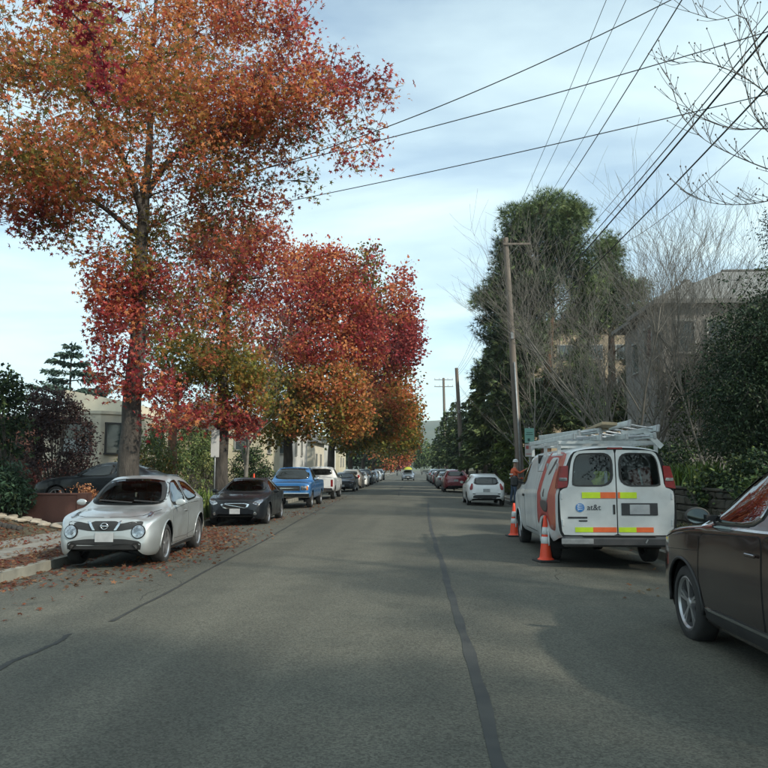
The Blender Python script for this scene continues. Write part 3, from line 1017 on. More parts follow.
def body_half(sp, x, z):
    s = body_section(sp, x, 20, 16)
    i = np.argmin(abs(s[:, 1] - z) + (s[:, 0] < .3) * 9)
    return float(s[i, 0])

def ground_z(x):               # the road is crowned; its gutters lie lower
    return -.125 * ((x + .72) / 5.47) ** 2
# ---------------------------------------------------------------- the setting
rs = random.Random(5)
def asphalt():
    m, t, b = new_mat('asphalt')
    big, src, _ = noise_col(t, b, (.108, .104, .082), (.070, .069, .056), .35, 5, stretch=(1.6, .35, 1))
    mid, _, _ = noise_col(t, b, big, (.073, .072, .058), 1.7, 6, lo=.45, hi=.75)
    track, _, _ = noise_col(t, b, mid, (.112, .108, .086), 1.0, 3, stretch=(1.1, .025, 1), lo=.50, hi=.80)     # wheel-polished lanes
    mid, _, _ = noise_col(t, b, track, (.038, .038, .033), .9, 3, lo=.68, hi=.82)                              # oil and damp stains
    tcn = t.nodes.new('ShaderNodeTexVoronoi'); tcn.inputs['Scale'].default_value = 75
    t.links.new(src, tcn.inputs['Vector'])
    # aggregate: src is stretched, so use plain coordinates for the stones
    tco = t.nodes.new('ShaderNodeTexCoord'); t.links.new(tco.outputs['Object'], tcn.inputs['Vector'])
    vr = t.nodes.new('ShaderNodeMapRange'); vr.inputs['From Min'].default_value = 0; vr.inputs['From Max'].default_value = 1
    vr.inputs['To Min'].default_value = .62; vr.inputs['To Max'].default_value = 1.45
    sc = t.nodes.new('ShaderNodeSeparateColor'); t.links.new(tcn.outputs['Color'], sc.inputs[0]); t.links.new(sc.outputs[0], vr.inputs['Value'])
    mu = t.nodes.new('ShaderNodeMix'); mu.data_type = 'RGBA'; mu.blend_type = 'MULTIPLY'; mu.inputs['Factor'].default_value = 1
    t.links.new(mid, mu.inputs['A']); t.links.new(vr.outputs[0], mu.inputs['B'])
    t.links.new(mu.outputs['Result'], b.inputs['Base Color'])
    b.inputs['Roughness'].default_value = .82
    b.inputs['Specular IOR Level'].default_value = .35
    bp = t.nodes.new('ShaderNodeBump'); bp.inputs['Strength'].default_value = .35; bp.inputs['Distance'].default_value = .006
    t.links.new(tcn.outputs['Distance'], bp.inputs['Height']); t.links.new(bp.outputs[0], b.inputs['Normal'])
    return m
M['asphalt'] = asphalt()
M['seal'] = mat('crack_sealant', (.028, .030, .030), (.050, .051, .046), 2.2, .75, detail=8)
M['old_seal'] = mat('worn_crack_sealant', (.020, .021, .020), (.036, .037, .033), 5, .75, detail=6)
M['concrete'] = mat('kerb_concrete', (.27, .26, .215), (.16, .155, .13), 2.5, .9, bscale=60, bstr=.3, detail=8)
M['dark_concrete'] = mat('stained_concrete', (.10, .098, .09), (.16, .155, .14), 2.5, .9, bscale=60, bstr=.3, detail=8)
M['walk'] = mat('walk_concrete', (.25, .235, .205), (.165, .155, .135), 1.3, .92, bscale=70, bstr=.3, detail=9)
M['soil'] = mat('soil_mulch', (.055, .042, .032), (.10, .07, .048), 7, 1, bscale=30, bstr=.9, bdist=.03, detail=8)
M['earth'] = mat('planted_earth', (.06, .06, .035), (.10, .08, .05), 1.2, 1, bscale=18, bstr=.8, bdist=.05, detail=8)

road = MB()
xs = np.linspace(-6.2, 4.76, 34); ys = [-14, -6, 0, 4, 8, 12, 16, 20, 26, 34, 46, 60, 80, 110, 150, 220, 420]
road.add([(x, y, ground_z(x)) for y in ys for x in xs], [(j * 34 + i, j * 34 + i + 1, (j + 1) * 34 + i + 1, (j + 1) * 34 + i) for j in range(len(ys) - 1) for i in range(33)])
tag(road.build('road', M['asphalt'], None, True), kind='structure')
g = MB(); g.add([(-5000, -2000, -.6), (5000, -2000, -.6), (5000, 7000, -.6), (-5000, 7000, -.6)], [(0, 1, 2, 3)])
tag(g.build('ground', M['earth']), kind='structure')

# sealed cracks: thin bands that follow the road
def seam(name, path, w0, w1, m, seed, rough=.35):
    r_ = random.Random(seed)
    a = cr_spline(path, 90)
    vs, fs = [], []
    drift = 0
    for i, (x, y) in enumerate(a):
        drift = drift * .8 + r_.uniform(-1, 1) * .012
        ph = i / 89
        w = (w0 + (w1 - w0) * ph) * (1 + rough * math.sin(i * 1.7 + seed) * r_.uniform(.2, 1))
        tx = a[min(i + 1, 89)] - a[max(i - 1, 0)]; tx = tx / np.linalg.norm(tx)
        for s in (-1, 1):
            px, py = x + drift - tx[1] * s * w / 2, y + tx[0] * s * w / 2
            vs.append((px, py, ground_z(px) + .004))
    fs = [(2 * i, 2 * i + 1, 2 * i + 3, 2 * i + 2) for i in range(89)]
    return tag(MB().add(vs, fs).build(name, m), kind='structure')
def gp(u, v, z=-.03):
    w = CAM_M @ Vector(((u - PX / 2) / F, -(v - PX / 2) / F, -1))
    p = Vector((0, 0, CAM_H)) + w * ((z - CAM_H) / w.z)
    return (p.x, p.y)
seam('tar_seam', [(.62, 1.2)] + [gp(u, v, 0) for u, v in ((498, 768), (487, 720), (470, 660), (455, 610), (443, 570), (434, 540), (429, 518), (428, 502))], .095, .075, M['seal'], 3, .3)
seam('tar_seam', [gp(u, v) for u, v in ((112, 622), (160, 597), (215, 567), (262, 542), (300, 520), (335, 502), (352, 493))], .05, .04, M['old_seal'], 8)
seam('tar_seam', [gp(u, v) for u, v in ((-60, 690), (-10, 673), (25, 657), (52, 645), (70, 634))], .075, .05, M['old_seal'], 12)
seam('tar_seam', [(-.75, 46), (-.9, 60), (-.8, 80), (-.85, 130)], .07, .06, M['old_seal'], 14)

# hairline cracks wandering over the asphalt
M['crack'] = mat('crack_shadow', (.026, .026, .023), None, 4, .9)
rc = random.Random(77)
for cx_, cy_, a_, n_ in ((-3.4, 9.5, 1.2, 30), (2.2, 11.5, 1.75, 30), (-1.2, 13.0, .4, 18), (-2.8, 19, 1.5, 34), (1.2, 21, 1.3, 26)):
    mb = MB(); stack = [(cx_, cy_, a_, n_, .0055)]
    while stack:
        x, y, a, n, w = stack.pop()
        V = []
        for i in range(n):
            a += rc.uniform(-.45, .45); x += math.cos(a) * .11; y += math.sin(a) * .11
            if not -5.6 < x < 4.3: break
            ww = w * rc.uniform(.4, 1.2) * (1 - .6 * i / n)
            for s_ in (-1, 1):
                px = x - math.sin(a) * s_ * ww; V.append((px, y + math.cos(a) * s_ * ww, ground_z(px) + .003))
            if rc.random() < .09 and n > 10: stack.append((x, y, a + rc.choice((-1, 1)) * rc.uniform(.6, 1.2), n // 3, w * .7))
        mb.add(V, [(2 * i, 2 * i + 1, 2 * i + 3, 2 * i + 2) for i in range(len(V) // 2 - 1)])
    tag(mb.build('road_crack', M['crack']), kind='structure')

# kerbs, in cast lengths
def kerb(name, xa, xb, m, label_seed):
    t = empty(name, (xa, 0, 0)); tag(t, kind='structure')
    r_ = random.Random(label_seed)
    y = -9.0
    gx = ground_z(xa)
    while y < 62:
        L = 2.95 + r_.uniform(-.2, .3)
        dz = r_.uniform(-.006, .006)
        mb = MB().box(((xb - xa) / 2, y + L / 2, (gx + .035 - .25) / 2 + .06), (abs(xb - xa), L - .012, .035 - gx + .25 + .12 * 0), bev=.022)
        mb.v = [(p[0], p[1], min(p[2], .035 + dz)) for p in mb.v]
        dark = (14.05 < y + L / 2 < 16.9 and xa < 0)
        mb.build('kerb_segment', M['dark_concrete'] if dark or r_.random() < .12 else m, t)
        y += L
    MB().box(((xb - xa) / 2, (y + 400) / 2, -.10), (abs(xb - xa), 400 - y, .27), bev=.02).build('kerb_run', m, t)
kerb('kerb_left', -6.2, -6.36, M['concrete'], 3)
kerb('kerb_right', 4.76, 4.92, M['concrete'], 4)

def lot_z(x, y):
    """ground level beside the road"""
    if x < 0:
        if x > -8.98: return .025
        up = min((-8.98 - x) * .17, .55)
        if y > 20.9:
            up = max(min((-8.98 - x) * .9, .42), up * .9)
        return .025 + up
    if x < 6.3: return .025
    return .025 + min((x - 6.3) * 4, 1.1) + max(0, min((x - 6.8) * .12, .5))
def lot(name, xs_, m, y0=-10, y1=420):
    ysl = sorted(set([y0, -4, 2, 6, 10, 14, 17, 19, 20, 20.89, 20.95, 22, 24, 28, 34, 42, 52, 70, 100, 150, 250, y1]))
    vs = [(x, y, lot_z(x, y) + (rs.uniform(-.012, .012) if abs(x) > 9.2 else 0)) for y in ysl for x in xs_]
    n = len(xs_)
    mb = MB().add(vs, [(j * n + i, j * n + i + 1, (j + 1) * n + i + 1, (j + 1) * n + i) for j in range(len(ysl) - 1) for i in range(n - 1)])
    return tag(mb.build(name, m, None, True), kind='structure')
lot('verge_left', [-7.16, -6.9, -6.6, -6.34], M['soil'])
lot('garden_left', [-60, -40, -25, -16, -13, -12, -11, -10.4, -9.8, -9.4, -9.0, -8.9], M['earth'])
lot('verge_right', [4.90, 5.1, 5.25], M['soil'])
lot('garden_right', [6.28, 6.34, 6.45, 6.6, 6.9, 8, 10, 14, 20, 40, 60], M['earth'])

def walk(name, x0, x1, rows, seed):
    t = empty(name, (x0, 0, 0)); tag(t, kind='structure')
    r_ = random.Random(seed)
    MB().add([(0, -10, .012), (x1 - x0, -10, .012), (x1 - x0, 420, .012), (0, 420, .012)], [(0, 1, 2, 3)]).build('walk_bed', M['soil'], t)
    w = (x1 - x0) / rows
    for k in range(rows):
        y = -6 + r_.uniform(0, 1)
        while y < 52:
            L = 1.5 + r_.uniform(-.04, .04)
            mb = MB().box((k * w + w / 2, y + L / 2, .015 + r_.uniform(-.006, .006)), (w - .022, L - .02, .06), (r_.uniform(-.004, .004), r_.uniform(-.006, .006), 0), bev=.01)
            mb.build('slab', M['walk'], t)
            y += L
        MB().box((k * w + w / 2, (y + 400) / 2, .012), (w - .03, 400 - y, .06)).build('slab_run', M['walk'], t)
walk('sidewalk_left', -8.92, -7.16, 2, 21)
walk('sidewalk_right', 5.24, 6.22, 1, 22)
# driveway of the left house
drv = MB()
dx_ = [-20, -13, -12, -11, -10, -9.5, -9.0]
drv.add([(x, y, lot_z(x, 24) + .018) for y in (23.4, 27.4) for x in dx_], [(i, i + 1, 8 + i, 7 + i) for i in range(6)])
tag(drv.build('driveway', M['walk']), kind='structure')

# hills behind the town
hl = MB()
for ky, (yy, hh, sd) in enumerate(((1150, 145, 2),)):
    r_ = random.Random(sd); ph = [r_.uniform(0, 6.28) for _ in range(9)]
    n = 90; base = len(hl.v)
    V = []
    for i in range(n):
        x = -1900 + 3800 * i / (n - 1)
        h_ = hh * (.62 + .16 * math.sin(x / 410 + ph[0]) + .10 * math.sin(x / 170 + ph[1]) + .05 * math.sin(x / 70 + ph[2]) + .02 * math.sin(x / 24 + ph[3]))
        for f, dz in ((0, 0), (.35, .45), (.7, .8), (1, 1), (1.5, .4)):
            V.append((x + r_.uniform(-6, 6), yy + 500 * (f - .5), -2 + h_ * dz + r_.uniform(-3, 3) * dz))
    hl.add(V, [(i * 5 + k, (i + 1) * 5 + k, (i + 1) * 5 + k + 1, i * 5 + k + 1) for i in range(n - 1) for k in range(4)])
M['hill'] = mat('hill_scrub', (.05, .075, .04), (.11, .11, .06), .012, 1, detail=10)
tag(hl.build('hills', M['hill'], None, True), kind='structure')

# ---------------------------------------------------------------- buildings
M['stucco_beige'] = mat('beige_stucco', (.66, .60, .48), (.56, .51, .41), 1.5, .95, bscale=40, bstr=.25)
M['stucco_cream'] = mat('cream_stucco', (.58, .52, .38), (.50, .45, .33), 1.5, .95, bscale=40, bstr=.25)
M['stucco_white'] = mat('white_stucco', (.62, .61, .57), (.54, .53, .50), 1.5, .95, bscale=40, bstr=.25)
M['stucco_tan'] = mat('tan_stucco', (.40, .31, .21), (.33, .26, .18), 1.2, .95, bscale=40, bstr=.25)
M['siding'] = mat('grey_shingle_wall', (.27, .255, .235), (.19, .18, .168), 6, .95, stretch=(1, 1, 5), bscale=30, bstr=.5)
M['shingle'] = mat('grey_roof_shingle', (.215, .215, .205), (.15, .15, .145), 7, .95, bscale=35, bstr=.6)
M['brown_wood'] = mat('brown_fascia_wood', (.13, .065, .04), (.09, .048, .03), 3, .8, stretch=(1, 1, 6))
M['terracotta'] = mat('terracotta_stucco', (.165, .074, .056), (.13, .060, .047), 1.5, .95, bscale=60, bstr=.35)
M['window_frame'] = mat('white_window_frame', (.36, .36, .34), None, 4, .6)
M['dark_frame'] = mat('dark_window_frame', (.05, .05, .05), None, 4, .5)
M['pane'] = mat('house_window_glass', (.035, .05, .055), (.055, .075, .08), .8, .05, spec=.7)
M['blind'] = mat('pale_window_blind', (.42, .45, .44), (.34, .37, .37), 3, .7)

def win(t, p, n, w, h, frame='window_frame', mull=(1, 1), blind=False):
    """window on a wall at centre p, outward normal n (horizontal)"""
    n = Vector(n).normalized(); s = Vector((-n.y, n.x, 0)); p = Vector(p)
    rot = Matrix((s, n, Vector((0, 0, 1)))).transposed()
    def B(mb, a, b, c, d): mb.box(p + s * a + Vector((0, 0, b)) + n * c, d, rot)
    fr = MB()
    B(fr, 0, h / 2 + .03, .03, (w + .16, .1, .08)); B(fr, 0, -h / 2 - .03, .035, (w + .2, .13, .07))
    B(fr, -w / 2 - .03, 0, .03, (.07, .1, h)); B(fr, w / 2 + .03, 0, .03, (.07, .1, h))
    fo = fr.build('window', M[frame], t)
    for i in range(mull[0]):
        for j in range(mull[1]):
            pw, ph = w / mull[0], h / mull[1]
            pm_ = MB(); B(pm_, -w / 2 + pw * (i + .5), -h / 2 + ph * (j + .5), .012, (pw - .035, .02, ph - .035))
            pm_.build('pane', M['blind' if blind and j == 0 else 'pane'], fo)
    bk = MB(); B(bk, 0, 0, -.0, (w, .012, h)); bk.build('mullion', M[frame], fo)
    return fo

def house(name, label, x0, x1, y0, y1, z0, z1, wall, roof='flat', rm='shingle', rise=1.4, over=.35, wins=(), axis='y', cat='house'):
    t = empty(name, ((x0 + x1) / 2, (y0 + y1) / 2, z0), 0, label, cat)
    cx, cy_ = (x0 + x1) / 2, (y0 + y1) / 2
    hx, hy, H = (x1 - x0) / 2, (y1 - y0) / 2, z1 - z0
    MB().box((0, 0, H / 2 - .3), (2 * hx, 2 * hy, H + .6)).build('wall', M[wall], t)
    if roof == 'flat':
        MB().box((0, 0, H + .12), (2 * hx + over, 2 * hy + over, .24), bev=.04).build('roof', M[rm], t)
        MB().box((0, 0, H + .30), (2 * hx - .3, 2 * hy - .3, .14)).build('roof_deck', M['shingle'], t)
    else:
        ox, oy = hx + over, hy + over
        if roof == 'hip': r0, r1 = ((0, -max(oy - ox, 0.2)), (0, max(oy - ox, .2))) if oy > ox else ((-(ox - oy) - .2, 0), (ox - oy + .2, 0))
        else: r0, r1 = ((0, -oy), (0, oy)) if axis == 'y' else ((-ox, 0), (ox, 0))
        e = [(-ox, -oy, H), (ox, -oy, H), (ox, oy, H), (-ox, oy, H)]
        e += [(p[0], p[1], H - .16) for p in e[:4]]
        rr = [(r0[0], r0[1], H + rise), (r1[0], r1[1], H + rise)]
        vs = e + rr
        if (roof == 'hip' and oy > ox) or (roof == 'gable' and axis == 'y'):
            fs = [(0, 1, 8), (1, 2, 9, 8), (2, 3, 9), (3, 0, 8, 9)]
        else:
            fs = [(0, 1, 9, 8), (1, 2, 9), (2, 3, 8, 9), (3, 0, 8)]
        fs += [(4, 5, 1, 0), (5, 6, 2, 1), (6, 7, 3, 2), (7, 4, 0, 3), (7, 6, 5, 4)]
        ro = MB().add(vs, fs).build('roof', M[rm], t)
        rg = MB().bar((rr[0][0], rr[0][1], rr[0][2] + .02), (rr[1][0], rr[1][1], rr[1][2] + .02), .22, .06)
        rg.build('ridge_cap', M[rm], ro)
    for face, a, zc, w, h, *o in wins:
        opt = o[0] if o else {}
        if face == 'front': p, n = (a - cx, -hy, zc - z0), (0, -1, 0)
        elif face == 'street': s_ = 1 if cx < 0 else -1; p, n = (s_ * hx, a - cy_, zc - z0), (s_, 0, 0)
        win(t, p, n, w, h, **opt)
    return t

# left side
A = empty('modern_house', (-16, 36, .6), 0, 'modern beige stucco house with slanted upper parapet, behind the big maple trunk', 'house')
fp = [(.3, -4), (2.75, -4), (3.75, -2.9), (3.75, 4), (.3, 4)]
MB().prism(fp, -.4, 3.35).build('wall', M['stucco_beige'], A)
cap = MB().prism([(.24, -4.06), (2.78, -4.06), (3.81, -2.93), (3.81, 4.06), (.24, 4.06)], 3.35, 3.48); cap.build('coping', M['stucco_beige'], A)
up = MB().prism([(.5, -2.6), (3.2, -2.6), (3.2, 3), (.5, 3)], 3.46, 4.0)
up.v = [(x, y, z + (.8 * (-(x - 3.2) / 4) if z > 3.9 else 0)) for x, y, z in up.v]
up.build('upper_block', M['stucco_beige'], A)
MB().prism([(.2, -4.7), (2.2, -4.7), (1.6, -4.02), (.2, -4.02)], 3.05, 3.18).build('canopy', M['brown_wood'], A)
win(A, (1.75, -4, 2.30), (0, -1, 0), 1.15, 1.25, 'dark_frame', (2, 2), True)
win(A, (3.25, -3.45, 2.30), (.74, -.67, 0), .95, 1.25, 'dark_frame', (1, 1))
win(A, (3.75, .2, 2.4), (1, 0, 0), 1.6, 1.2, 'dark_frame', (2, 1))
house('bungalow', 'low brown-roofed bungalow half hidden behind feathery shrubs on the left', -22, -12.8, 41, 52, .6, 3.9, 'stucco_tan', 'hip', 'brown_wood', 1.3, .6,
      [('front', -14.2, 2.2, 1.1, 1.3, dict(mull=(2, 1))), ('front', -17.2, 2.2, 1.4, 1.3, dict(mull=(2, 1))), ('street', 44, 2.2, 1.5, 1.3, dict(mull=(2, 1))), ('street', 48.5, 2.2, 1.5, 1.3, dict(mull=(2, 1)))])
house('cream_house', 'cream stucco house showing just right of the second street tree trunk', -19, -10.9, 55, 63, .5, 5.1, 'stucco_cream', 'gable', 'shingle', 1.6, .4,
      [('front', -12.3, 3.6, .9, 1.2, dict(mull=(1, 2))), ('front', -14.6, 3.6, .9, 1.2, dict(mull=(1, 2))), ('street', 58, 3.4, 1.2, 1.2)], axis='y')
house('white_flat_roofed_house', 'white house with flat grey cornice behind the black and blue parked vehicles', -17, -10.4, 66, 76, .4, 5.0, 'stucco_white', 'flat', 'shingle', 0, .7,
      [('front', -11.3, 3.6, .8, 1.3, dict(mull=(1, 2))), ('front', -13.2, 3.6, .8, 1.3, dict(mull=(1, 2))), ('front', -15.2, 3.6, .8, 1.3, dict(mull=(1, 2))), ('street', 68.5, 3.5, 1, 1.3), ('street', 72, 3.5, 1, 1.3)])
for k, (ya, yb, za, wl, lb_) in enumerate(((80, 90, 4.6, 'stucco_beige', 'pale house far along the left, next after the white flat-roofed one'), (94, 104, 5.4, 'stucco_white', 'white two-storey house far along the left side'), (109, 120, 4.6, 'stucco_cream', 'cream house farthest along the left side'))):
    house('house', lb_, -18, -10.3, ya, yb, .4, za, wl, 'gable', 'shingle', 1.5, .4, [('front', -11.8, 2.6, 1, 1.2), ('front', -14.2, 2.6, 1, 1.2), ('street', ya + 2.5, 2.6, 1.3, 1.2), ('street', ya + 6.5, 2.6, 1.3, 1.2)])
# terracotta wall and the wall behind the left edge
w_ = empty('garden_wall', (-9.02, 20.6, .03), 0, 'low terracotta stucco garden wall left of the silver crossover', 'wall')
MB().box((-2.9, .16, .34), (5.6, .24, 1.05), bev=.01).build('wall_run', M['terracotta'], w_)
MB().box((.06, .16, .36), (.30, .30, 1.12), bev=.012).build('end_post', M['terracotta'], w_)
MB().box((-2.9, .16, .885), (5.66, .30, .05), bev=.012).build('coping', M['terracotta'], w_)
house('orange_house', 'orange stucco house wall glimpsed at the left edge behind the dark bushes', -30, -17.6, 30, 40, .7, 3.6, 'terracotta', 'flat', 'brown_wood', 0, .4, [('front', -20.5, 2.4, 1.2, 1.1)])

# right side
house('shingled_house', 'tall grey shingled house with pitched roof rising above the dark evergreen on the right', 10.3, 20, 29.5, 36.5, 1.5, 8.25, 'siding', 'hip', 'shingle', 1.95, .5,
      [('front', 13.4, 6.6, 1.0, 1.3, dict(mull=(1, 2))), ('front', 16.5, 6.6, 1.0, 1.3, dict(mull=(1, 2))), ('street', 32, 6.6, 1.0, 1.3, dict(mull=(1, 2))), ('street', 34.6, 6.6, 1.0, 1.3, dict(mull=(1, 2)))])
house('shingled_wing', 'lower gabled wing on the street side of the grey shingled house', 8.8, 11.6, 26.6, 29.46, 1.5, 7.5, 'siding', 'hip', 'shingle', 1.0, .3,
      [('front', 9.6, 6.2, .6, 1.1, dict(mull=(1, 2))), ('front', 10.7, 6.2, .6, 1.1, dict(mull=(1, 2))), ('street', 28, 6.2, .9, 1.1, dict(mull=(1, 2)))], cat='house wing')
house('apartment_building', 'tan apartment block showing in gaps between the tall pines', 9.5, 24, 66, 84, .8, 14.2, 'stucco_tan', 'flat', 'stucco_cream', 0, .6,
      [('front', x, z, 1.3, 1.2, dict(mull=(2, 1))) for x in (11, 13.5, 16, 18.5, 21) for z in (3, 5.9, 8.8, 11.7)] + [('street', y, z, 1.3, 1.2) for y in (69, 74, 79) for z in (3, 5.9, 8.8, 11.7)], cat='building')
house('tan_house', 'low tan house behind the conifers far on the right', 8.6, 15, 92, 104, .6, 5.6, 'stucco_tan', 'hip', 'shingle', 1.4, .4, [('front', 10, 3.5, 1, 1.2), ('front', 12.5, 3.5, 1, 1.2), ('street', 96, 3.5, 1.2, 1.2)])

# rough stone retaining wall on the right
M['stone_wall'] = mat('grey_wall_stone', (.095, .09, .072), (.045, .045, .035), 4, .95, bscale=22, bstr=.8, bdist=.02, detail=7)
rw = empty('stone_retaining_wall', (6.3, 16, .03), 0, 'rough grey stone retaining wall beside the right sidewalk, behind the van', 'wall')
MB().box((.10, 0, .50), (.16, 16.2, 1.06)).build('mortar', M['dark_concrete'], rw)
zc = 0
for row, hh in enumerate((.22, .16, .24, .15, .20, .14)):
    y = -8.0 + rs.uniform(-.2, 0)
    while y < 7.9:
        L = rs.uniform(.25, .75)
        mb = MB().box((rs.uniform(-.035, .01), y + L / 2, zc + hh / 2), (.20, L - .02, hh - .014), (rs.uniform(-.03, .03), rs.uniform(-.03, .03), rs.uniform(-.03, .03)), bev=.028)
        mb.v = [(px_ + rs.uniform(-.02, .02), py_ + rs.uniform(-.022, .022), pz_ + rs.uniform(-.018, .012)) for px_, py_, pz_ in mb.v]
        mb.build('stone', M['stone_wall'], rw)
        y += L
    zc += hh
for k in range(17):
    MB().box((.03 + rs.uniform(-.03, .03), -7.6 + k * .95, 1.145), (.36, .92, .06), (0, rs.uniform(-.02, .02), rs.uniform(-.02, .02)), bev=.015).build('cap_stone', M['stone_wall'], rw)
# ---------------------------------------------------------------- street trees (autumn sweetgums), left
def E(u, v, d, ru, rv, rd, n, pals):
    """crown lump seen at photo pixel (u, v) from a distance d; radii ru, rv in pixels there, rd in metres along the road"""
    c = P(u, v, d); s = d / F
    return (c, (ru * s, rd, rv * s), n, pals)
OR, RU, CR, OL, YG = 'orange', 'rust', 'crimson', 'olive', 'yellowgreen'
D = 18.5
t1 = [P(126, 490, D), P(131, 430, D), P(137, 340, D), P(141, 260, D), P(144, 200, D), P(150, 140, D), P(152, 60, D + .3), P(160, -60, D + .4)]
t1[0] = Vector((t1[0].x, D, .03))
e1 = [
    E(40, 30, D - 1.5, 75, 55, 1.6, 229, [OR, RU, OL]), E(130, 25, D + .5, 75, 55, 1.9, 255, [RU, OR, RU]), E(210, 45, D + .8, 62, 50, 1.6, 255, [RU, OR, CR]),
    E(10, 105, D - 2, 70, 55, 1.6, 238, [OR, OL, RU]), E(85, 92, D - 1.6, 60, 42, 1.4, 204, [OL, OR, RU]), E(165, 95, D + .6, 60, 45, 1.6, 238, [RU, OR, RU]),
    E(230, 105, D + .2, 45, 40, 1.3, 161, [RU, OR, CR]), E(285, 62, D - .3, 42, 36, 1.2, 66, [RU, CR, RU]), E(318, 100, D - .8, 42, 34, 1.2, 71, [RU, OR, CR]),
    E(358, 100, D - 1.0, 30, 26, .9, 37, [RU, CR]), E(382, 84, D - 1.1, 16, 15, .6, 11, [RU, CR]), E(350, 140, D - .8, 32, 24, .9, 35, [RU, CR, OL]), E(372, 128, D - .8, 18, 26, .6, 19, [RU, CR]),
    E(300, 140, D, 40, 26, 1.1, 52, [RU, OL]), E(255, 150, D + .6, 36, 34, 1.1, 60, [CR, RU, OL]), E(270, 185, D + .6, 22, 26, .8, 36, [CR, RU]), E(313, 178, D, 6, 9, .3, 5, [CR, OL]),
    E(205, 160, D + .8, 32, 32, 1.1, 59, [RU, OL]), E(20, 175, D - 1.8, 48, 36, 1.3, 144, [OL, RU, RU]), E(75, 185, D - 1.2, 44, 34, 1.2, 110, [OL, RU, OR]),
    E(62, 232, D - 1, 30, 26, .9, 59, [RU, CR, OL]), E(100, 240, D - .8, 30, 28, .9, 68, [OL, RU, OR]), E(112, 285, D - .5, 22, 36, .7, 93, [RU, CR]), E(125, 262, D - .4, 20, 22, .6, 51, [RU, OL]), E(28, 218, D - 1.5, 22, 12, .6, 18, [RU, CR]),
    E(120, 325, D - .5, 24, 36, .7, 102, [CR, RU]), E(112, 372, D - .5, 14, 24, .5, 25, [CR, RU]), E(150, 240, D + .4, 24, 40, .8, 59, [RU, OL]), E(178, 215, D + .5, 36, 34, 1.0, 76, [RU, OL, OR]),
    E(160, 300, D + .3, 20, 40, .7, 49, [RU, CR, OL]), E(150, 372, D - .2, 22, 26, .6, 40, [CR, RU]), E(170, 408, D, 20, 22, .6, 28, [CR, RU]),
    E(262, 35, D + .3, 40, 40, 1.3, 71, [RU, CR, OR]), E(300, 30, D, 26, 30, 1.0, 27, [RU, CR]), E(275, 105, D, 40, 32, 1.2, 66, [RU, OR, OL]), E(225, 205, D + 1, 34, 30, 1.0, 68, [RU, OL, CR]), E(330, 70, D - .6, 30, 26, .9, 27, [RU, CR]),
    E(165, 190, D, 50, 40, 1.3, 51, [RU, OR]), E(215, 235, D + .4, 40, 30, 1.2, 46, [RU, CR]), E(170, 265, D + .3, 40, 34, 1.1, 51, [RU, CR]), E(110, 215, D - .4, 34, 34, 1.1, 42, [RU, OL]), E(240, 130, D, 60, 44, 1.4, 59, [RU, OR]), E(320, 120, D - .5, 60, 40, 1.2, 33, [RU, CR]),
    E(220, 160, D - .4, 40, 30, 1.1, 59, [OL, RU]), E(130, 150, D - .8, 40, 36, 1.2, 68, [OL, RU]),
    E(100, -60, D, 110, 50, 2.4, 204, [RU, OR]), E(240, -40, D + .5, 80, 40, 2, 136, [RU, CR]), E(-60, 40, D - 1, 60, 90, 2.2, 170, [OR, OL]),
    E(120, 60, D - 3.4, 90, 50, 1.4, 170, [OR, RU, OL]), E(60, 150, D - 3.3, 70, 40, 1.2, 102, [OL, RU]), E(190, 70, D + 3.4, 90, 60, 1.6, 170, [RU, OR]), E(120, 130, D + 3.6, 90, 60, 1.6, 119, [RU, OL]),
]
tree('sweetgum_tree', 'large rust red and orange street tree rising behind the silver crossover', 'tree', t1[0], t1, [.29, .24, .195, .165, .135, .08, .06, .03], e1, 11, limbs=[([P(143, 215, 18.5), P(128, 170, 18.1), P(112, 140, 17.8), P(96, 108, 17.5), P(62, 66, 17.2)], .10, .03), ([P(145, 195, 18.5), P(172, 158, 18.5), P(212, 133, 18.6), P(262, 108, 18.3), P(335, 92, 17.8)], .095, .022), ([P(142, 240, 18.5), P(100, 205, 18.0), P(55, 180, 17.2), P(10, 150, 16.7)], .07, .02)],
     group='autumn street trees along the left kerb', shape='star', size=.080, per=17, spread=.48, up=.35, droop=.5, gapscale=.75, gthr=-.18, wisp=.35, limb_k=.014, subs=6)
# second: nearer crown, its trunk outside the frame; one branch of large crimson leaves hangs into view
t0 = [Vector((-7.0, 6.6, .03)), Vector((-7.0, 6.6, 3)), Vector((-6.9, 6.8, 6)), Vector((-6.8, 6.9, 9.5)), Vector((-6.8, 6.9, 12))]
e0 = [((-7.6, 6.2, 9.2), (2.2, 2.2, 1.5), 150, [RU, CR]), ((-6.4, 7.6, 10.6), (2.4, 2.2, 1.5), 150, [RU, CR]), ((-6.0, 6.0, 9.6), (2.0, 2.0, 1.3), 110, [CR, RU]), ((-8.4, 7.6, 11.2), (2.2, 2.2, 1.5), 130, [RU, OR]), ((-7.0, 7, 13), (2.2, 2.2, 1.4), 130, [RU])]
T0 = tree('sweetgum_tree', 'crimson branch of large star leaves hanging in at the top left corner', 'tree', t0[0], t0, [.28, .22, .18, .13, .05], e0, 12,
     group='autumn street trees along the left kerb', shape='star', size=.085, per=12, spread=.4, up=.35, droop=.45)
rng0 = np.random.default_rng(77); rn0 = random.Random(77)
DB = 8.6
def px_path(pts): return [P(u, v, d) for u, v, d in pts]
br = px_path([(-40, -60, 8.0), (20, -18, 8.3), (62, 4, 8.5), (88, 28, 8.6), (102, 62, 8.6), (108, 100, 8.6)])
b2 = px_path([(20, -18, 8.3), (55, -8, 8.2), (95, 2, 8.4), (118, 14, 8.5)])
lmb = MB(); B0 = t0[0]
start = Vector((-6.85, 6.85, 7.6))
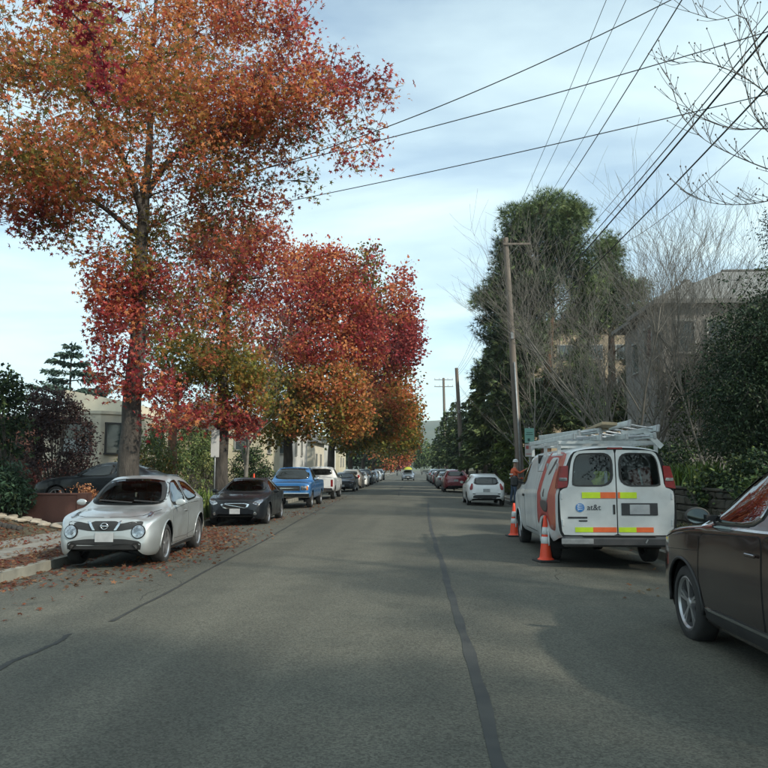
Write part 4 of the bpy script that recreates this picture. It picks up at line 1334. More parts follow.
lmb.tube([start - B0, (start.lerp(br[0], .5) + Vector((0, 0, .3))) - B0] + [p - B0 for p in br], [.05, .035, .025, .02, .015, .011, .008, .004], 6)
lmb.tube([p - B0 for p in b2], [.015, .01, .008, .004], 5)
lmb.build('hanging_branch', M['bark'], T0, True)
LM = []
T_, pl_ = SHAPES['star']
for k in range(5):
    me = bpy.data.meshes.new('leaf')
    me.from_pydata([(float(a * .062), float(b * .062), float(c * .062) + .006 * math.sin(k + i)) for i, (a, b, c) in enumerate(T_)], [], [list(range(10))])
    cc = me.attributes.new('col', 'FLOAT_COLOR', 'POINT')
    colr = [(.21, .014, .026), (.30, .024, .034), (.16, .018, .024), (.38, .05, .05), (.27, .02, .035)][k]
    cc.data.foreach_set('color', [c for _ in range(10) for c in (*colr, 1)])
    me.materials.append(M['leaf']); LM.append(me)
def hang(path, n, sp):
    for k in range(n):
        i = rn0.random() ** .8 * (len(path) - 1); a = int(min(i, len(path) - 2))
        p = path[a].lerp(path[a + 1], i - a)
        q = p + Vector((rn0.gauss(0, sp), rn0.gauss(0, sp), rn0.gauss(-sp * .5, sp * .9)))
        o = bpy.data.objects.new('leaf', rn0.choice(LM)); link(o, T0)
        o.location = q - B0
        o.rotation_euler = (rn0.uniform(.7, 2.3), rn0.uniform(-.6, .6), rn0.uniform(0, 6.28))
        s = rn0.uniform(.75, 1.35); o.scale = (s, s, s)
hang(br[1:], 205, .10); hang(b2, 60, .09)

D = 27.7
e2 = [E(262, 238, D + .6, 24, 24, 1.2, 110, [CR, RU]), E(225, 262, D, 36, 34, 1.4, 170, [RU, CR, OL]), E(275, 278, D + .8, 32, 30, 1.3, 110, [CR, RU]), E(195, 300, D - .6, 36, 34, 1.4, 150, [RU, CR, OL]), E(240, 315, D + .3, 34, 28, 1.4, 90, [RU, CR]),
      E(185, 355, D - .8, 36, 24, 1.3, 170, [YG, OL, YG]), E(228, 370, D, 34, 26, 1.3, 180, [YG, OL, YG]), E(258, 385, D + .4, 22, 26, 1.1, 100, [OL, YG, RU]), E(212, 408, D - .5, 30, 18, 1.0, 110, [RU, CR, OL]), E(240, 420, D + .2, 18, 16, .8, 60, [CR, RU]), E(172, 388, D - .6, 16, 16, .8, 40, [CR, RU]),
      E(205, 240, D + .5, 28, 26, 1.3, 70, [OL, RU]), E(150, 320, D + .5, 24, 26, 1.3, 50, [RU, OL]), E(225, 330, D + 3, 50, 50, 1.5, 160, [OL, RU]), E(215, 330, D - 2.6, 36, 36, 1.3, 60, [OL, RU])]
t2 = [P(221, 500, D), P(222, 440, D), P(223, 380, D), P(226, 310, D), P(236, 260, D), P(245, 215, D)]
t2[0] = Vector((t2[0].x, D, .03))
tree('sweetgum_tree', 'red street tree with yellow green lower leaves behind the black compact car', 'tree', t2[0], t2, [.28, .235, .20, .14, .09, .04], e2, 13,
     group='autumn street trees along the left kerb', shape='star', size=.10, per=15, spread=.52, up=.35, droop=.35, gthr=-.5)
D = 41.5
e3 = [E(300, 262, D + 1, 26, 20, 1.6, 100, [CR, RU]), E(332, 270, D, 26, 26, 1.7, 150, [CR, RU]), E(305, 300, D - 1, 36, 28, 1.9, 190, [RU, CR]), E(345, 310, D, 34, 28, 1.9, 200, [CR, RU]), E(366, 268, D + 1.5, 12, 20, 1.0, 60, [OL, CR]), E(322, 345, D - 1.5, 38, 26, 1.9, 200, [CR, RU]), E(366, 338, D, 24, 30, 1.7, 170, [CR, CR, RU]),
      E(285, 345, D + .5, 28, 26, 1.6, 120, [RU, CR, OL]), E(330, 385, D - 2, 40, 24, 1.9, 220, [OL, RU, OR]), E(285, 395, D - 1.5, 32, 26, 1.7, 180, [YG, OL, YG]), E(312, 415, D - 2.2, 36, 20, 1.8, 190, [OR, OL, YG]), E(275, 425, D, 22, 20, 1.4, 90, [OL, YG]), E(350, 415, D - 1, 24, 20, 1.5, 120, [OL, OR]), E(318, 340, D + 4, 60, 60, 2.0, 200, [CR, OL]), E(262, 375, D + 1.5, 18, 30, 1.4, 80, [RU, OL])]
t3 = [P(288, 482, D), P(288, 445, D), P(292, 400, D), P(302, 350, D), P(316, 300, D), P(325, 262, D)]
t3[0] = Vector((t3[0].x, D, .03))
tree('sweetgum_tree', 'crimson street tree with orange lower leaves behind the blue pickup', 'tree', t3[0], t3, [.30, .25, .22, .16, .1, .04], e3, 14,
     group='autumn street trees along the left kerb', shape='blob', size=.15, per=16, spread=.66, up=.35, droop=.3, gthr=-.55)
D = 56
e4 = [E(402, 300, D - 1, 14, 34, 1.8, 120, [CR, RU]), E(395, 335, D, 26, 28, 2, 200, [CR, CR, RU]), E(368, 300, D + 2, 22, 30, 2, 150, [OL, CR]), E(372, 258, D + 2, 10, 16, 1.2, 40, [OL, CR]), E(408, 345, D - 2, 14, 22, 1.6, 90, [CR, CR]), E(385, 375, D, 30, 24, 2, 210, [CR, RU, OL]), E(392, 405, D - 1.5, 26, 20, 2, 190, [RU, OR, OL]), E(365, 420, D - 2, 30, 18, 2, 190, [OL, YG, OR]), E(396, 425, D - 1, 22, 14, 1.8, 110, [YG, OR]), E(350, 435, D, 24, 16, 1.8, 120, [OL, YG]), E(372, 350, D + 4, 40, 46, 2, 220, [CR, OL])]
t4 = [P(330, 478, D), P(331, 450, D), P(340, 410, D), P(358, 360, D), P(370, 310, D), P(374, 270, D)]
t4[0] = Vector((t4[0].x, D, .03))
tree('sweetgum_tree', 'tall crimson street tree farthest right of the red crowns, leaning over the street', 'tree', t4[0], t4, [.30, .26, .22, .17, .1, .04], e4, 15,
     group='autumn street trees along the left kerb', shape='blob', size=.19, per=14, spread=.85, up=.35, droop=.3, gthr=-.6)
for k, (D, uu, es, lb_) in enumerate((
    (72, 350, [E(385, 400, 72, 26, 26, 2.4, 200, [OR, RU, OL]), E(405, 415, 70, 16, 18, 2.0, 110, [YG, OR]), E(375, 425, 70, 28, 18, 2.4, 170, [OL, YG]), E(398, 436, 71, 20, 12, 2.0, 110, [YG, OL]), E(365, 405, 75, 26, 26, 2.4, 150, [RU, OL])], 'yellow green and orange street tree standing beyond the tall crimson one'),
    (90, 363, [E(395, 425, 90, 22, 20, 2.4, 170, [OL, YG]), E(408, 437, 88, 13, 13, 2.2, 90, [YG, OR]), E(385, 440, 88, 22, 13, 2.4, 130, [OL, 'green']), E(380, 420, 93, 20, 20, 2.4, 110, [OL, RU])], 'olive street tree, farthest along the left kerb but one'),
    (112, 373, [E(396, 446, 112, 18, 13, 2.6, 150, ['green', OL]), E(386, 452, 110, 18, 11, 2.6, 110, ['green', RU]), E(404, 452, 112, 10, 9, 2, 60, [RU, OL])], 'small green and russet street tree farthest along the left kerb'))):
    b_ = P(uu, 480, D); b_ = Vector((b_.x, D, .03))
    c_ = es[0][0]
    tree('sweetgum_tree', lb_, 'tree', b_, [b_, b_ + Vector((0, 0, 2.6)), Vector((b_.x * .6 + c_.x * .4, D, c_.z * .75)), c_], [.28, .22, .14, .05], es, 20 + k,
         group='autumn street trees along the left kerb', shape='blob', size=.24, per=13, spread=.95, up=.35, droop=.3, gthr=-.6)

# pale leafless tree between the red crowns
def bare_tree(name, label, base, stems, seed, L, r, maxlev, bark, kids=(4, 6), spreadk=.42, upk=.2, group=None, shrink=(.5, .72), lean=(0, 0)):
    rnd = random.Random(seed)
    t = empty(name, base, 0, label, 'tree', group)
    tr = MB(); bb = MB()
    for k in range(stems):
        a = 6.283 * k / stems + rnd.uniform(-.3, .3)
        d = Vector((math.cos(a) * spreadk * .75 * (stems > 1) + lean[0], math.sin(a) * spreadk * .75 * (stems > 1) + lean[1], 1)).normalized()
        sp_ = Vector((math.cos(a), math.sin(a), 0)) * (.16 if stems > 1 else 0)
        pts = [sp_ + Vector((0, 0, -.2))]; p = pts[0].copy(); rr = [r * 1.25]
        n = 7
        for i in range(n):
            d = (d + Vector((rnd.uniform(-1, 1), rnd.uniform(-1, 1), rnd.uniform(-.3, .8))) * .09).normalized()
            p = p + d * L / n; pts.append(p.copy()); rr.append(r * (1 - .72 * (i + 1) / n))
        tr.tube(pts, rr, 8)
        for i in range(2, n + 1):
            for _ in range(rnd.randint(2, 4) if i < n else 4):
                dd = (pts[i] - pts[i - 1]).normalized()
                s = Vector((rnd.uniform(-1, 1), rnd.uniform(-1, 1), rnd.uniform(-.1, .7)))
                grow(bb, rnd, pts[i], dd * .8 + s * spreadk * 1.2 + Vector((0, 0, upk)), L * rnd.uniform(.32, .52), rr[i] * .55, 1, maxlev, spreadk, upk, kids, None, 6, shrink)
    tr.build('trunk', M[bark], t, True)
    bb.build('branches', M[bark], t, True)
    return t
b_ = P(272, 480, 34.5); bare_tree('bare_tree', 'pale leafless tree among the red street trees on the left', (-7.6, 34.5, .03), 1, 31, 6.4, .12, 3, 'pale_bark', (3, 5), .6, .18, lean=(.18, 0))
# leafless multi-stemmed tree behind the van
bare_tree('bare_tree', 'large grey leafless tree with many upright stems behind the white van', (7.0, 24.2, 1.15), 7, 41, 5.9, .06, 3, 'pale_bark', (4, 6), .70, .13)
bare_tree('bare_tree', 'smaller leafless tree on the bank right of the van, before the shingled house', (8.9, 23.0, 1.3), 5, 47, 4.9, .045, 3, 'pale_bark', (3, 5), .62, .16)
bare_tree('bare_tree', 'leafless tree by the leaning utility pole, left of the pines', (5.75, 38.5, .03), 1, 53, 6.8, .07, 3, 'pale_bark', (3, 4), .62, .12)

# bare limbs that reach in at the upper right from a tree beyond the frame
rnd = random.Random(61)
B1 = Vector((6.9, 7.4, .3))
T1 = empty('bare_tree', B1, 0, 'leafless limbs with drooping twigs reaching in at the upper right corner', 'tree')
tr = MB(); tr.tube([(0, 0, -.3), (0, .05, 2), (-.1, .1, 4.2), (-.2, .2, 6), (-.1, .3, 8.5)], [.2, .16, .13, .09, .03], 10); tr.build('trunk', M['twig_bark'], T1, True)
bb = MB(); buds = MB()
def limb(pts, r0):
    path = [P(u, v, d) - B1 for u, v, d in pts]
    sm = [Vector(q) for q in cr_spline([tuple(p) for p in path], 26)]
    bb.tube(sm, [max(r0 * .5 * (1 - .8 * i / 25), .0035) for i in range(26)], 6)
    for i in range(4, 26):
        for _ in range(rnd.choice((1, 1, 2))):
            d = (sm[i] - sm[i - 1]).normalized()
            s = Vector((rnd.uniform(-.5, .5), rnd.uniform(-.6, .6), rnd.uniform(-.2, .9)))
            q = sm[i].copy(); dd = (d * .9 + s).normalized(); L = rnd.uniform(.12, .5); tw = [q.copy()]
            for k in range(4):
                dd = (dd + Vector((rnd.uniform(-.15, .15), rnd.uniform(-.15, .15), .10))).normalized(); q = q + dd * L / 4; tw.append(q.copy())
            bb.tube(tw, [.0042, .0038, .0034, .003, .0026], 4, False)
            buds.lathe([(.001, -.012), (.008, -.005), (.009, .004), (.001, .014)], 6, c=tuple(q))
            if rnd.random() < .5:
                q2 = tw[2] + Vector((rnd.uniform(-.12, .12), rnd.uniform(-.1, .1), rnd.uniform(.02, .18)))
                bb.tube([tw[2], q2], [.004, .003], 4, False); buds.lathe([(.001, -.01), (.007, 0), (.001, .012)], 6, c=tuple(q2))
limb([(880, 40, 7.6), (800, 95, 8.0), (765, 70, 8.1), (745, 18, 8.1), (718, 20, 8.2), (690, 12, 8.2)], .030)
limb([(860, 130, 7.7), (790, 108, 8.0), (745, 78, 8.3), (705, 62, 8.4), (672, 65, 8.5)], .026)
limb([(860, 150, 7.7), (780, 130, 8.0), (730, 128, 8.2), (690, 110, 8.3), (668, 78, 8.4)], .022)
limb([(880, 190, 7.6), (790, 175, 8.0), (745, 160, 8.2), (705, 140, 8.4), (683, 118, 8.4)], .022)
limb([(880, 200, 7.6), (800, 196, 7.9), (750, 204, 8.1), (712, 203, 8.2), (686, 192, 8.3)], .020)
limb([(880, 170, 7.6), (800, 150, 7.9), (756, 118, 8.1), (742, 60, 8.1), (738, 5, 8.1)], .020)
bb.tube([Vector(p) for p in ((-.15, .2, 5.2), (.2, .6, 5.7), tuple(P(860, 140, 7.7) - B1))], [.06, .045, .03], 7)
bb.tube([Vector(p) for p in ((-.15, .2, 4.6), (.1, .5, 5.0), tuple(P(880, 195, 7.6) - B1))], [.055, .04, .028], 7)
bb.tube([Vector(p) for p in ((-.18, .22, 5.9), (.1, .5, 6.4), tuple(P(880, 40, 7.6) - B1))], [.05, .04, .03], 7)
bb.build('limbs', M['twig_bark'], T1, True); tag(buds.build('buds', M['twig_bark'], T1, True), kind='stuff')

# ---------------------------------------------------------------- pines and evergreens, right
D = 44
def pine(name, label, D, trunk, ells, seed, **kw):
    b_ = trunk[0]
    return tree(name, label, 'tree', b_, trunk, [.30, .24, .17, .06], ells, seed, bark='red_bark', leafm='needle', shape='tuft', size=.34, per=26, spread=.60, up=.3, droop=-.1, gapscale=1.0, gthr=-.42, jitter=.35, limb_k=.012, subs=4, **kw)
PN, DK = 'pine', 'dark'
b_ = Vector((P(545, 470, D).x, D, .3))
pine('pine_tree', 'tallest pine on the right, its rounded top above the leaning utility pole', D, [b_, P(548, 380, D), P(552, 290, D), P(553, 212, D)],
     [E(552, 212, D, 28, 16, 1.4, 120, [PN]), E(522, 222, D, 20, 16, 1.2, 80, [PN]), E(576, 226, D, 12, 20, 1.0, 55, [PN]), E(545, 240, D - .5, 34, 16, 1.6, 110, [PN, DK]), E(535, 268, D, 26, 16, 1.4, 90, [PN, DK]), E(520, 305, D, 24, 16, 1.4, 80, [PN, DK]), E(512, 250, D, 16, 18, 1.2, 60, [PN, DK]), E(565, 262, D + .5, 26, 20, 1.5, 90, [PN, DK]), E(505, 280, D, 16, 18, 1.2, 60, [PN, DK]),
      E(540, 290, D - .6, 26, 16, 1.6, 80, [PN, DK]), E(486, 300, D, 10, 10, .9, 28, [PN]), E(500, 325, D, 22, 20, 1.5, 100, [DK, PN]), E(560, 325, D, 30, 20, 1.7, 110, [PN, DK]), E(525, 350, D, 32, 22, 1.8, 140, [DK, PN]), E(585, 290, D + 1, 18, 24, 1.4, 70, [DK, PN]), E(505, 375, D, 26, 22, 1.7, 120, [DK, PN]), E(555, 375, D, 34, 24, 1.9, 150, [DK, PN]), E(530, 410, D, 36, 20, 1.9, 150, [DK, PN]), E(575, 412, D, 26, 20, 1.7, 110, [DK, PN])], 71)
D = 48
b_ = Vector((P(612, 470, D).x, D, 1.3))
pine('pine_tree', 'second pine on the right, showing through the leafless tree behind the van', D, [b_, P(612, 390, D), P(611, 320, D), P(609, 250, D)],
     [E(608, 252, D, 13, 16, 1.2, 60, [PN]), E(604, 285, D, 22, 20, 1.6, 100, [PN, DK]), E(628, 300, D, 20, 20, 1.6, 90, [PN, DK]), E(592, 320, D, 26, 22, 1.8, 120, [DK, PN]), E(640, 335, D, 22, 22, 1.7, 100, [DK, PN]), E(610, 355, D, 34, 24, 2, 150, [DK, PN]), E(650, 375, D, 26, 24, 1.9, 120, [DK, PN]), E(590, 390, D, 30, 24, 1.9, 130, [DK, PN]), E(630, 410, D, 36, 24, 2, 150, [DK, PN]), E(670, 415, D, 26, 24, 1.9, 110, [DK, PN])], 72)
cg = 'conifers along the right side'
conifer('conifer_tree', 'bushy green conifer left of the leaning pole, before the tall pine', (P(487, 470, 52).x + .7, 52, .05), 11.2, 2.5, 81, ['green', PN], cg, bottom=.2, n=6500, size=.45, power=.75, gaps=.25)
conifer('conifer_tree', 'round-topped light green conifer just left of the utility pole foot', (6.7, 47, .05), 6.2, 1.9, 82, ['green', 'bright'], cg, bottom=.22, n=3800, size=.34, power=.55, gaps=.35)
for k, (u, d, h_, r_, lb_) in enumerate(((474, 62, 10.2, 2.2, 'dark conifer between the two straight far poles and the bushy green conifer'), (459, 84, 9.2, 1.9, 'dark narrow conifer just behind the pale straight pole'), (449, 98, 10.6, 1.5, 'slender dark conifer left of the pale straight pole'), (441, 112, 10.4, 1.4, 'slender dark conifer, farthest along the right'), (483, 74, 12.5, 2.4, 'tall dark conifer behind the bushy green one'), (468, 74, 7.0, 2.2, 'low dark conifer behind the dark red SUV'), (434, 130, 9.2, 1.8, 'small far conifer at the end of the right row'))):
    conifer('conifer_tree', lb_, (P(u, 470, d).x + .9, d, .05), h_, r_, 84 + k, [DK, PN], cg, bottom=.26, n=3800, size=.5, power=.7, gaps=.15)
# dark evergreens on the bank at the right edge
def ev(name, label, base, ells, seed, pals, size=.13, per=24, spread=.45, **kw):
    size *= .45; per = int(per * 2.3)
    base = Vector(base)
    return tree(name, label, 'tree', base, [base, base + Vector((0, 0, 1.2)), base + Vector((0, 0, 2.6)), base + Vector((.1, 0, 4.0))], [.2, .16, .11, .04], [(Vector(c), r, n, pals) for c, r, n in ells], seed, leafm='needle', shape='spray', size=size, per=per, spread=spread, up=.3, droop=.3, gthr=-.55, **kw)
ev('evergreen_tree', 'dense dark evergreen filling the right edge above the bronze SUV', (8.6, 17.6, 1.3),
   [((8.7, 17.2, 5.4), (1.1, 1.2, 1.0), 130), ((8.0, 17.0, 4.5), (1.2, 1.2, .9), 170), ((9.3, 17.3, 4.6), (1.3, 1.3, 1.0), 170), ((7.5, 17.2, 3.5), (.95, 1.2, .9), 150), ((8.5, 16.6, 3.4), (1.3, 1.2, 1.0), 200), ((9.6, 16.8, 3.2), (1.2, 1.3, 1.1), 170), ((7.6, 17.3, 2.5), (.9, 1.1, .7), 130), ((8.6, 16.7, 2.2), (1.2, 1.1, .7), 170), ((10.4, 17.5, 4.0), (1.3, 1.3, 1.4), 160), ((10.0, 17.0, 5.6), (1.0, 1.1, .8), 100), ((9.6, 16.6, 1.9), (1.1, 1.1, .7), 130)], 91, ['dark'], size=.17)
ev('evergreen_tree', 'dark evergreen further back on the bank, below the grey shingled roof', (10.2, 24.0, 1.5),
   [((9.3, 23.8, 4.3), (1.1, 1.2, .9), 120), ((10.5, 24, 4.9), (1.3, 1.3, 1.0), 150), ((11.6, 24, 5.8), (1.1, 1.2, 1.0), 120), ((9.0, 23.8, 3.0), (1.2, 1.3, 1.0), 140), ((10.4, 23.8, 3.3), (1.5, 1.3, 1.2), 150)], 92, ['dark', 'green'], size=.2)
ev('evergreen_tree', 'tall dark evergreen just entering the frame at the right edge, above the shingled roof', (10.6, 20.5, 1.5),
   [((10.5, 20.3, 8.0), (.75, .9, .9), 60), ((11.4, 20.5, 8.8), (1.0, 1, 1.1), 90), ((11.6, 20.6, 7.0), (1.2, 1.2, 1.2), 110), ((11.8, 20.6, 5.2), (1.3, 1.3, 1.2), 120)], 93, ['dark'], size=.17)

# left background plants
conifer('cedar_tree', 'feathery blue green cedar standing behind the beige house on the left', (P(66, 470, 46).x, 46, .6), 8.9, 4.4, 101, ['bluegreen'], bottom=.15, n=15000, size=.30, gaps=.0, droop=.02, power=.85)
bush('plum_tree', 'dark purple-leaved plum tree before the beige house on the left', (-12.6, 26.6, .5), [((-.2, 0, 3.2), (1.0, 1.2, .9), 220), ((.4, -.2, 2.7), (.9, .9, 1.0), 190), ((-.8, .1, 2.3), (.9, 1, 1.1), 180), ((.2, -.3, 1.4), (.9, .9, .8), 140), ((.9, 0, 1.9), (.6, .7, .7), 70)], 102, ['plum'], 'tree', size=.10, per=12, spread=.24, stems=12, bark='bark')
bush('evergreen_bush', 'tall dark green broadleaf bush at the left edge of the picture', (-12.2, 22.8, .5), [((-.6, 0, 2.9), (.9, 1, .9), 180), ((-.3, -.2, 3.5), (.7, .8, .6), 120), ((-.8, 0, 1.7), (1.0, 1, .9), 150), ((.2, 0, 2.1), (.45, .6, .6), 60)], 103, ['green', 'dark'], 'bush', size=.12, per=12, spread=.22, stems=10)
bush('juniper_bush', 'dark spreading juniper bush overhanging the terracotta wall', (-11.0, 20.2, .35), [((-.3, 0, .75), (.9, .7, .55), 230), ((-.9, -.1, .9), (.8, .7, .6), 200), ((.35, 0, .55), (.5, .5, .4), 100), ((-.2, .1, 1.15), (.6, .6, .4), 110)], 104, ['juniper', 'dark'], shape='spray', size=.13, per=13, spread=.16, stems=9)
bush('grass_bush', 'fine light green bush in the bottom corner of the juniper', (-11.9, 19.4, .4), [((0, 0, .5), (.5, .4, .45), 90)], 105, ['green', 'bright'], shape='spray', size=.12, per=10, spread=.14)
bush('rust_bush', 'rust orange low shrub before the black car in the driveway', (-9.75, 22.2, .42), [((0, 0, .42), (.48, .4, .30), 150), ((.35, 0, .3), (.3, .3, .22), 60)], 106, ['rustbush'], size=.055, per=12, spread=.12)
bush('red_hedge', 'dark red clipped hedge below the windows of the beige house', (-13.2, 29.6, .5), [((-1.1, 0, .9), (.8, .6, .55), 130), ((0, 0, .95), (.8, .6, .55), 130), ((1.0, 0, .9), (.8, .6, .5), 120)], 107, ['redhedge'], 'hedge', size=.09, per=12, spread=.2)
for k, (u, d, h_, r_, n_, pal, lb_) in enumerate((
    (150, 29, 2.6, .95, 150, ['olive', 'green'], 'olive shrub just right of the big maple trunk'),
    (165, 33, 3.4, 1.0, 160, ['willow', 'green'], 'feathery yellow green tall shrub right of the olive shrub'),
    (190, 35, 3.5, 1.0, 170, ['willow', 'green'], 'feathery green tall shrub left of the second street tree trunk'),
    (205, 37, 3.0, .9, 130, ['willow'], 'light green shrub touching the second street tree trunk'))):
    p_ = P(u, 470, d)
    bush('tall_shrub', lb_, (p_.x, d, .45), [((0, 0, h_ * .62), (r_, r_, h_ * .36), n_), ((r_ * .4, -.1, h_ * .35), (r_ * .8, r_ * .8, h_ * .3), n_ // 2)], 110 + k, pal, 'shrub', group='feathery shrubs in the left gardens', shape='spray', size=.14, per=12, spread=.26, droop=.6, stems=9)
tr_ = empty('brown_tree_trunk', (P(172, 470, 31).x, 31, .45), 0, 'straight reddish brown trunk among the feathery shrubs', 'tree trunk')
MB().tube([(0, 0, -.2), (.02, 0, 1.2), (-.03, 0, 2.4), (.05, .1, 3.6), (.1, .1, 5)], [.24, .2, .18, .13, .05], 10).build('trunk', M['red_bark'], tr_, True)
bbk = MB()
for k in range(9): grow(bbk, random.Random(900 + k), Vector((.03, .05, 2.6 + k * .25)), Vector((math.cos(k * 2.4), math.sin(k * 2.4), .8)), 1.1, .05, 2, 3, .5, .2, (2, 4))
bbk.build('branches', M['red_bark'], tr_, True)
bush('dark_bush', 'rounded dark green bush behind the black compact car, right of the second trunk', (P(250, 470, 37).x, 37, .1), [((0, 0, 1.5), (1.0, .9, .85), 200), ((.5, 0, 1.0), (.8, .8, .7), 120), ((-.5, 0, .9), (.7, .8, .7), 110), ((0, 0, 2.2), (.6, .6, .5), 80)], 121, ['green', 'dark'], size=.10, per=12, spread=.2)
bush('low_hedge', 'dark green low hedge at the foot of the second street tree', (-7.75, 26.2, .03), [((0, 0, .45), (.38, .55, .42), 120), ((0, -1.0, .42), (.36, .5, .38), 100)], 122, ['green', 'dark'], 'hedge', size=.06, per=11, spread=.12)
for k, (u, d) in enumerate(((163, 23.5), (176, 24), (188, 23.2), (197, 24.6), (206, 25.2))):
    blades('strap_plant', ['bright green strap-leaved clump directly behind the roof of the silver crossover', 'strap-leaved clump second from the big maple trunk', 'strap-leaved clump in the middle of the row behind the crossover', 'strap-leaved clump fourth from the big maple trunk', 'strap-leaved clump nearest the second street tree trunk'][k], (P(u, 470, d).x, d, lot_z(P(u, 470, d).x, d)), 130, .95, .5, 130 + k, ['green', 'bright'], group='strap-leaved plants along the left walk', w=.022, rad=.3)
# shrubs by the driveway and low planting behind the wall
bush('yellow_green_shrub', 'low yellow green ground shrub behind the terracotta wall end', (-9.6, 21.5, .42), [((-.5, 0, .22), (.5, .25, .2), 90), ((.2, 0, .2), (.35, .25, .16), 60)], 140, ['bright', 'olive'], size=.05, per=10, spread=.1)
# right side planting
blades('strap_plant', 'tall bright green strap-leaved clump on top of the stone wall, right of the van', (6.75, 17.6, 1.2), 240, .62, .42, 151, ['bright', 'green'], group='strap-leaved plants on the right bank', w=.02, rad=.36)
blades('strap_plant', 'shorter bright green strap-leaved clump against the van side of the stone wall top', (6.62, 18.8, 1.2), 200, .58, .42, 152, ['bright', 'green'], group='strap-leaved plants on the right bank', w=.02, rad=.36)
for k, (x, y, h_) in enumerate(((6.0, 14.6, .62), (5.9, 13.6, .55), (6.05, 12.4, .6), (5.75, 15.8, .5))):
    blades('grass_clump', ['dry green grass clump at the wall foot right of the van bumper', 'grass clump between the van and the bronze SUV', 'grass clump just above the bronze SUV mirror', 'grass clump hidden half behind the right side of the van'][k], (x, y, .03), 260, h_, .35, 160 + k, ['green', 'dry', 'olive'], group='grass clumps at the foot of the stone wall', w=.009, rad=.34)
for k, (x, y, z, r_, lb_) in enumerate(((6.9, 15.4, 1.2, .55, 'dark shrub on the bank between the stone wall and the big evergreen'), (6.75, 13.4, 1.2, .5, 'dark trailing shrub on the wall above the bronze SUV mirror'), (6.35, 16.4, .95, .42, 'dark trailing plant spilling over the stone wall right of the van'), (6.3, 14.2, .9, .40, 'dark trailing plant on the stone wall above the dry grass'), (6.3, 12.0, .95, .42, 'dark trailing plant on the stone wall behind the bronze SUV bonnet'), (7.0, 21.2, 1.2, .8, 'dark shrub on the bank behind the van roof'), (6.9, 23.6, 1.2, .9, 'dark shrub at the foot of the leafless tree behind the van'))):
    bush('bank_shrub', lb_, (x, y, z - .1), [((0, 0, r_ * .8), (r_, r_, r_ * .8), 170), ((.1, -.2, r_ * .3), (r_ * .9, r_ * .9, r_ * .5), 90)], 170 + k, ['dark', 'green'], 'shrub', group='dark shrubs on the right bank', size=.085, per=12, spread=.18)
for k, (x, y, r_, lb_) in enumerate(((5.35, 24.6, .5, 'yellow green shrub at the kerb just left of the van nose'), (5.5, 28.5, .6, 'green shrub on the right verge beyond the van'), (5.4, 31.5, .45, 'small bright shrub near the foot of the leaning pole'), (5.9, 47.0, .8, 'green shrub on the right verge behind the white hatchback'))):
    bush('verge_shrub', lb_, (x, y, .02), [((0, 0, r_ * .9), (r_ * .8, r_, r_ * .8), 150)], 180 + k, ['bright', 'green', 'olive'], 'shrub', group='shrubs on the right verge', size=.08, per=12, spread=.16)
# trees closing the far end of the street
fe = np.random.default_rng(5)
pal_far = [['green', 'dark'], ['rust', 'olive'], ['green'], ['dark'], ['olive', 'green'], ['rust', 'crimson'], ['dark', 'green'], ['green'], ['bluegreen', 'green'], ['dark']]
lbl = ['round green tree', 'russet tree', 'pale green tree', 'dark tree', 'olive tree', 'reddish tree', 'dark green tree', 'mid green tree', 'blue green tree', 'very dark tree']
for k, (x, y, h_) in enumerate(((-9, 138, 9), (-6, 152, 7), (-12, 170, 11), (9, 140, 10), (7.5, 158, 9), (-3.5, 190, 7.5), (10, 180, 12), (3, 215, 10), (-9, 230, 13), (14, 225, 15))):
    bush('far_tree', lbl[k] + ' closing the far end of the street', (x, y, 0), [((0, 0, h_ * .62), (h_ * .3, h_ * .3, h_ * .33), 170), ((h_ * .14, -.5, h_ * .46), (h_ * .3, h_ * .3, h_ * .22), 110), ((-h_ * .15, 0, h_ * .45), (h_ * .25, h_ * .25, h_ * .25), 90)], 200 + k, pal_far[k], 'tree', 'trees closing the far end of the street', shape='blob', size=.42, per=11, spread=1.0, stems=6, bark='bark', gthr=-.7)
# unseen trees added along the right bank to throw shade across the road
ev('evergreen_tree', 'evergreen added out of view on the right bank beside the camera, shading the road', (9.0, 4.5, 1.3), [((8.8, 4.5, 5.0), (1.8, 2.0, 1.6), 150), ((9.2, 3.2, 6.6), (1.8, 1.8, 1.4), 120), ((9.2, 5.8, 6.4), (1.6, 1.6, 1.4), 110), ((9.2, 4.6, 8.0), (1.4, 1.4, 1.2), 90), ((9, 4.4, 3.2), (1.6, 2, 1.2), 110)], 94, ['dark'], size=.2)
ev('evergreen_tree', 'tall evergreen added out of view behind the camera, shading the foreground road', (9.2, -3.2, 1.3), [((8.6, -3.0, 6.0), (2.2, 2.4, 1.8), 190), ((9.2, -4.4, 7.6), (2.2, 2.2, 1.6), 150), ((8.2, -1.6, 7.4), (2.0, 2.0, 1.6), 150), ((9.0, -3, 9.4), (2.0, 2.0, 1.5), 140), ((9, -3, 11.2), (1.5, 1.5, 1.3), 90), ((9, -3.2, 4.0), (2.0, 2.2, 1.4), 120)], 96, ['dark'], size=.26)
ev('evergreen_tree', 'second evergreen added out of view on the right bank, shading the van', (9.0, 10.2, 1.3), [((8.9, 10.2, 5.0), (1.7, 2.2, 1.6), 150), ((9.2, 9.0, 6.4), (1.6, 1.8, 1.3), 110), ((9.3, 11.6, 6.0), (1.5, 1.7, 1.4), 110), ((9.2, 10.4, 7.6), (1.3, 1.4, 1.1), 80), ((9, 10.4, 3.2), (1.5, 2, 1.2), 110)], 95, ['dark'], size=.2)
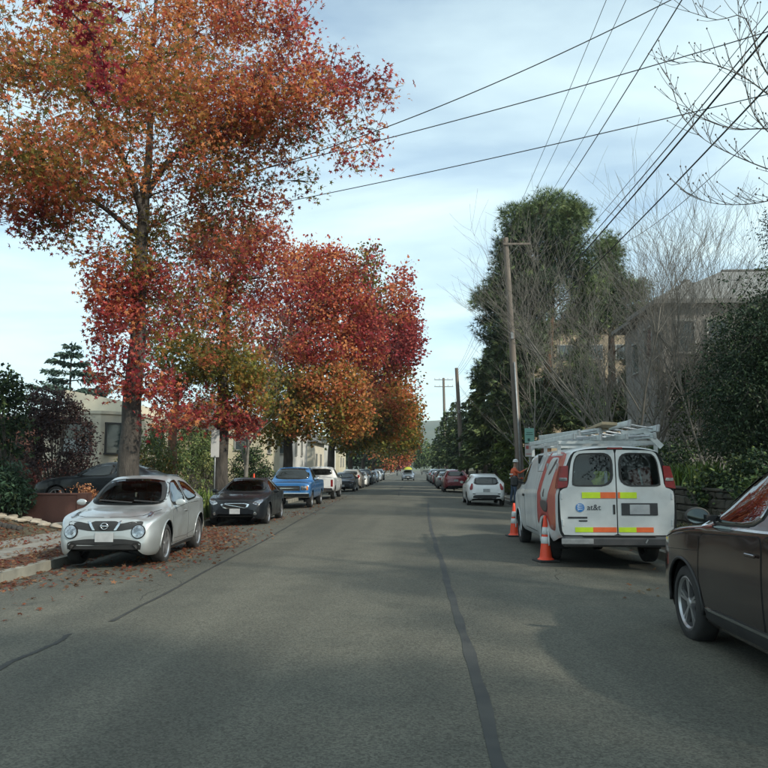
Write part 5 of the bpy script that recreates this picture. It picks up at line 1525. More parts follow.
# ---------------------------------------------------------------- vehicle outlines
def circ(cy, cz, r, n=16, sx=1, sz=1):
    return [(cy + r * sx * math.cos(2 * math.pi * k / n), cz + r * sz * math.sin(2 * math.pi * k / n)) for k in range(n)]
M['silver'] = paint('silver_paint', (.50, .525, .53), .40, .70, .8, .08)
M['navy_black'] = paint('black_paint', (.006, .008, .011), .35, 0, .45, .01, .25)
M['blue'] = paint('blue_truck_paint', (.03, .16, .40), .3, .25, 1.0, .08)
M['white'] = paint('white_paint', (.74, .75, .75), .35, 0, .8, .07)
M['brown'] = paint('dark_bronze_paint', (.070, .046, .042), .20, .8, 1.0, .02, .5)
M['van_white'] = paint('van_white_paint', (.66, .68, .68), .42, 0, .5, .26)
M['grey'] = paint('dark_grey_paint', (.035, .04, .046), .3, .2, .6, .04, .3)
M['red'] = paint('dark_red_paint', (.19, .016, .028), .3, .2, 1.0, .06)
M['slate'] = paint('slate_paint', (.12, .135, .15), .3, .4, 1.0, .06)
M['tan_paint'] = paint('pale_gold_paint', (.36, .33, .29), .3, .5, 1.0, .06)
M['bluegrey'] = paint('blue_grey_paint', (.16, .20, .25), .3, .4, 1.0, .06)

BOTH = (1, -1)
JUKE = dict(L=4.135, W=1.765, R=.345, arch=.405, xf=1.23, xr=-1.30, tw=.21, style='five', bulge=.018, mid=0,
    top=[(2.07, .58), (2.062, .70), (2.045, .79), (2.0, .86), (1.9, .90), (1.6, .965), (1.25, 1.005), (1.02, 1.03), (.62, 1.33), (.30, 1.505), (-.10, 1.585), (-.7, 1.59), (-1.2, 1.545), (-1.5, 1.43), (-1.75, 1.24), (-1.93, 1.05), (-2.03, .92), (-2.07, .68)],
    belt=[(2.07, .47), (2.04, .62), (2.0, .72), (1.8, .83), (1.2, .93), (.9, .965), (-.3, 1.01), (-1.2, 1.09), (-1.8, 1.04), (-2.07, .62)],
    plan=[(2.07, .60), (2.05, .68), (2.0, .75), (1.9, .81), (1.7, .862), (1.25, .885), (.85, .86), (-.3, .855), (-.9, .872), (-1.3, .885), (-1.6, .87), (-1.85, .80), (-2.0, .72), (-2.07, .58)],
    wtop=[(2.07, .40), (2.0, .55), (1.7, .66), (1.2, .72), (.98, .715), (.6, .64), (.2, .585), (-.7, .56), (-1.3, .54), (-1.7, .58), (-2.07, .45)],
    crown=[(2.07, .03), (1.6, .06), (1.0, .05), (.3, .06), (-1.2, .06), (-2.07, .05)],
    bot=[(2.07, .40), (2.055, .32), (2.02, .26), (1.9, .225), (1.6, .215), (-1.7, .235), (-1.95, .30), (-2.07, .42)],
    windows=[('windscreen', 'x', [(-.72, 1.06), (0, 1.04), (.72, 1.06), (.60, 1.46), (.3, 1.515), (-.3, 1.515), (-.60, 1.46)], (1,)),
             ('rear_window', 'x', [(-.52, 1.16), (.52, 1.16), (.45, 1.40), (-.45, 1.40)], (-1,)),
             ('front_door_window', 'y', [(.76, 1.02), (-.26, 1.06), (-.25, 1.50), (.12, 1.475), (.42, 1.33)], BOTH),
             ('rear_door_window', 'y', [(-.34, 1.06), (-.98, 1.11), (-1.22, 1.22), (-1.0, 1.42), (-.34, 1.50)], BOTH)],
    doors=[('front', [(.80, .95), (.84, .62), (.76, .34), (-.30, .34), (-.31, 1.02)]), ('rear', [(-.36, 1.025), (-.345, .34), (-.80, .34), (-.92, .55), (-1.05, .80), (-1.16, 1.03)])],
    handles={'front': [(-.14, .90)]}, mirror=(.66, 1.085, .15, None), plate_f=.545, flare=(.012, None), dash=.86, seats=((.02, 2), (-.80, 2)))
JUKE['lines'] = [('crease_shade', M['gap'], 'y', BOTH, [(.75, .42), (-.2, .40), (-.85, .46)], .006, .007)] + [('bonnet_gap', M['gap'], 'z', (1,), [(1.10, sg_ * .72), (1.5, sg_ * .66), (1.8, sg_ * .58), (1.93, sg_ * .40), (1.965, sg_ * .05)], .011, .003) for sg_ in (1, -1)] + [('wiper', M['black_plastic'], 'x', (1,), [(.10, 1.075), (-.55, 1.12)], .022, .02), ('wiper', M['black_plastic'], 'x', (1,), [(.60, 1.08), (.12, 1.11)], .022, .02)]  # the side crease is a dark ribbon standing for its line of shade
JUKE['patches'] = [
    ('grille', M['black_plastic'], 'x', (1,), [(-.66, .815), (-.40, .808), (-.26, .72), (.26, .72), (.40, .808), (.66, .815), (.64, .725), (.44, .68), (.26, .65), (-.26, .65), (-.44, .68), (-.64, .725)], .004, dict(ch=1, n=60, rings=5)),
    ('grille', M['black_plastic'], 'x', (1,), [(-.28, .818), (.28, .818), (.20, .65), (-.20, .65)], .006, dict(ch=1)),
    ('grille_chevron', M['chrome'], 'x', (1,), [(.30, .818), (.255, .818), (.165, .665), (.21, .665)], .022, dict(mirror=True, ch=0)),
    ('lower_grille', M['black_plastic'], 'x', (1,), [(-.54, .49), (-.32, .52), (.32, .52), (.54, .49), (.645, .47), (.64, .31), (.3, .262), (-.3, .262), (-.64, .31), (-.645, .47)], .005, dict(n=50)),
    ('fog_pod', M['gap'], 'x', (1,), circ(.545, .385, .075, 16), .012, dict(mirror=True)),
    ('fog_lamp', M['lamp_silver'], 'x', (1,), circ(.545, .385, .036, 12), .02, dict(mirror=True)),
    ('headlamp_ring', M['gap'], 'x', (1,), circ(.585, .64, .122, 20), .014, dict(mirror=True, ch=0)),
    ('headlamp', M['lamp_silver'], 'x', (1,), circ(.585, .64, .104, 20), .028, dict(mirror=True, ch=0)),
    ('headlamp_bulb', M['lamp_glass'], 'x', (1,), circ(.585, .64, .05, 14), .045, dict(mirror=True, ch=0)),
    ('marker_lamp', M['lamp_silver'], 'z', (1,), [(1.50, .70), (1.78, .72), (1.82, .66), (1.50, .62)], .02),
    ('marker_lamp', M['lamp_silver'], 'z', (1,), [(1.50, -.70), (1.78, -.72), (1.82, -.66), (1.50, -.62)], .02),
    ('sill_trim', M['black_plastic'], 'y', BOTH, [(.80, .30), (.80, .245), (-.86, .255), (-.86, .31)], .012, dict(ch=1)),
    ('tail_lamp', M['tail_red'], 'x', (-1,), [(.50, 1.12), (.66, 1.10), (.70, .88), (.60, .86)], .012, dict(mirror=True)),
]
COUPE = dict(L=4.42, W=1.80, R=.325, arch=.375, xf=1.36, xr=-1.28, tw=.22, style='six', bulge=.012, mid=0,
    top=[(2.21, .55), (2.2, .66), (2.17, .73), (2.1, .785), (1.9, .85), (1.5, .92), (1.1, .965), (.95, .985), (.55, 1.19), (.15, 1.34), (-.25, 1.405), (-.7, 1.385), (-1.2, 1.25), (-1.6, 1.07), (-1.75, 1.03), (-2.1, .99), (-2.18, .9), (-2.21, .66)],
    belt=[(2.21, .46), (2.15, .60), (2.05, .68), (1.8, .78), (1.2, .87), (.8, .90), (-1.2, .95), (-1.9, .93), (-2.21, .6)],
    plan=[(2.21, .56), (2.18, .66), (2.1, .75), (1.9, .84), (1.6, .885), (1.2, .895), (.4, .885), (-.6, .89), (-1.3, .895), (-1.8, .86), (-2.1, .77), (-2.21, .6)],
    wtop=[(2.21, .38), (2.1, .55), (1.7, .68), (1.1, .74), (.95, .72), (.5, .62), (.1, .565), (-.6, .55), (-1.2, .56), (-1.7, .68), (-2.1, .66), (-2.21, .5)],
    bot=[(2.21, .36), (2.18, .26), (2.05, .21), (1.7, .19), (-1.7, .21), (-2.05, .27), (-2.21, .4)],
    windows=[('windscreen', 'x', [(-.70, 1.0), (0, .985), (.70, 1.0), (.575, 1.30), (.3, 1.345), (-.3, 1.345), (-.575, 1.30)], (1,)),
             ('rear_window', 'x', [(-.55, 1.10), (.55, 1.10), (.46, 1.32), (-.46, 1.32)], (-1,)),
             ('front_door_window', 'y', [(.72, .945), (-.42, .965), (-.42, 1.32), (.02, 1.30), (.36, 1.18)], BOTH),
             ('quarter_window', 'y', [(-.5, .97), (-1.1, 1.0), (-1.02, 1.16), (-.5, 1.315)], BOTH)],
    doors=[('front', [(.84, .86), (.86, .5), (.78, .30), (-.46, .30), (-.50, .90)])], handles={'front': [(-.32, .80)]},
    mirror=(.60, 1.0, .145, None), plate_f=.44, plate_r=.75, flare=(.008, None), dash=.86)
COUPE['lines'] = [('bonnet_gap', M['gap'], 'z', (1,), [(1.05, sg_ * .74), (1.6, sg_ * .70), (1.95, sg_ * .58), (2.10, sg_ * .36)], .010, .003) for sg_ in (1, -1)]
COUPE['patches'] = [
    ('grille', M['gap'], 'x', (1,), [(-.42, .655), (.42, .655), (.34, .535), (-.34, .535)], .006, dict(ch=1)),
    ('grille_surround', M['chrome'], 'x', (1,), [(-.44, .675), (.44, .675), (.355, .52), (-.355, .52)], .012, dict(ch=1, inner=.86, rings=1)),
    ('grille_bar', M['chrome'], 'x', (1,), [(-.33, .645), (-.27, .645), (.30, .545), (.24, .545)], .02, dict(ch=0)),
    ('headlamp', M['lamp_silver'], 'x', (1,), [(.50, .665), (.60, .74), (.80, .80), (.79, .70), (.66, .61)], .012, dict(mirror=True)),
    ('lower_grille', M['black_plastic'], 'x', (1,), [(-.62, .37), (.62, .37), (.58, .27), (-.58, .27)], .006),
    ('fog_lamp', M['lamp_silver'], 'x', (1,), circ(.60, .375, .045, 12), .014, dict(mirror=True)),
    ('tail_lamp', M['tail_red'], 'x', (-1,), [(.45, .88), (.72, .90), (.76, .74), (.5, .72)], .012, dict(mirror=True)),
    ('sill_trim', M['black_plastic'], 'y', BOTH, [(.9, .255), (.9, .215), (-.86, .225), (-.86, .265)], .008, dict(ch=1)),
]
SUV = dict(L=4.60, W=1.855, R=.365, arch=.425, xf=1.39, xr=-1.27, tw=.225, style='twin', bulge=.014, mid=0,
    top=[(2.30, .66), (2.29, .80), (2.26, .90), (2.18, .97), (2.0, 1.02), (1.6, 1.08), (1.2, 1.125), (1.02, 1.15), (.62, 1.38), (.25, 1.56), (-.1, 1.655), (-.5, 1.68), (-1.2, 1.665), (-1.75, 1.60), (-1.95, 1.45), (-2.15, 1.15), (-2.25, 1.0), (-2.30, .75)],
    belt=[(2.30, .58), (2.25, .74), (2.1, .86), (1.8, .95), (1.3, 1.02), (.9, 1.05), (-.5, 1.09), (-1.6, 1.13), (-2.1, 1.05), (-2.30, .68)],
    plan=[(2.30, .62), (2.27, .72), (2.2, .80), (2.0, .88), (1.7, .92), (1.35, .928), (.8, .905), (-.4, .905), (-1.2, .925), (-1.7, .905), (-2.05, .84), (-2.22, .76), (-2.30, .62)],
    wtop=[(2.30, .45), (2.15, .62), (1.7, .74), (1.2, .77), (1.02, .76), (.6, .68), (.2, .625), (-.6, .60), (-1.5, .59), (-1.9, .60), (-2.30, .52)],
    crown=[(2.3, .03), (1.6, .045), (1.0, .05), (.2, .06), (-1.6, .06), (-2.3, .05)],
    bot=[(2.30, .42), (2.28, .32), (2.2, .26), (1.9, .235), (-1.8, .25), (-2.15, .32), (-2.30, .45)],
    windows=[('windscreen', 'x', [(-.74, 1.17), (0, 1.15), (.74, 1.17), (.62, 1.54), (.3, 1.59), (-.3, 1.59), (-.62, 1.54)], (1,)),
             ('rear_window', 'x', [(-.60, 1.18), (.60, 1.18), (.53, 1.50), (-.53, 1.50)], (-1,)),
             ('front_door_window', 'y', [(.84, 1.105), (-.28, 1.135), (-.27, 1.585), (.05, 1.565), (.38, 1.42)], BOTH),
             ('rear_door_window', 'y', [(-.36, 1.135), (-1.16, 1.155), (-1.24, 1.30), (-1.14, 1.545), (-.36, 1.585)], BOTH),
             ('quarter_window', 'y', [(-1.32, 1.17), (-1.72, 1.22), (-1.62, 1.45), (-1.28, 1.53)], BOTH)],
    doors=[('front', [(.93, 1.0), (.96, .62), (.88, .36), (-.30, .36), (-.31, 1.07)]), ('rear', [(-.35, 1.075), (-.34, .36), (-.72, .36), (-.86, .55), (-1.0, .86), (-1.14, 1.09)])],
    handles={'front': [(-.16, .93)], 'rear': [(-1.0, .96)]}, mirror=(.72, 1.19, .185, None), plate_f=.62, plate_r=.86, flare=(.016, M['black_plastic']), dash=.92)
SUV['patches'] = [
    ('grille', M['black_plastic'], 'x', (1,), [(-.60, .90), (.60, .90), (.52, .70), (-.52, .70)], .008, dict(ch=1)),
    ('headlamp', M['lamp_silver'], 'x', (1,), [(.60, .92), (.80, .95), (.82, .82), (.62, .80)], .012, dict(mirror=True)),
    ('sill_trim', M['black_plastic'], 'y', BOTH, [(.92, .40), (.92, .265), (-.80, .275), (-.80, .40)], .010, dict(ch=1)),
    ('sill_strip', M['chrome'], 'y', BOTH, [(.90, .385), (.90, .362), (-.78, .372), (-.78, .395)], .016, dict(ch=0)),
    ('tail_lamp', M['tail_red'], 'x', (-1,), [(.58, 1.16), (.72, 1.2), (.82, .92), (.66, .90)], .012, dict(mirror=True)),
    ('rear_bumper_trim', M['black_plastic'], 'x', (-1,), [(-.68, .50), (.68, .50), (.66, .33), (-.66, .33)], .008, dict(ch=1)),
]
SUV['lines'] = [('bonnet_gap', M['gap'], 'y', BOTH, [(1.06, 1.04), (1.5, .99), (1.95, .90)], .010, .003), ('fender_gap', M['gap'], 'y', BOTH, [(.97, .98), (1.0, .62), (.95, .42)], .010, .004), ('crease_shade', M['gap'], 'y', BOTH, [(1.86, .80), (.9, .86), (-1.8, .95)], .004, .004), ('window_trim', M['chrome'], 'y', BOTH, [(.93, 1.07), (.62, 1.29), (.36, 1.445), (.05, 1.598), (-.3, 1.625), (-1.1, 1.585), (-1.66, 1.47)], .020, .008),  # shade along the body crease is drawn as a dark strip
                ('window_trim', M['chrome'], 'y', BOTH, [(.90, 1.078), (-.3, 1.107), (-1.7, 1.17)], .018, .008)]
HATCH = dict(L=4.06, W=1.745, R=.31, arch=.355, xf=1.23, xr=-1.32, tw=.19, style='multi', bulge=.014, mid=0,
    top=[(2.03, .58), (2.0, .72), (1.9, .82), (1.6, .93), (1.25, 1.0), (.8, 1.22), (.4, 1.39), (-.05, 1.46), (-.7, 1.455), (-1.3, 1.39), (-1.65, 1.28), (-1.78, 1.17), (-1.93, .93), (-1.99, .80), (-2.03, .62)],
    belt=[(2.03, .5), (1.9, .68), (1.5, .84), (.9, .92), (-.5, .97), (-1.5, 1.02), (-1.9, .92), (-2.03, .58)],
    plan=[(2.03, .56), (1.97, .68), (1.8, .79), (1.5, .845), (1.1, .86), (-.3, .86), (-1.3, .868), (-1.7, .84), (-1.9, .79), (-1.98, .74), (-2.03, .66)],
    wtop=[(2.03, .38), (1.8, .58), (1.3, .70), (.8, .63), (.3, .57), (-.6, .555), (-1.5, .545), (-1.78, .57), (-2.03, .55)],
    bot=[(2.03, .36), (1.98, .26), (1.8, .21), (1.4, .195), (-1.6, .21), (-1.92, .25), (-2.03, .34)],
    windows=[('windscreen', 'x', [(-.68, 1.03), (.68, 1.03), (.56, 1.36), (.3, 1.40), (-.3, 1.40), (-.56, 1.36)], (1,)),
             ('rear_window', 'x', [(-.57, .96), (.57, .96), (.50, 1.27), (.3, 1.29), (-.3, 1.29), (-.50, 1.27)], (-1,)),
             ('front_door_window', 'y', [(.88, .965), (-.18, 1.005), (-.18, 1.375), (.12, 1.365), (.50, 1.21)], BOTH),
             ('rear_door_window', 'y', [(-.26, 1.005), (-1.1, 1.04), (-1.30, 1.13), (-1.0, 1.315), (-.26, 1.375)], BOTH)],
    doors=[('front', [(.86, .90), (.86, .5), (.78, .30), (-.22, .30), (-.23, .955)]), ('rear', [(-.27, .96), (-.26, .30), (-.84, .30), (-.97, .5), (-1.12, .985)])],
    handles={'front': [(-.1, .84)], 'rear': [(-1.0, .87)]}, mirror=(.68, 1.03, .14, None), plate_f=.5, plate_r=.70)
HATCH['patches'] = [
    ('tail_lamp', M['tail_red'], 'x', (-1,), [(.60, 1.0), (.665, 1.02), (.76, .83), (.73, .70), (.62, .75)], .014, dict(mirror=True)),
    ('rear_bumper_trim', M['black_plastic'], 'x', (-1,), [(-.62, .46), (-.5, .50), (.5, .50), (.62, .46), (.62, .28), (-.62, .28)], .008, dict(ch=1)),
    ('headlamp', M['lamp_silver'], 'x', (1,), [(.46, .72), (.68, .80), (.72, .68), (.52, .64)], .012, dict(mirror=True)),
    ('grille', M['black_plastic'], 'x', (1,), [(-.5, .56), (.5, .56), (.55, .34), (-.55, .34)], .006, dict(ch=1)),
    ('reversing_lamp', M['lamp_silver'], 'x', (-1,), [(.50, .56), (.62, .57), (.62, .53), (.50, .525)], .012, dict(mirror=True)),
]
SEDAN = dict(L=4.75, W=1.82, R=.33, arch=.375, xf=1.42, xr=-1.36, tw=.21, style='five', bulge=.012, mid=0,
    top=[(2.37, .56), (2.34, .70), (2.25, .79), (1.9, .89), (1.4, .96), (1.1, .995), (.7, 1.2), (.3, 1.385), (-.1, 1.45), (-.7, 1.435), (-1.2, 1.29), (-1.6, 1.11), (-1.8, 1.07), (-2.2, 1.03), (-2.32, .92), (-2.37, .65)],
    belt=[(2.37, .47), (2.25, .64), (2.0, .76), (1.2, .90), (.8, .92), (-1.3, .98), (-2.1, .94), (-2.37, .58)],
    plan=[(2.37, .58), (2.32, .70), (2.15, .81), (1.8, .88), (1.3, .90), (-1.3, .90), (-1.9, .87), (-2.2, .79), (-2.37, .62)],
    wtop=[(2.37, .4), (2.1, .62), (1.5, .73), (1.1, .72), (.6, .62), (.2, .565), (-.7, .55), (-1.2, .57), (-1.7, .70), (-2.2, .68), (-2.37, .5)],
    bot=[(2.37, .36), (2.33, .26), (2.15, .21), (1.8, .19), (-1.8, .21), (-2.2, .27), (-2.37, .4)],
    windows=[('windscreen', 'x', [(-.70, 1.02), (.70, 1.02), (.57, 1.34), (.3, 1.39), (-.3, 1.39), (-.57, 1.34)], (1,)),
             ('rear_window', 'x', [(-.60, 1.13), (.60, 1.13), (.48, 1.38), (-.48, 1.38)], (-1,)),
             ('front_door_window', 'y', [(.82, .96), (-.26, .99), (-.26, 1.37), (.10, 1.35), (.46, 1.2)], BOTH),
             ('rear_door_window', 'y', [(-.34, .99), (-1.12, 1.02), (-1.24, 1.1), (-.86, 1.33), (-.34, 1.365)], BOTH)],
    doors=[('front', [(.9, .88), (.92, .5), (.84, .3), (-.3, .3), (-.31, .94)]), ('rear', [(-.35, .945), (-.34, .3), (-.86, .3), (-1.0, .5), (-1.14, .96)])],
    mirror=(.66, 1.03, .145, None), plate_f=.46, plate_r=.8)
SEDAN['patches'] = [
    ('grille', M['black_plastic'], 'x', (1,), [(-.42, .68), (.42, .68), (.36, .52), (-.36, .52)], .008, dict(ch=1)),
    ('headlamp', M['lamp_silver'], 'x', (1,), [(.5, .70), (.76, .78), (.78, .66), (.54, .60)], .012, dict(mirror=True)),
    ('lower_grille', M['black_plastic'], 'x', (1,), [(-.55, .40), (.55, .40), (.52, .29), (-.52, .29)], .006, dict(ch=1)),
    ('tail_lamp', M['tail_red'], 'x', (-1,), [(.45, .92), (.74, .93), (.77, .78), (.48, .76)], .012, dict(mirror=True)),
]
TRUCK = dict(L=5.10, W=2.0, R=.365, arch=.43, xf=1.70, xr=-1.60, tw=.23, style='steel', bulge=.01, mid=0,
    top=[(2.55, .62), (2.545, .9), (2.53, 1.04), (2.48, 1.09), (2.2, 1.13), (1.5, 1.17), (1.25, 1.19), (.95, 1.46), (.72, 1.68), (.5, 1.76), (.1, 1.785), (-.25, 1.77), (-.36, 1.70), (-.42, 1.45), (-.46, 1.235), (-.6, 1.21), (-2.4, 1.21), (-2.52, 1.205), (-2.55, 1.19)],
    belt=[(2.55, .55), (2.5, .95), (2.2, 1.05), (1.2, 1.10), (-.4, 1.11), (-2.4, 1.12), (-2.55, 1.11)],
    plan=[(2.55, .90), (2.5, .955), (2.35, .985), (2.0, .995), (-2.4, .995), (-2.52, .985), (-2.55, .97)],
    wtop=[(2.55, .80), (2.4, .86), (1.6, .88), (1.25, .87), (.95, .78), (.6, .70), (.1, .675), (-.36, .68), (-.46, .9), (-2.55, .93)],
    crown=[(2.55, .02), (1.3, .03), (.6, .06), (-.3, .06), (-.5, .02), (-2.55, .02)],
    bot=[(2.55, .60), (2.5, .52), (2.2, .46), (1.2, .42), (-1.0, .42), (-2.2, .50), (-2.55, .58)],
    windows=[('windscreen', 'x', [(-.80, 1.24), (.80, 1.24), (.68, 1.67), (.3, 1.71), (-.3, 1.71), (-.68, 1.67)], (1,)),
             ('rear_window', 'x', [(-.66, 1.32), (.66, 1.32), (.62, 1.66), (-.62, 1.66)], (-1,)),
             ('door_window', 'y', [(1.0, 1.16), (-.14, 1.17), (-.14, 1.66), (.48, 1.66), (.72, 1.52)], BOTH)],
    doors=[('front', [(1.08, 1.08), (1.1, .60), (1.05, .48), (-.2, .48), (-.2, 1.11)])], handles={'front': [(-.08, 1.0)]},
    mirror=(.98, 1.26, .17, M['chrome']), plate_f=.58, plate_r=.62)
TRUCK['patches'] = [
    ('grille', M['black_plastic'], 'x', (1,), [(-.56, .97), (.56, .97), (.56, .77), (-.56, .77)], .012, dict(ch=0)),
    ('grille_bar', M['chrome'], 'x', (1,), [(-.56, .885), (.56, .885), (.56, .855), (-.56, .855)], .025, dict(ch=0)),
    ('headlamp', M['lamp_silver'], 'x', (1,), [(.60, .97), (.83, .97), (.83, .80), (.60, .80)], .014, dict(mirror=True, ch=0)),
    ('turn_lamp', M['amber'], 'x', (1,), [(.835, .97), (.90, .96), (.90, .80), (.835, .80)], .014, dict(mirror=True, ch=0)),
    ('tail_lamp', M['tail_red'], 'x', (-1,), [(.84, 1.08), (.955, 1.08), (.955, .72), (.84, .72)], .014, dict(mirror=True, ch=0)),
    ('tailgate', None, 'x', (-1,), [(-.80, 1.16), (.80, 1.16), (.80, .66), (-.80, .66)], .012, dict(ch=1)),
    ('bed_shade_sheet', M['gap'], 'z', (1,), [(-.62, -.78), (-.62, .78), (-2.44, .78), (-2.44, -.78)], .004, dict(ch=0)),  # dark sheet on the closed bed top stands for the shaded hollow
]
def variant(sp, L=1, W=1, H=1, **kw):
    """same outline stretched; wheels keep their own size"""
    q = dict(sp)
    fx = lambda tab, s: [(x * L, y * s) for x, y in tab]
    q['top'] = fx(sp['top'], H); q['belt'] = fx(sp['belt'], H)
    q['plan'] = fx(sp['plan'], W); q['wtop'] = fx(sp['wtop'], W); q['bot'] = [(x * L, y) for x, y in sp['bot']]
    if 'crown' in sp: q['crown'] = [(x * L, y) for x, y in sp['crown']]
    q['xf'], q['xr'], q['W'] = sp['xf'] * L, sp['xr'] * L, sp['W'] * W
    def po(ax, ol): return [((a * (L if ax in 'yz' else W)), (b * (W if ax == 'z' else H))) for a, b in ol]
    q['windows'] = [(n, ax, po(ax, ol), s) for n, ax, ol, s in sp['windows']]
    q['doors'] = [(n, po('y', ol)) for n, ol in sp.get('doors', ())]
    q['handles'] = {k: [(a * L, b * H) for a, b in v] for k, v in sp.get('handles', {}).items()}
    q['patches'] = [(n, m_, ax, s, po(ax, ol), off, *r) for n, m_, ax, s, ol, off, *r in sp.get('patches', ())]
    q['lines'] = [(n, m_, ax, s, po(ax, ol), w_, off) for n, m_, ax, s, ol, w_, off in sp.get('lines', ())]
    if sp.get('mirror'): q['mirror'] = (sp['mirror'][0] * L, sp['mirror'][1] * H, *sp['mirror'][2:])
    for k in ('plate_f', 'plate_r'):
        if sp.get(k): q[k] = sp[k] * H
    q.update(kw)
    return q
AWAY, TOWARD = math.pi / 2, -math.pi / 2

# ---------------------------------------------------------------- near vehicles
def spot(x, y, e=0): return (x, y, ground_z(x) + e)
JUKE = variant(JUKE, 1, .965, .985, R=.355, arch=.415)
silver, sks = car('crossover_car', JUKE, M['silver'], spot(-5.30, 14.95), TOWARD + R(3),
    'silver compact crossover with round headlamps parked at the left kerb under the big maple', 'car', see=True)
h, _ = sks.hit((0, .72), 'x', 1)
em = MB(); em.tube([(h.x + .03, .058 * math.cos(2 * math.pi * k / 20), 0.725 + .052 * math.sin(2 * math.pi * k / 20)) for k in range(21)], .010, 6)
em.box((h.x + .03, 0, .725), (.02, .145, .026), bev=.004)
em.build('emblem', M['chrome'], silver, True)
mt = MB().box((.42, 0, 1.375), (.03, .20, .065), bev=.012); mt.build('rear_view_mirror', M['black_plastic'], silver)
hang = empty('mirror_charm', (0, 0, 0), 0, 'small pale charm hanging behind the windscreen of the silver crossover', 'charm')
hang.location = silver.matrix_basis @ Vector((.47, .02, 1.18))
hb = MB(); hb.tube([(0, 0, .17), (.005, 0, .06)], .004, 5); hb.build('cord', M['wire'], hang)
hb = MB().box((0, 0, .02), (.03, .07, .09), (0, 0, .3), bev=.01); hb.box((0, .03, .05), (.02, .05, .03), bev=.006)
M['pale_cloth'] = mat('pale_cloth', (.62, .52, .38), (.7, .66, .6), 20, .8)
hb.build('tag', M['pale_cloth'], hang, 40)

car('coupe_car', COUPE, M['navy_black'], spot(-5.27, 24.8), TOWARD + R(1.2), 'glossy black compact car with slanted bar across its grille, behind the silver crossover', 'car', see=True)
truck_b, _ = car('pickup_truck', TRUCK, M['blue'], spot(-5.28, 34.95), TOWARD, 'older blue pickup truck with chrome bumper parked nose towards us on the left', 'truck', rim='alloy')
MB().box((2.60, 0, .585), (.10, 1.92, .20), bev=.03).build('bumper', M['chrome'], truck_b)
truck_w, _ = car('pickup_truck', variant(TRUCK, 1.02, .97, 1.02, arch=.44), M['white'], spot(-5.2, 44.3), AWAY, 'white pickup truck parked tail towards us behind the blue pickup', 'truck', rim='alloy')
MB().box((-2.66, 0, .56), (.10, 1.8, .18), bev=.03).build('bumper', M['chrome'], truck_w)
SUV_N = variant(SUV, 1.0, 1.0, 1.07); SUV_N['mirror'] = (.76, 1.25, .19, M['black_plastic'])
car('suv_car', SUV_N, M['brown'], spot(3.62, 6.42), AWAY, 'dark bronze SUV at the right edge, nearest of all the parked cars', 'car', rim='alloy', see=True)

# cars further along, left kerb then right kerb
G = 'cars parked along the kerbs'
far = [
    (SEDAN, 'grey', -5.05, 58.4, TOWARD, 'dark grey sedan facing us beyond the white pickup on the left'),
    (SUV, 'tan_paint', -5.1, 66.5, AWAY, 'pale gold SUV tail towards us beyond the dark grey sedan'),
    (HATCH, 'white', -4.95, 73.5, TOWARD, 'small white hatchback far along the left kerb, next after the pale gold SUV'),
    (SUV, 'navy_black', -5.0, 81.0, TOWARD, 'black SUV far along the left kerb, next after the small white hatchback'),
    (SEDAN, 'slate', -5.1, 89.0, TOWARD, 'slate sedan far along the left kerb, next after the black SUV'),
    (HATCH, 'bluegrey', -5.0, 97.5, TOWARD, 'blue grey hatchback far along the left kerb, next after the slate sedan'),
    (SEDAN, 'white', -5.0, 107.0, TOWARD, 'white sedan farthest along the left kerb but one'),
    (SUV, 'grey', -5.0, 117.0, TOWARD, 'dark grey SUV farthest along the left kerb'),
    (HATCH, 'white', 3.42, 37.0, AWAY, 'white hatchback seen from behind, parked ahead of the white van'),
    (variant(SUV, .97, 1, .99), 'red', 3.2, 56.9, AWAY, 'dark red SUV seen from behind, parked ahead of the white hatchback'),
    (SEDAN, 'slate', 3.05, 66.0, AWAY, 'slate sedan on the right, next ahead of the dark red SUV'),
    (SUV, 'navy_black', 3.2, 74.5, AWAY, 'black SUV far along the right kerb, two ahead of the dark red SUV'),
    (HATCH, 'red', 3.1, 82.5, AWAY, 'red hatchback far along the right kerb'),
    (SEDAN, 'grey', 3.1, 91.0, AWAY, 'dark grey sedan far along the right kerb'),
    (SUV, 'bluegrey', 3.1, 100.0, AWAY, 'blue grey SUV far along the right kerb'),
    (SEDAN, 'navy_black', 3.1, 110.0, AWAY, 'black sedan farthest along the right kerb'),
]
NAMES = {id(SEDAN): 'sedan_car', id(SUV): 'suv_car', id(HATCH): 'hatchback_car'}
for sp_, pm_, x_, y_, rz_, lb_ in far:
    car(NAMES.get(id(sp_), 'suv_car'), sp_, M[pm_], spot(x_, y_), rz_, lb_, 'car', G, rim='alloy' if y_ < 60 else 'dark_alloy')
onc, _ = car('sedan_car', SEDAN, M['bluegrey'], spot(-.45, 109), TOWARD, 'grey blue car driving towards us in the middle of the street', 'car', rim='dark_alloy')
load = empty('roof_load', spot(-.45, 109.1, 1.50), 0, 'bright yellow load strapped on the roof of the oncoming car', 'load')
M['yellow_load'] = mat('yellow_cover', (.52, .52, .05), (.42, .44, .05), 3, .6)
lb = MB(); lb.lathe([(.02, -1.1), (.30, -1.0), (.42, -.4), (.44, .3), (.36, .9), (.03, 1.1)], 14, 'y'); lb.v = [(p[0] * 1.45, p[1], max(p[2] * .9, -.0) + .02) for p in lb.v]
lb.build('cover', M['yellow_load'], load, 50)
st = MB()
for yy in (-.5, .5): st.tube([(.62 * math.cos(a), yy, max(.40 * math.sin(a), 0) + .03) for a in [math.pi * k / 12 for k in range(13)]], .02, 5)
st.build('strap', M['wire'], load)
# dark car in the drive, side-on
car('coupe_car', variant(COUPE, 1.02, 1, 1.02, plate_r=None), M['navy_black'], (-10.1, 25.3, .40), math.pi, 'black car parked side-on in the driveway behind the low terracotta wall', 'car', rim='dark_alloy')
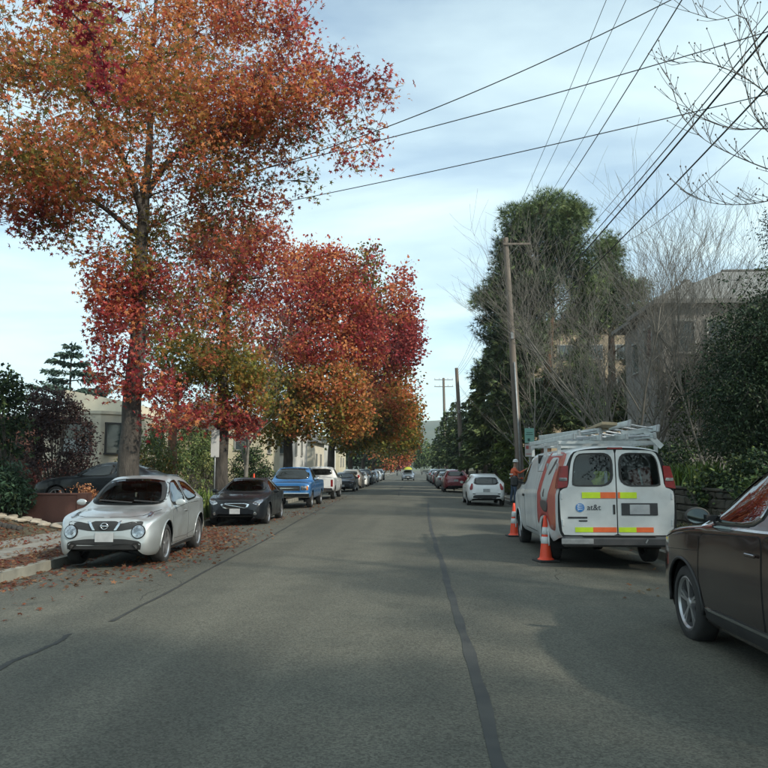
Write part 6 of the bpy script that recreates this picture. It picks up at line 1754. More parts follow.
# ---------------------------------------------------------------- the service van
VAN = dict(L=5.69, W=2.01, R=.36, arch=.425, xf=1.80, xr=-1.62, tw=.225, style='steel', bulge=.008, mid=0, winset=.03,
    top=[(2.845, .80), (2.835, .98), (2.78, 1.06), (2.6, 1.12), (2.2, 1.20), (1.98, 1.25), (1.5, 1.74), (1.25, 1.94), (1.0, 2.03), (.6, 2.065), (-2.5, 2.075), (-2.72, 2.065), (-2.80, 2.05), (-2.845, 2.035)],
    belt=[(2.845, .62), (2.78, .90), (2.5, 1.05), (1.9, 1.18), (0, 1.25), (-2.845, 1.27)],
    plan=[(2.845, .78), (2.80, .86), (2.65, .93), (2.4, .975), (2.0, .995), (-2.6, .995), (-2.8, .985), (-2.845, .975)],
    wtop=[(2.845, .62), (2.6, .78), (2.0, .86), (1.5, .79), (1.1, .765), (-2.7, .755), (-2.845, .75)],
    crown=[(2.845, .03), (2.0, .04), (1.3, .09), (.8, .12), (-2.845, .12)],
    bot=[(2.845, .50), (2.8, .42), (2.6, .37), (2, .36), (-2, .40), (-2.6, .50), (-2.845, .54)])
VX, VY = 3.44, 15.86
van = empty('service_van', spot(VX, VY), AWAY, 'white service van with ladders on its roof and red graphics, parked behind two traffic cones', 'van')
vs, fs = car_shell(VAN, .06, 20, 12, cap_rear=False)
vsk = Skin(vs, fs)
me = MB().add(vs, fs).mesh('body', 48); fix_normals(me); mesh_obj('body', me, M['van_white'], van)
for x in (VAN['xf'], VAN['xr']):
    for sg in (1, -1):
        a = [R(-12 + 204 * k / 14) for k in range(15)]; ra = VAN['arch'] + .01
        v2 = []
        for y in (.96, .62): v2 += [(x + ra * math.cos(q), sg * y, .36 + ra * math.sin(q)) for q in a]
        v2.append((x, sg * .62, .36))
        MB().add(v2, [(k, k + 1, 16 + k, 15 + k) for k in range(14)] + [(15 + k, 16 + k, 30) for k in range(14)]).build('wheel_well', M['gap'], van)
        MB().tube([(x + (VAN['arch'] + .012) * math.cos(q), sg * (body_half(VAN, x, .36 + VAN['arch'] * .75) - .002), .36 + (VAN['arch'] + .012) * math.sin(q)) for q in [R(-5 + 190 * k / 20) for k in range(21)]], .016, 6).build('arch_trim', M['van_white'], van, True)
MB().box((.1, 0, .50), (2.5, 1.8, .2)).box((0, 0, .60), (5.2, 1.3, .30)).build('underbody', M['gap'], van)
MB().tube([(-1.62, -.8, .36), (-1.62, .8, .36)], .06, 8).box((-1.62, .05, .36), (.3, .3, .28), bev=.1).build('rear_axle', M['gap'], van, True)
add_wheels(van, VAN, M['dark_alloy'])
# rear end: frame, two doors with real window openings
def rear_x(z): return -2.845 + max(0, z - 1.30) * .055
def flat_with_holes(outer, holes, thick, off):
    """panel in the rear plane (y, z) with openings, given thickness along x"""
    bm = bmesh.new()
    def loop(pts):
        vv = [bm.verts.new((0, y, z)) for y, z in pts]
        return [bm.edges.new((vv[i], vv[(i + 1) % len(vv)])) for i in range(len(vv))]
    ed = loop(outer)
    for h_ in holes: ed += loop(h_)
    bmesh.ops.triangle_fill(bm, use_beauty=True, use_dissolve=False, edges=ed)
    r = bmesh.ops.extrude_face_region(bm, geom=list(bm.faces))
    for v in r['geom']:
        if isinstance(v, bmesh.types.BMVert): v.co.x += thick
    for v in bm.verts: v.co.x += rear_x(v.co.z) + off
    bmesh.ops.recalc_face_normals(bm, faces=bm.faces)
    me = bpy.data.meshes.new('panel'); bm.to_mesh(me); bm.free()
    return me
sec = body_section(VAN, -2.845, 20, 12)
outer = [(y, z) for y, z in sec] + [(-y, z) for y, z in sec[::-1][:-1]]
wo_ = [(.055, 1.385), (.715, 1.385), (.735, 1.42), (.700, 1.78), (.645, 1.90), (.58, 1.935), (.055, 1.945)]
def rr_(pts, n=36): return [tuple(q) for q in rnd_outline(pts, n, 2)]
def grow_out(pts, s):
    c = np.mean(pts, axis=0); return [tuple(c + (np.array(q) - c) * s) for q in pts]
hole_frame = [rr_(grow_out(wo_, 1.03)), [(-y, z) for y, z in rr_(grow_out(wo_, 1.03))]]
me = flat_with_holes([(y * .995, z) for y, z in outer], hole_frame, .03, 0.012)
me.name = 'rear_frame'; mesh_obj('rear_frame', me, M['black_plastic'], van)
door_o = [(.010, .60), (.010, .575), (.03, .575), (.89, .575), (.915, .60), (.945, .95), (.950, 1.335), (.80, 1.35), (.775, 1.60), (.735, 1.82), (.675, 1.95), (.60, 1.985), (.03, 1.995), (.010, 1.995), (.010, 1.97)]
for sg in (1, -1):
    o_ = [tuple(q) for q in rnd_outline(door_o, 60, 1)]
    h_ = rr_(wo_)
    me = flat_with_holes([(y * sg, z) for y, z in o_], [[(y * sg, z) for y, z in h_]], .022, -.020)
    me.name = 'rear_door'
    dr = mesh_obj('rear_door', me, M['van_white'], van)
    # rubber seal ring and pane
    ring = MB(); n = 36
    oo, ii = rr_(grow_out(wo_, 1.02)), rr_(grow_out(wo_, .93))
    V = [(rear_x(z) - .026, y * sg, z) for y, z in oo] + [(rear_x(z) - .024, y * sg, z) for y, z in ii] + [(rear_x(z) + .01, y * sg, z) for y, z in ii]
    ring.add(V, [(i, (i + 1) % n, n + (i + 1) % n, n + i) for i in range(n)] + [(n + i, n + (i + 1) % n, 2 * n + (i + 1) % n, 2 * n + i) for i in range(n)])
    ring.build('window_seal', M['black_plastic'], dr)
    pn = MB(); V = [(rear_x(z) - .012, y * sg, z) for y, z in oo]; V.append((rear_x(1.66) - .012, .38 * sg, 1.66))
    pn.add(V, [(i, (i + 1) % n, n) for i in range(n)]); pn.build('window_pane', M['van_glass'], dr)
    MB().box((rear_x(.8) - .024, .905 * sg, .78), (.02, .03, .11), bev=.006).box((rear_x(1.2) - .024, .915 * sg, 1.22), (.02, .03, .11), bev=.006).build('hinge', M['van_white'], dr)
    # tail lamp wraps the corner
    tl = MB(); prof = [(.815, 1.375), (.985, 1.345), (.965, 1.48), (.905, 1.72), (.79, 1.73), (.80, 1.55)]
    V = [(-2.868 + max(0, z - 1.3) * .055, y * sg, z) for y, z in prof] + [(-2.70, y * sg * (1.012 if y > .85 else 1), z) for y, z in prof]
    k_ = len(prof); tl.add(V, [tuple(range(k_))] + [(i, (i + 1) % k_, k_ + (i + 1) % k_, k_ + i) for i in range(k_)])
    tlo = tl.build('tail_lamp', M['tail_red'], van); fix_normals(tlo.data)
    MB().box((-2.866, .885 * sg, 1.50), (.014, .13, .05), bev=.004).build('reversing_lens', M['lamp_silver'], tlo)
MB().box((rear_x(2.03) - .012, 0, 2.022), (.05, .26, .034), bev=.008).build('high_brake_lamp', M['tail_red'], van)
# handle and badge strips on the left door, plate on the right one
M['bumper'] = mat('dark_bumper_steel', (.035, .037, .04), (.055, .055, .058), 5, .45)
M['silver_strip'] = mat('scuffed_silver', (.45, .46, .47), (.33, .34, .35), 9, .35, .6)
bp = MB().box((-2.925, 0, .475), (.16, 1.88, .165), bev=.035); bo = bp.build('bumper', M['bumper'], van)
MB().box((-3.013, .70, .485), (.012, .52, .085), bev=.004).build('bumper_plate', M['silver_strip'], bo)
MB().box((-2.92, 0, .571), (.15, 1.2, .012), bev=.004).build('step_pad', M['black_plastic'], bo)
MB().box((-3.013, -.43, .49), (.008, .02, .07), (.5, 0, 0)).build('bumper_mark', M['silver_strip'], bo)
MB().box((-2.872, -.37, 1.005), (.012, .60, .20), bev=.006).build('plate_recess', M['bumper'], van)
MB().box((-2.882, -.37, 1.00), (.010, .33, .16), bev=.003).build('number_plate', M['plate'], van)
M['hiviz_yellow'] = mat('hiviz_yellow_tape', (.62, .82, .03), (.55, .74, .03), 9, .45)
M['hiviz_orange'] = mat('hiviz_orange_tape', (.85, .17, .05), (.78, .14, .04), 9, .45)
def tape(y0, y1, z0, z1, m, nm='reflective_tape'):
    MB().box((-2.870, (y0 + y1) / 2, (z0 + z1) / 2), (.006, abs(y1 - y0), z1 - z0)).build(nm, M[m], van)
tape(.58, .275, 1.185, 1.285, 'hiviz_yellow'); tape(.275, .018, 1.185, 1.285, 'hiviz_orange'); tape(-.018, -.055, 1.185, 1.285, 'hiviz_orange'); tape(-.055, -.33, 1.185, 1.285, 'hiviz_yellow')
tape(.705, .41, .625, .705, 'hiviz_yellow'); tape(.41, .018, .625, .705, 'hiviz_orange'); tape(-.018, -.305, .625, .705, 'hiviz_yellow'); tape(-.305, -.59, .625, .705, 'hiviz_orange')
M['badge'] = mat('grey_badge', (.05, .05, .055), (.09, .09, .095), 12, .3, .5)
tape(.82, .50, .85, .878, 'badge', 'badge_strip'); tape(.64, .50, .80, .822, 'badge', 'badge_strip')
# blue striped globe and lettering
M['logo_blue'] = mat('logo_blue', (.035, .20, .52), (.03, .17, .46), 9, .4)
M['logo_white'] = mat('logo_white', (.78, .80, .82), None, 9, .4)
M['letter'] = mat('dark_lettering', (.05, .055, .065), None, 9, .5)
gy, gz, gr = .615, 1.03, .072
gd = MB(); gd.lathe([(gr, 0), (gr, .006), (.001, .006)], 32, 'x'); gd.v = [(-2.868 - p[0], gy + p[1], gz + p[2]) for p in gd.v]
go = gd.build('emblem', M['logo_blue'], van)
for k, zz_ in enumerate((.045, .018, -.010, -.038)):
    s_ = MB(); V = []; w_2 = math.sqrt(max(gr ** 2 - zz_ ** 2, 0)) * .93
    for i in range(9):
        u = i / 8; yv = gy + w_2 * (.75 - 1.6 * u); th = .0075 * (1 - .75 * u); sag = .010 * math.sin(u * math.pi)
        V += [(-2.8755, yv, gz + zz_ + sag + th), (-2.8755, yv, gz + zz_ + sag - th)]
    s_.add(V, [(2 * i, 2 * i + 1, 2 * i + 3, 2 * i + 2) for i in range(8)]); s_.build('emblem_stripe', M['logo_white'], go)
def lettering(name, txt, size, m, parent, mtx, ext=.0015):
    cu = bpy.data.curves.new(name, 'FONT'); cu.body = txt; cu.size = size; cu.extrude = ext; cu.align_x = 'CENTER'; cu.align_y = 'CENTER'
    ob = bpy.data.objects.new(name, cu); col.objects.link(ob)
    dg = bpy.context.evaluated_depsgraph_get(); dg.update()
    me = bpy.data.meshes.new_from_object(ob.evaluated_get(dg)); bpy.data.objects.remove(ob)
    me.transform(mtx); me.materials.clear()
    return mesh_obj(name, me, m, parent)
# text reads from behind: its right runs along -y, up is +z, facing -x
TM = Matrix(((0, 0, -1, -2.868), (-1, 0, 0, .385), (0, 1, 0, 1.03), (0, 0, 0, 1)))
lettering('lettering', 'at&t', .135, M['letter'], van, TM)
MB().box((-2.868, .05, 1.0), (.02, .035, .16), bev=.006).build('door_handle', M['black_plastic'], van)
# left side: glazing, sliding-door lines, picture panel
for sg in (1, -1):
    vsk.patch([(1.72, 1.32), (.82, 1.34), (.82, 1.84), (1.28, 1.82)], 'y', sg, .004, 5, .01).build('cab_window', M['dark_glass'], van, True)
    dd = vsk.patch([(1.86, 1.20), (1.34, .72), (1.30, .46), (.74, .46), (.74, 1.26)], 'y', sg, .003, 4, .006).build('cab_door', M['van_white'], van, 50)
    for ln in ([(.74, 1.92), (.74, .44)], [(-.70, 1.92), (-.70, .44)], [(1.98, 1.2), (1.36, .72), (1.30, .44)], [(.74, .47), (-.7, .47)]):
        vsk.ribbon(ln, 'y', sg, .012, .005).build('panel_gap', M['gap'], dd)
    hnd = vsk.hit((.88, 1.12), 'y', sg)[0]
    MB().box((hnd.x, hnd.y + sg * .02, hnd.z), (.18, .03, .05), bev=.01).build('handle', M['black_plastic'], dd)
    MB().box((1.62, sg * 1.10, 1.40), (.10, .17, .25), bev=.04).bar((1.64, sg * .92, 1.36), (1.64, sg * 1.08, 1.40), .05, .05).build('side_mirror', M['black_plastic'], van, 40)
vsk.patch([(-.80, 1.30), (.80, 1.30), (.70, 1.88), (.3, 1.93), (-.3, 1.93), (-.70, 1.88)], 'x', 1, .005, 5, .01).build('windscreen', M['dark_glass'], van, True)
vsk.patch([(-.6, 1.0), (.6, 1.0), (.6, .70), (-.6, .70)], 'x', 1, .01, 4, .01).build('grille', M['black_plastic'], van)
for sg in (1, -1): vsk.patch([(sg * .64, 1.0), (sg * .84, .98), (sg * .84, .75), (sg * .64, .74)], 'x', 1, .012, 3, .01).build('headlamp', M['lamp_silver'], van)
M['graphic_red'] = mat('graphic_red', (.40, .045, .05), (.46, .07, .055), 2, .4)
M['graphic_orange'] = mat('graphic_orange', (.50, .17, .09), (.44, .10, .07), 1.6, .4, stretch=(1, 1, 1.5))
M['graphic_pale'] = mat('graphic_pale', (.55, .57, .55), (.46, .48, .47), 2, .4)
M['graphic_dark'] = mat('graphic_dark', (.05, .045, .05), (.08, .06, .055), 4, .4)
for sg in (1,):
    vsk.patch([(-.98, 1.98), (-1.40, 2.0), (-2.66, 1.95), (-2.70, 1.40), (-2.72, .62), (-2.2, .62), (-2.04, .78), (-1.62, .84), (-1.2, .78), (-.96, .60), (-.86, .80), (-.84, 1.30)], 'y', sg, .0035, 7, .004, n=64, ch=2).build('side_graphic', M['graphic_red'], van, True)
    vsk.patch([(-2.30, 1.95), (-2.66, 1.93), (-2.69, 1.40), (-2.71, .64), (-2.26, .64), (-2.10, .80), (-2.02, 1.0), (-2.2, 1.4)], 'y', sg, .0055, 6, .004, n=50).build('side_graphic', M['graphic_orange'], van, True)
    vsk.patch([(-1.38, 1.88), (-2.22, 1.88), (-2.08, 1.42), (-1.98, 1.08), (-1.26, 1.08), (-1.24, 1.45)], 'y', sg, .0075, 6, .004, n=50).build('side_graphic', M['graphic_pale'], van, True)
    vsk.patch([(-1.62, 1.55), (-1.80, 1.60), (-2.06, 1.80), (-2.02, 1.86), (-1.90, 1.84), (-1.72, 1.66), (-1.60, 1.62)], 'y', sg, .0095, 4, .004, n=36).build('side_graphic', M['graphic_dark'], van, True)
    vsk.patch([(-1.22, 1.10), (-1.98, 1.10), (-2.0, .98), (-1.94, .90), (-1.60, .90), (-1.24, .98)], 'y', sg, .0095, 4, .004, n=40).build('side_graphic', M['graphic_dark'], van, True)
    vsk.patch([(-1.46, 1.16), (-1.62, 1.16), (-1.60, 1.30), (-1.50, 1.32)], 'y', sg, .0095, 3, .004, n=24).build('side_graphic', M['graphic_dark'], van, True)
# cargo bay behind the panes
MB().box((-1.4, 0, .78), (2.7, 1.8, .05)).build('cargo_floor', M['interior'], van)
MB().box((-.2, 0, 1.35), (.05, 1.7, 1.2)).build('bulkhead', M['interior'], van)
sh = MB()
for z in (1.0, 1.30, 1.62): sh.box((-1.3, .72, z), (2.0, .32, .03))
for x in (-2.3, -1.3, -.3): sh.box((x, .86, 1.28), (.04, .04, 1.0))
sh.build('shelf_rack', M['silver_strip'], van)
vm = Matrix.Translation(spot(VX, VY)) @ Matrix.Rotation(AWAY, 4, 'Z')
vest = empty('hiviz_vest', vm @ Vector((-2.66, .18, 1.30)), AWAY, 'crumpled yellow safety vest behind the left rear window of the van', 'vest')
vb = MB(); rvv = random.Random(3); n = 9
V = [(.05 * math.sin(i * 1.3 + j) + rvv.uniform(-.02, .02), (.17 - .05 * (j / 8) + .03 * math.sin(j * 2)) * (i / 4 - 1), .34 * j / 8 + rvv.uniform(-.015, .015)) for j in range(n) for i in range(9)]
vb.add(V, [(j * 9 + i, j * 9 + i + 1, (j + 1) * 9 + i + 1, (j + 1) * 9 + i) for j in range(8) for i in range(8)])
vb.add([(p[0] + .03, p[1], p[2]) for p in V], [(j * 9 + i + 1, j * 9 + i, (j + 1) * 9 + i, (j + 1) * 9 + i + 1) for j in range(8) for i in range(8)])
M['vest'] = mat('vest_cloth', (.55, .60, .06), (.34, .40, .05), 14, .8)
vb.build('cloth', M['vest'], vest, True)
MB().box((-.04, -.05, .18), (.012, .05, .30), (0, 0, .1)).build('reflective_band', M['logo_white'], vest)
case = empty('tool_case', vm @ Vector((-2.58, -.50, 1.24)), AWAY + .12, 'dark red tool case leaning behind the right rear window of the van', 'case')
M['case_red'] = mat('case_red', (.25, .045, .03), (.18, .03, .02), 5, .5)
MB().box((0, 0, .22), (.16, .36, .46), (-.22, 0, 0), bev=.03).build('shell', M['case_red'], case)
MB().box((-.085, .03, .22), (.012, .03, .44), (-.22, 0, 0)).build('band', M['logo_white'], case)
MB().box((0, .06, .475), (.04, .12, .03), (-.22, 0, 0), bev=.01).build('handle', M['black_plastic'], case)
# roof rack
M['rack_white'] = mat('rack_white_steel', (.62, .64, .64), (.5, .52, .52), 8, .5)
rk = MB()
for x in (-2.35, -1.0, .5):
    rk.bar((x, -.86, 2.14), (x, .86, 2.14), .05, .05)
    for sg in (1, -1): rk.bar((x, sg * .84, 1.93), (x, sg * .84, 2.16), .06, .04)
for sg in (1, -1): rk.bar((-2.45, sg * .84, 2.13), (.7, sg * .84, 2.13), .04, .05)
rk.build('roof_rack', M['rack_white'], van)
M['ladder_pale'] = mat('fibreglass_ladder', (.60, .64, .63), (.46, .50, .50), 5, .55)
M['ladder_wood'] = mat('wooden_plank', (.42, .34, .22), (.33, .26, .17), 3, .8, stretch=(.4, 4, 4))
def ladder(label, x0, x1, y, z, wid, yaw, tilt, roll, m='ladder_pale', nr=9, rail=.085):
    t = empty('ladder', vm @ Vector(((x0 + x1) / 2, y, z)), 0, label, 'ladder', 'ladders on the van roof')
    t.rotation_euler = (vm.to_3x3() @ Euler((roll, tilt, yaw)).to_matrix()).to_euler()
    L = x1 - x0
    for sg in (1, -1):
        MB().box((0, sg * wid / 2, 0), (L, .032, rail), bev=.008).build('rail', M[m], t)
        for e_ in (-1, 1): MB().box((e_ * (L / 2 - .03), sg * wid / 2, -.01), (.07, .045, rail + .03), bev=.01).build('rubber_foot', M['silver_strip'], t)
    for k in range(nr):
        x = -L / 2 + L * (k + .5) / nr
        MB().tube([(x, -wid / 2 + .014, 0), (x, wid / 2 - .014, 0)], .017, 7).build('rung', M['silver_strip'], t)
ladder('extension ladder nearest the street side of the van roof', -2.78, 1.6, .47, 2.225, .44, .02, 0, .05)
ladder('shorter ladder lying on top of the street-side ladder', -2.45, .6, .40, 2.345, .38, .06, -.01, -.10, nr=7)
ladder('extension ladder on the kerb side of the van roof, ends past the rear', -3.05, 1.4, -.42, 2.225, .46, -.015, 0, -.04)
ladder('stepladder lying askew on top of the kerb-side ladder', -2.85, -.2, -.38, 2.37, .50, .10, .03, .16, nr=6, rail=.10)
pl = empty('plank', vm @ Vector((-1.5, .0, 2.36)), 0, 'pale wooden plank lying between the ladders on the van roof', 'plank')
pl.rotation_euler = (vm.to_3x3() @ Euler((.05, .02, -.05)).to_matrix()).to_euler()
MB().box((0, 0, .055), (2.6, .26, .05), bev=.006).build('board', M['ladder_wood'], pl); MB().box((-.6, 0, .02), (.09, .24, .03)).box((.7, 0, .02), (.09, .24, .03)).build('cleat', M['ladder_wood'], pl)
arm = MB(); arm.bar((-2.55, -.60, 2.33), (-2.55, -.88, 2.05), .05, .09); arm.bar((-2.55, -.2, 2.30), (-2.55, -.62, 2.33), .04, .06)
arm.build('ladder_clamp_arm', M['rack_white'], van)

# ---------------------------------------------------------------- traffic cones
M['cone_orange'] = mat('cone_orange', (.86, .085, .03), (.78, .07, .03), 5, .5)
M['cone_white'] = mat('cone_reflective_white', (.70, .72, .72), (.58, .60, .60), 8, .4)
M['cone_base'] = mat('cone_black_base', (.02, .02, .02), (.035, .034, .032), 6, .8)
def cone(label, x, y, rz=0, s=1, sideways=0):
    t = empty('traffic_cone', spot(x, y), rz, label, 'cone', 'orange traffic cones')
    H = .80 * s
    def r_(z): return (.118 + (.026 - .118) * (z / H)) * s
    MB().box((0, 0, .019 * s), (.38 * s, .38 * s, .038 * s), bev=.012).build('base', M['cone_base'], t)
    MB().lathe([(.15 * s, .036), (.145 * s, .05), (r_(.05) + .012, .06), (r_(.07), .075)] + [(r_(H * k / 8), H * k / 8) for k in range(1, 9)] + [(.018 * s, H + .008), (.001, H + .01)], 28).build('shell', M['cone_orange'], t, 40)
    for a, b in ((.40, .55), (.60, .76)):
        MB().lathe([(r_(H * a) + .001, H * a), (r_(H * a) + .004, H * a + .002), (r_(H * b) + .004, H * b - .002), (r_(H * b) + .001, H * b)], 28).build('reflective_collar', M['cone_white'], t, True)
cx_, cy2 = gp(546, 563.5, -.075); cone('orange and white traffic cone nearest us, at the rear corner of the van', cx_, cy2, .25)
cx_, cy2 = gp(514.5, 537.5, -.07); cone('orange and white traffic cone further off, beside the front wheel of the van', cx_, cy2, .1)
c3 = empty('traffic_cone', (P(254, 475, 30).x, 30, .025), 0, 'orange cone tip just showing above the roof of the black compact car', 'cone', 'orange traffic cones')
MB().box((0, 0, .03), (.4, .4, .06), bev=.01).build('base', M['cone_base'], c3)
MB().lathe([(.16, .06), (.13, .2), (.075, .8), (.03, 1.38), (.001, 1.40)], 20).build('shell', M['cone_orange'], c3, 40)

# ---------------------------------------------------------------- utility poles and wires
M['insulator'] = mat('brown_insulator', (.10, .06, .045), None, 5, .25)
M['steel'] = mat('galvanised_steel', (.32, .33, .33), (.24, .25, .25), 6, .5, .6)
M['transformer'] = mat('transformer_grey', (.30, .31, .30), (.24, .25, .24), 4, .5)
def pole(label, base, top, r0, r1, arms=((-.5, 2.5),), xf=False, riser=False, guy=False):
    base, top = Vector(base), Vector(top)
    t = empty('utility_pole', base, 0, label, 'utility pole', 'utility poles along the right side')
    ax = top - base
    MB().tube([ax * f + (Vector((0, 0, -.4)) if f == 0 else Vector()) for f in (0, .2, .4, .6, .8, 1)], [r0 + (r1 - r0) * f for f in (0, .2, .4, .6, .8, 1)], 14).build('shaft', M['pole_wood'], t, 50)
    ends = []
    for dz, L, *sh_ in arms:
        c = ax * ((ax.length + dz) / ax.length) + Vector((sh_[0] if sh_ else 0, 0, 0))
        a = MB().box(c + Vector((0, -.14, 0)), (L, .09, .10), bev=.01)
        ao = a.build('crossarm', M['pole_wood'], t)
        for sg in ((1, -1) if not sh_ else (1,)): MB().bar(c + Vector((sg * L * .28 - (sh_[0] if sh_ else 0) * .5, -.14, -.05)), c + Vector((-(sh_[0] if sh_ else 0), -.1, -.65)), .03, .008).build('arm_brace', M['steel'], ao)
        for x in (-L * .46, -L * .22, L * .22, L * .46):
            p = c + Vector((x, -.14, .06))
            MB().lathe([(.012, 0), (.012, .08), (.045, .09), (.05, .12), (.03, .15), (.04, .17), (.02, .20), (.001, .205)], 10, c=tuple(p)).build('insulator', M['insulator'], ao, 40)
            ends.append(base + p + Vector((0, 0, .2)))
    if xf:
        c = ax * .80
        MB().lathe([(.001, -.45), (.2, -.43), (.22, -.38), (.22, .36), (.2, .42), (.06, .46), (.001, .46)], 18, c=tuple(c + Vector((-.42, -.1, 0)))).build('transformer', M['transformer'], t, 40)
    if riser:
        rr = MB(); rr.tube([Vector((-.02, -r0 - .05, .0)) + ax * 0, ax * .25 + Vector((.02, -r0 - .03, 0)), ax * .52 + Vector((.03, -r0 * .8 - .04, 0))], .042, 8); rr.build('riser_pipe', M['steel'], t, True)
    MB().box(ax * .62 + Vector((0, -r0 - .02, 0)), (.12, .10, .34), bev=.02).build('cable_bracket', M['steel'], t)
    return t, base, ax, ends
DP = 36.0
pb = P(521.5, 480, DP); pt_ = P(505.5, 238, DP)
pA, bA, aA, eA = pole('leaning wooden utility pole right of the white hatchback, nearest of the poles', (pb.x, DP, .03), (pt_.x, DP, pt_.z), .19, .13, ((-.35, 1.3, .5),), riser=True)
pb = P(463, 480, 77); pt_ = P(456.5, 368, 77)
pC, bC, aC, eC = pole('pale straight utility pole beside the dark red SUV', (pb.x, 77, .03), (pt_.x, 77, pt_.z), .26, .17, ())
pb = P(446, 480, 120); pt_ = P(443.5, 378, 120)
pD, bD, aD, eD = pole('far utility pole with two crossarms, left of the pale straight pole', (pb.x, 120, .03), (pt_.x, 120, pt_.z), .27, .18, ((-.3, 3.0), (-1.4, 3.0)))
pB, bB, aB, eB = pole('utility pole on the right beside the camera, outside the frame', (5.6, -3.0, .03), (5.7, -3.0, 13.2), .20, .14, ((-.3, 2.5),))
def wire(label, a, b, sag, r=.012, n=28, via=None):
    a, b = Vector(a), Vector(b)
    pts = []
    for i in range(n + 1):
        t = i / n
        p = a.lerp(b, t); p.z -= sag * 4 * t * (1 - t); pts.append(p)
    mb = MB().tube([p - a for p in pts], r, 5)
    return tag(mb.build('overhead_wire', M['wire'], None, True, a), label, 'wire', 'overhead wires')
nm4 = ['leftmost', 'second', 'third', 'rightmost']
for k in range(4):
    wire(f'{nm4[k]} of the four high wires crossing the sky above the tall pine', eA[k], eB[k], .55, (.008, .008, .008, .015)[k])
    wire(f'thin high wire, {nm4[k]} of four between the leaning pole and the pale straight pole', eA[k], bC + aC * (.985 - .02 * k), .8, .010)
tele = [(.70, .20, .012, 'upper thick cable'), (.665, -.15, .017, 'middle thick cable'), (.625, .1, .015, 'lower thick cable'), (.735, .45, .007, 'thin line above the thick cables')]
for f, xo, r_, lb_ in tele:
    wire(lb_ + ' sloping from the upper right corner to the leaning pole', bA + aA * (f - .02) + Vector((xo * .4, -.2, 0)), Vector((5.65 + xo, -3, 13.2 * f - .35)), .5, r_)
    wire(lb_ + ' from the leaning pole to the pale straight pole', bA + aA * (f - .02) + Vector((xo * .4, .2, 0)), bC + aC * f, .7, r_)
    wire(lb_ + ' between the two far poles', bC + aC * f, bD + aD * (f - .05), .7, .016)
q4 = eA[3].lerp(eB[3], .50); q4.z -= .55
wire('uppermost service wire crossing the street from the high wires to the left', q4, P(-60, 222, 24), 1.35, .013, 40)
wire('second service wire crossing just below the uppermost one', P(800, 22, 15), P(-60, 232, 24.5), .45, .012, 40)
wire('lowest service wire crossing the street into the red crowns', P(860, 72, 15), P(120, 232, 27), .2, .012, 40)
wire('service wire falling away through the bare twigs at the right', P(620, 245, 30), P(800, 90, 12), .3, .009)

# ---------------------------------------------------------------- signs
M['sign_green'] = mat('pale_green_sign', (.20, .42, .36), (.24, .46, .40), 3, .4)
M['sign_white'] = mat('white_sign_face', (.52, .50, .48), (.46, .45, .43), 3, .45)
M['sign_red'] = mat('sign_red_print', (.45, .10, .09), None, 3, .45)
M['sign_dark'] = mat('sign_dark_print', (.04, .10, .09), None, 3, .45)
DS = 32.5
sx_ = P(530, 470, DS).x
sg_ = empty('street_sign', (sx_, DS, .03), 0, 'pale green sign above a white sign on one post, left of the van roof', 'sign')
MB().tube([(0, 0, -.2), (0, 0, 3.35)], .03, 8).build('post', M['steel'], sg_, True)
MB().box((0, -.045, 2.98), (.40, .006, .62), bev=.002).build('upper_panel', M['sign_green'], sg_)
MB().box((0, -.0505, 3.10), (.26, .003, .03)).box((0, -.0505, 3.02), (.30, .003, .03)).box((-.03, -.0505, 2.80), (.10, .003, .12)).build('upper_print', M['sign_dark'], sg_)
MB().box((0, -.045, 2.36), (.40, .006, .54), bev=.002).build('lower_panel', M['sign_white'], sg_)
MB().box((-.10, -.0505, 2.48), (.12, .003, .14)).box((0, -.0505, 2.20), (.32, .003, .03)).box((.08, -.0505, 2.46), (.12, .003, .03)).build('lower_print', M['sign_red'], sg_)
# pale notice board beside the second trunk
ns = empty('notice_sign', (P(214.5, 470, 27.0).x, 27.0, .03), 0, 'back of a pale rectangular sign on a post beside the second street tree trunk', 'sign')
MB().tube([(0, .04, -.2), (0, .04, 3.05)], .025, 8).build('post', M['steel'], ns, True)
MB().box((0, 0, 2.48), (.30, .008, .98), bev=.003).build('panel', M['sign_white'], ns)
MB().box((0, -.008, 2.02), (.05, .01, .05)).build('bolt', M['steel'], ns)

# ---------------------------------------------------------------- the worker at the pole
def skin_mesh(name, verts, edges, radii, root=0, sub=2):
    me = bpy.data.meshes.new(name); me.from_pydata(verts, edges, [])
    o = bpy.data.objects.new(name, me); col.objects.link(o)
    o.modifiers.new('s', 'SKIN')
    for i, r in enumerate(radii):
        me.skin_vertices[0].data[i].radius = (r, r) if not isinstance(r, tuple) else r
        me.skin_vertices[0].data[i].use_root = i == root
    sb_ = o.modifiers.new('u', 'SUBSURF'); sb_.levels = sub; sb_.render_levels = sub
    dg = bpy.context.evaluated_depsgraph_get(); dg.update()
    out = bpy.data.meshes.new_from_object(o.evaluated_get(dg)); bpy.data.objects.remove(o)
    out.name = name
    out.polygons.foreach_set('use_smooth', [True] * len(out.polygons))
    return out
wk = empty('person', (P(513, 470, 35.2).x + .02, 35.2, .06), 0, 'worker in orange safety vest and white hard hat reaching to the leaning utility pole', 'person')
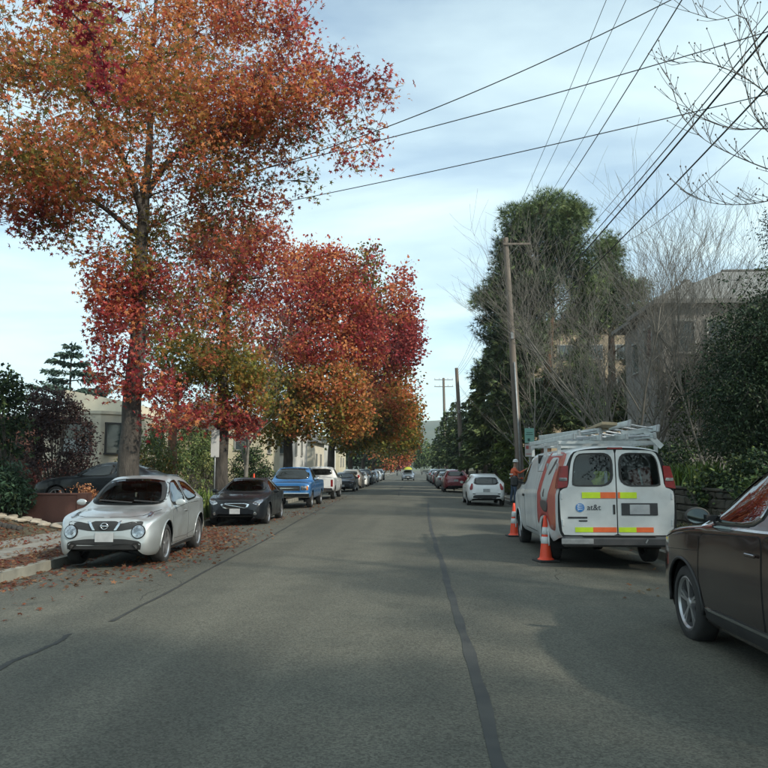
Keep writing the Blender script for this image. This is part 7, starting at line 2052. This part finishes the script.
# facing the pole (+x side), seen from the side; x towards the pole, y away from the camera
sk_v = [(0, 0, .98), (0, 0, 1.14), (.03, 0, 1.34), (.05, 0, 1.52), (.06, 0, 1.62), (.08, 0, 1.72), (.10, 0, 1.84),
        (.02, -.10, .93), (.06, -.12, .52), (.0, -.12, .10), (.16, -.13, .03),
        (-.02, .10, .93), (-.06, .12, .52), (-.14, .12, .10), (.02, .13, .03),
        (.05, -.19, 1.47), (.26, -.24, 1.36), (.50, -.20, 1.50), (.58, -.19, 1.54),
        (.05, .19, 1.47), (.10, .26, 1.20), (.30, .20, 1.10), (.38, .18, 1.12),
        (.66, -.19, 1.60), (.68, -.17, 1.565), (.68, -.17, 1.535), (.655, -.17, 1.505), (.60, -.22, 1.60),
        (.46, .18, 1.16), (.475, .165, 1.13), (.47, .16, 1.10), (.45, .16, 1.075), (.40, .14, 1.17)]
sk_e = [(0, 1), (1, 2), (2, 3), (3, 4), (4, 5), (5, 6), (0, 7), (7, 8), (8, 9), (9, 10), (0, 11), (11, 12), (12, 13), (13, 14), (3, 15), (15, 16), (16, 17), (17, 18), (3, 19), (19, 20), (20, 21), (21, 22),
        (18, 23), (18, 24), (18, 25), (18, 26), (18, 27), (22, 28), (22, 29), (22, 30), (22, 31), (22, 32)]
sk_r = [.15, .14, .16, .12, .06, .085, .095, .095, .07, .05, .045, .095, .07, .05, .045, .07, .05, .04, .035, .07, .05, .04, .035] + [.010, .010, .010, .009, .011] * 2
M['skin'] = mat('skin', (.36, .22, .16), (.32, .19, .14), 6, .6)
M['jeans'] = mat('blue_work_trousers', (.07, .10, .15), (.05, .075, .12), 7, .85)
M['hiviz_vest'] = mat('orange_safety_cloth', (.62, .11, .035), (.50, .085, .03), 5, .7)
body_me = skin_mesh('body', sk_v, sk_e, sk_r)
for m_ in (M['skin'], M['jeans'], M['hiviz_vest']): body_me.materials.append(m_)
bo_ = bpy.data.objects.new('body', body_me); link(bo_, wk)
for p in body_me.polygons:
    z, x = p.center.z, p.center.x
    p.material_index = 1 if z < 1.0 and abs(x) < .3 else (2 if z < 1.60 and x < .47 and not (abs(p.center.y) > .16 and z < 1.18 and x > .25) else 0)
vm_ = MB(); vm_.lathe([(.178, 1.02), (.180, 1.2), (.186, 1.38), (.165, 1.50), (.10, 1.57)], 20); vm_.v = [(x * .92 + .03, y * 1.12, z) for x, y, z in vm_.v]
vo = vm_.build('vest', M['hiviz_vest'], wk, True)
for z in (1.12, 1.28): MB().lathe([(.187, z), (.188, z + .05)], 20).build('reflective_band', M['cone_white'], vo)
hh_ = MB(); hh_.lathe([(.135, 0), (.118, .012), (.115, .06), (.09, .11), (.04, .135), (.001, .138)], 18, c=(.10, 0, 1.86)); hh_.add([(.20, -.08, 1.865), (.27, -.05, 1.86), (.27, .05, 1.86), (.20, .08, 1.865)], [(0, 1, 2, 3)])
hh_.build('hard_hat', M['cone_white'], wk, 50)
MB().box((.19, 0, 1.80), (.03, .022, .03), bev=.008).box((.185, -.035, 1.835), (.01, .02, .008)).box((.185, .035, 1.835), (.01, .02, .008)).box((.19, 0, 1.765), (.008, .05, .008)).build('face_features', M['skin'], wk, True)
for sg in (1, -1): MB().box((.16 if sg < 0 else .0, sg * .125, .055), (.28, .10, .10), bev=.03).build('boot', M['cone_base'], wk, 40)

# ---------------------------------------------------------------- edging stones and fallen leaves
M['flag'] = mat('pale_flagstone', (.42, .37, .30), (.30, .26, .21), 5, .9, bscale=30, bstr=.5)
M['lava'] = mat('dark_edging_stone', (.028, .027, .026), (.05, .046, .042), 6, .95, bscale=25, bstr=.7)
st_ = empty('stone_edging', (-9.1, 19.4, .05), 0, 'row of pale flat stones edging the bed before the terracotta wall', 'edging')
r_ = random.Random(9)
def rock(sx, sy, sz, seed):
    q = random.Random(seed); mb = MB()
    mb.lathe([(.001, -.5), (.42, -.46), (.52, -.1), (.47, .30), (.25, .48), (.001, .5)], 9)
    mb.v = [(x * sx * q.uniform(.85, 1.15), y * sy * q.uniform(.85, 1.15), z * sz * q.uniform(.85, 1.1)) for x, y, z in mb.v]
    return mb
for k in range(26):
    x = -.1 - k * .15 + r_.uniform(-.03, .03); y = r_.uniform(-.12, .2) + .25 * (k % 2)
    mb = rock(.34, .27, .11, k); o = mb.build('stone', M['flag'], st_, 40)
    o.location = (x, y + .3, lot_z(-9.1 + x, 19.6) - .05 + .055); o.rotation_euler = (r_.uniform(-.15, .15), r_.uniform(-.15, .25), r_.uniform(0, 6))
s2 = empty('dark_edging', (-9.5, 18.4, .08), 0, 'row of small black round stones left of the silver crossover', 'edging')
for k in range(20):
    mb = rock(.15, .15, .14, 60 + k); o = mb.build('stone', M['lava'], s2, 40)
    x = -.0 - k * .125; o.location = (x, .02 * r_.uniform(-1, 1) + .03 * k * .3, lot_z(-9.5 + x, 18.5) - .08 + .05)
def zg(x, y):
    if -6.2 < x < 4.76: return ground_z(x)
    if -6.37 < x <= -6.2: return .036
    if x <= -7.16 and x > -8.92: return .048
    return lot_z(x, y)
def litter(name, label, spots, seed, pals, size=.06):
    rng = np.random.default_rng(seed)
    C, K = [], []
    for cx, cy_, sx, sy, n in spots:
        n = int(n * .75)
        p = np.stack([cx + rng.normal(size=n) * sx, cy_ + rng.normal(size=n) * sy], 1)
        p = p[(p[:, 0] < -3.2) | (p[:, 0] > 2.5)]
        C.append(np.array([(x, y, zg(x, y) + .012 + rng.uniform(0, .022)) for x, y in p]))
    C = np.concatenate(C)
    K = pick(rng, pals, len(C))
    me = leaf_mesh(name, C, size * rng.uniform(.55, 1.2, len(C)), K, 'star', rng, 1.5)
    o = mesh_obj(name, me, M['leaf']); tag(o, label, 'leaves', kind='stuff')
litter('fallen_leaves', 'rust coloured fallen leaves along the left gutter, verge and sidewalk',
       [(-5.9, 11.2, .22, 1.6, 420), (-6.7, 12, .25, 3.2, 1700), (-4.6, 13.4, .45, 1.1, 300), (-4.3, 15.6, .38, 1.3, 560), (-4.5, 17.8, .5, 1.4, 620), (-5.2, 18.9, .5, 1.1, 620), (-5.4, 20.6, .45, 1.0, 520), (-6.7, 18.5, .25, 3.5, 1500), (-5.9, 21.8, .25, 1.2, 260), (-4.9, 12.0, .5, .6, 130), (-5.1, 9.4, .6, 1.2, 80),
        (-8.02, 15.5, .06, 4.5, 420), (-7.3, 14, .12, 4, 330), (-8.5, 15, .35, 4, 260), (-9.4, 16.4, .4, 1.6, 900), (-10.4, 17.4, .8, 1.2, 800), (-10.2, 19.3, .9, .3, 260), (-6.8, 27, .25, 4, 500), (-4.4, 26.5, .25, 2, 140), (-4.3, 30, .4, 3, 160), (-4.2, 38, .3, 5, 200), (-9.5, 13, .5, 2, 300)], 301, ['litter'])
litter('fallen_leaves', 'small dry fallen leaves in the right gutter between van and bronze SUV',
       [(4.4, 11.2, .25, 1.2, 170), (4.3, 9.6, .35, .8, 40), (5.1, 12, .12, 2.5, 160), (3.4, 10.9, .6, .5, 26), (5.8, 12, .25, 2, 160), (4.5, 22, .2, 4, 80)], 302, ['dry', 'litter'], .06)
# ---------------------------------------------------------------- air
hz = MB().box((0, 700, 74), (4400, 1700, 152))
hm = bpy.data.materials.new('haze_air'); hm.use_nodes = True
ht = hm.node_tree
for n in list(ht.nodes): ht.nodes.remove(n)
pv = ht.nodes.new('ShaderNodeVolumePrincipled'); pv.inputs['Density'].default_value = .00025; pv.inputs['Color'].default_value = (.80, .90, 1.0, 1)
pv.inputs['Anisotropy'].default_value = .2
ho = ht.nodes.new('ShaderNodeOutputMaterial'); ht.links.new(pv.outputs[0], ho.inputs['Volume'])
tag(hz.build('haze', hm), kind='stuff')
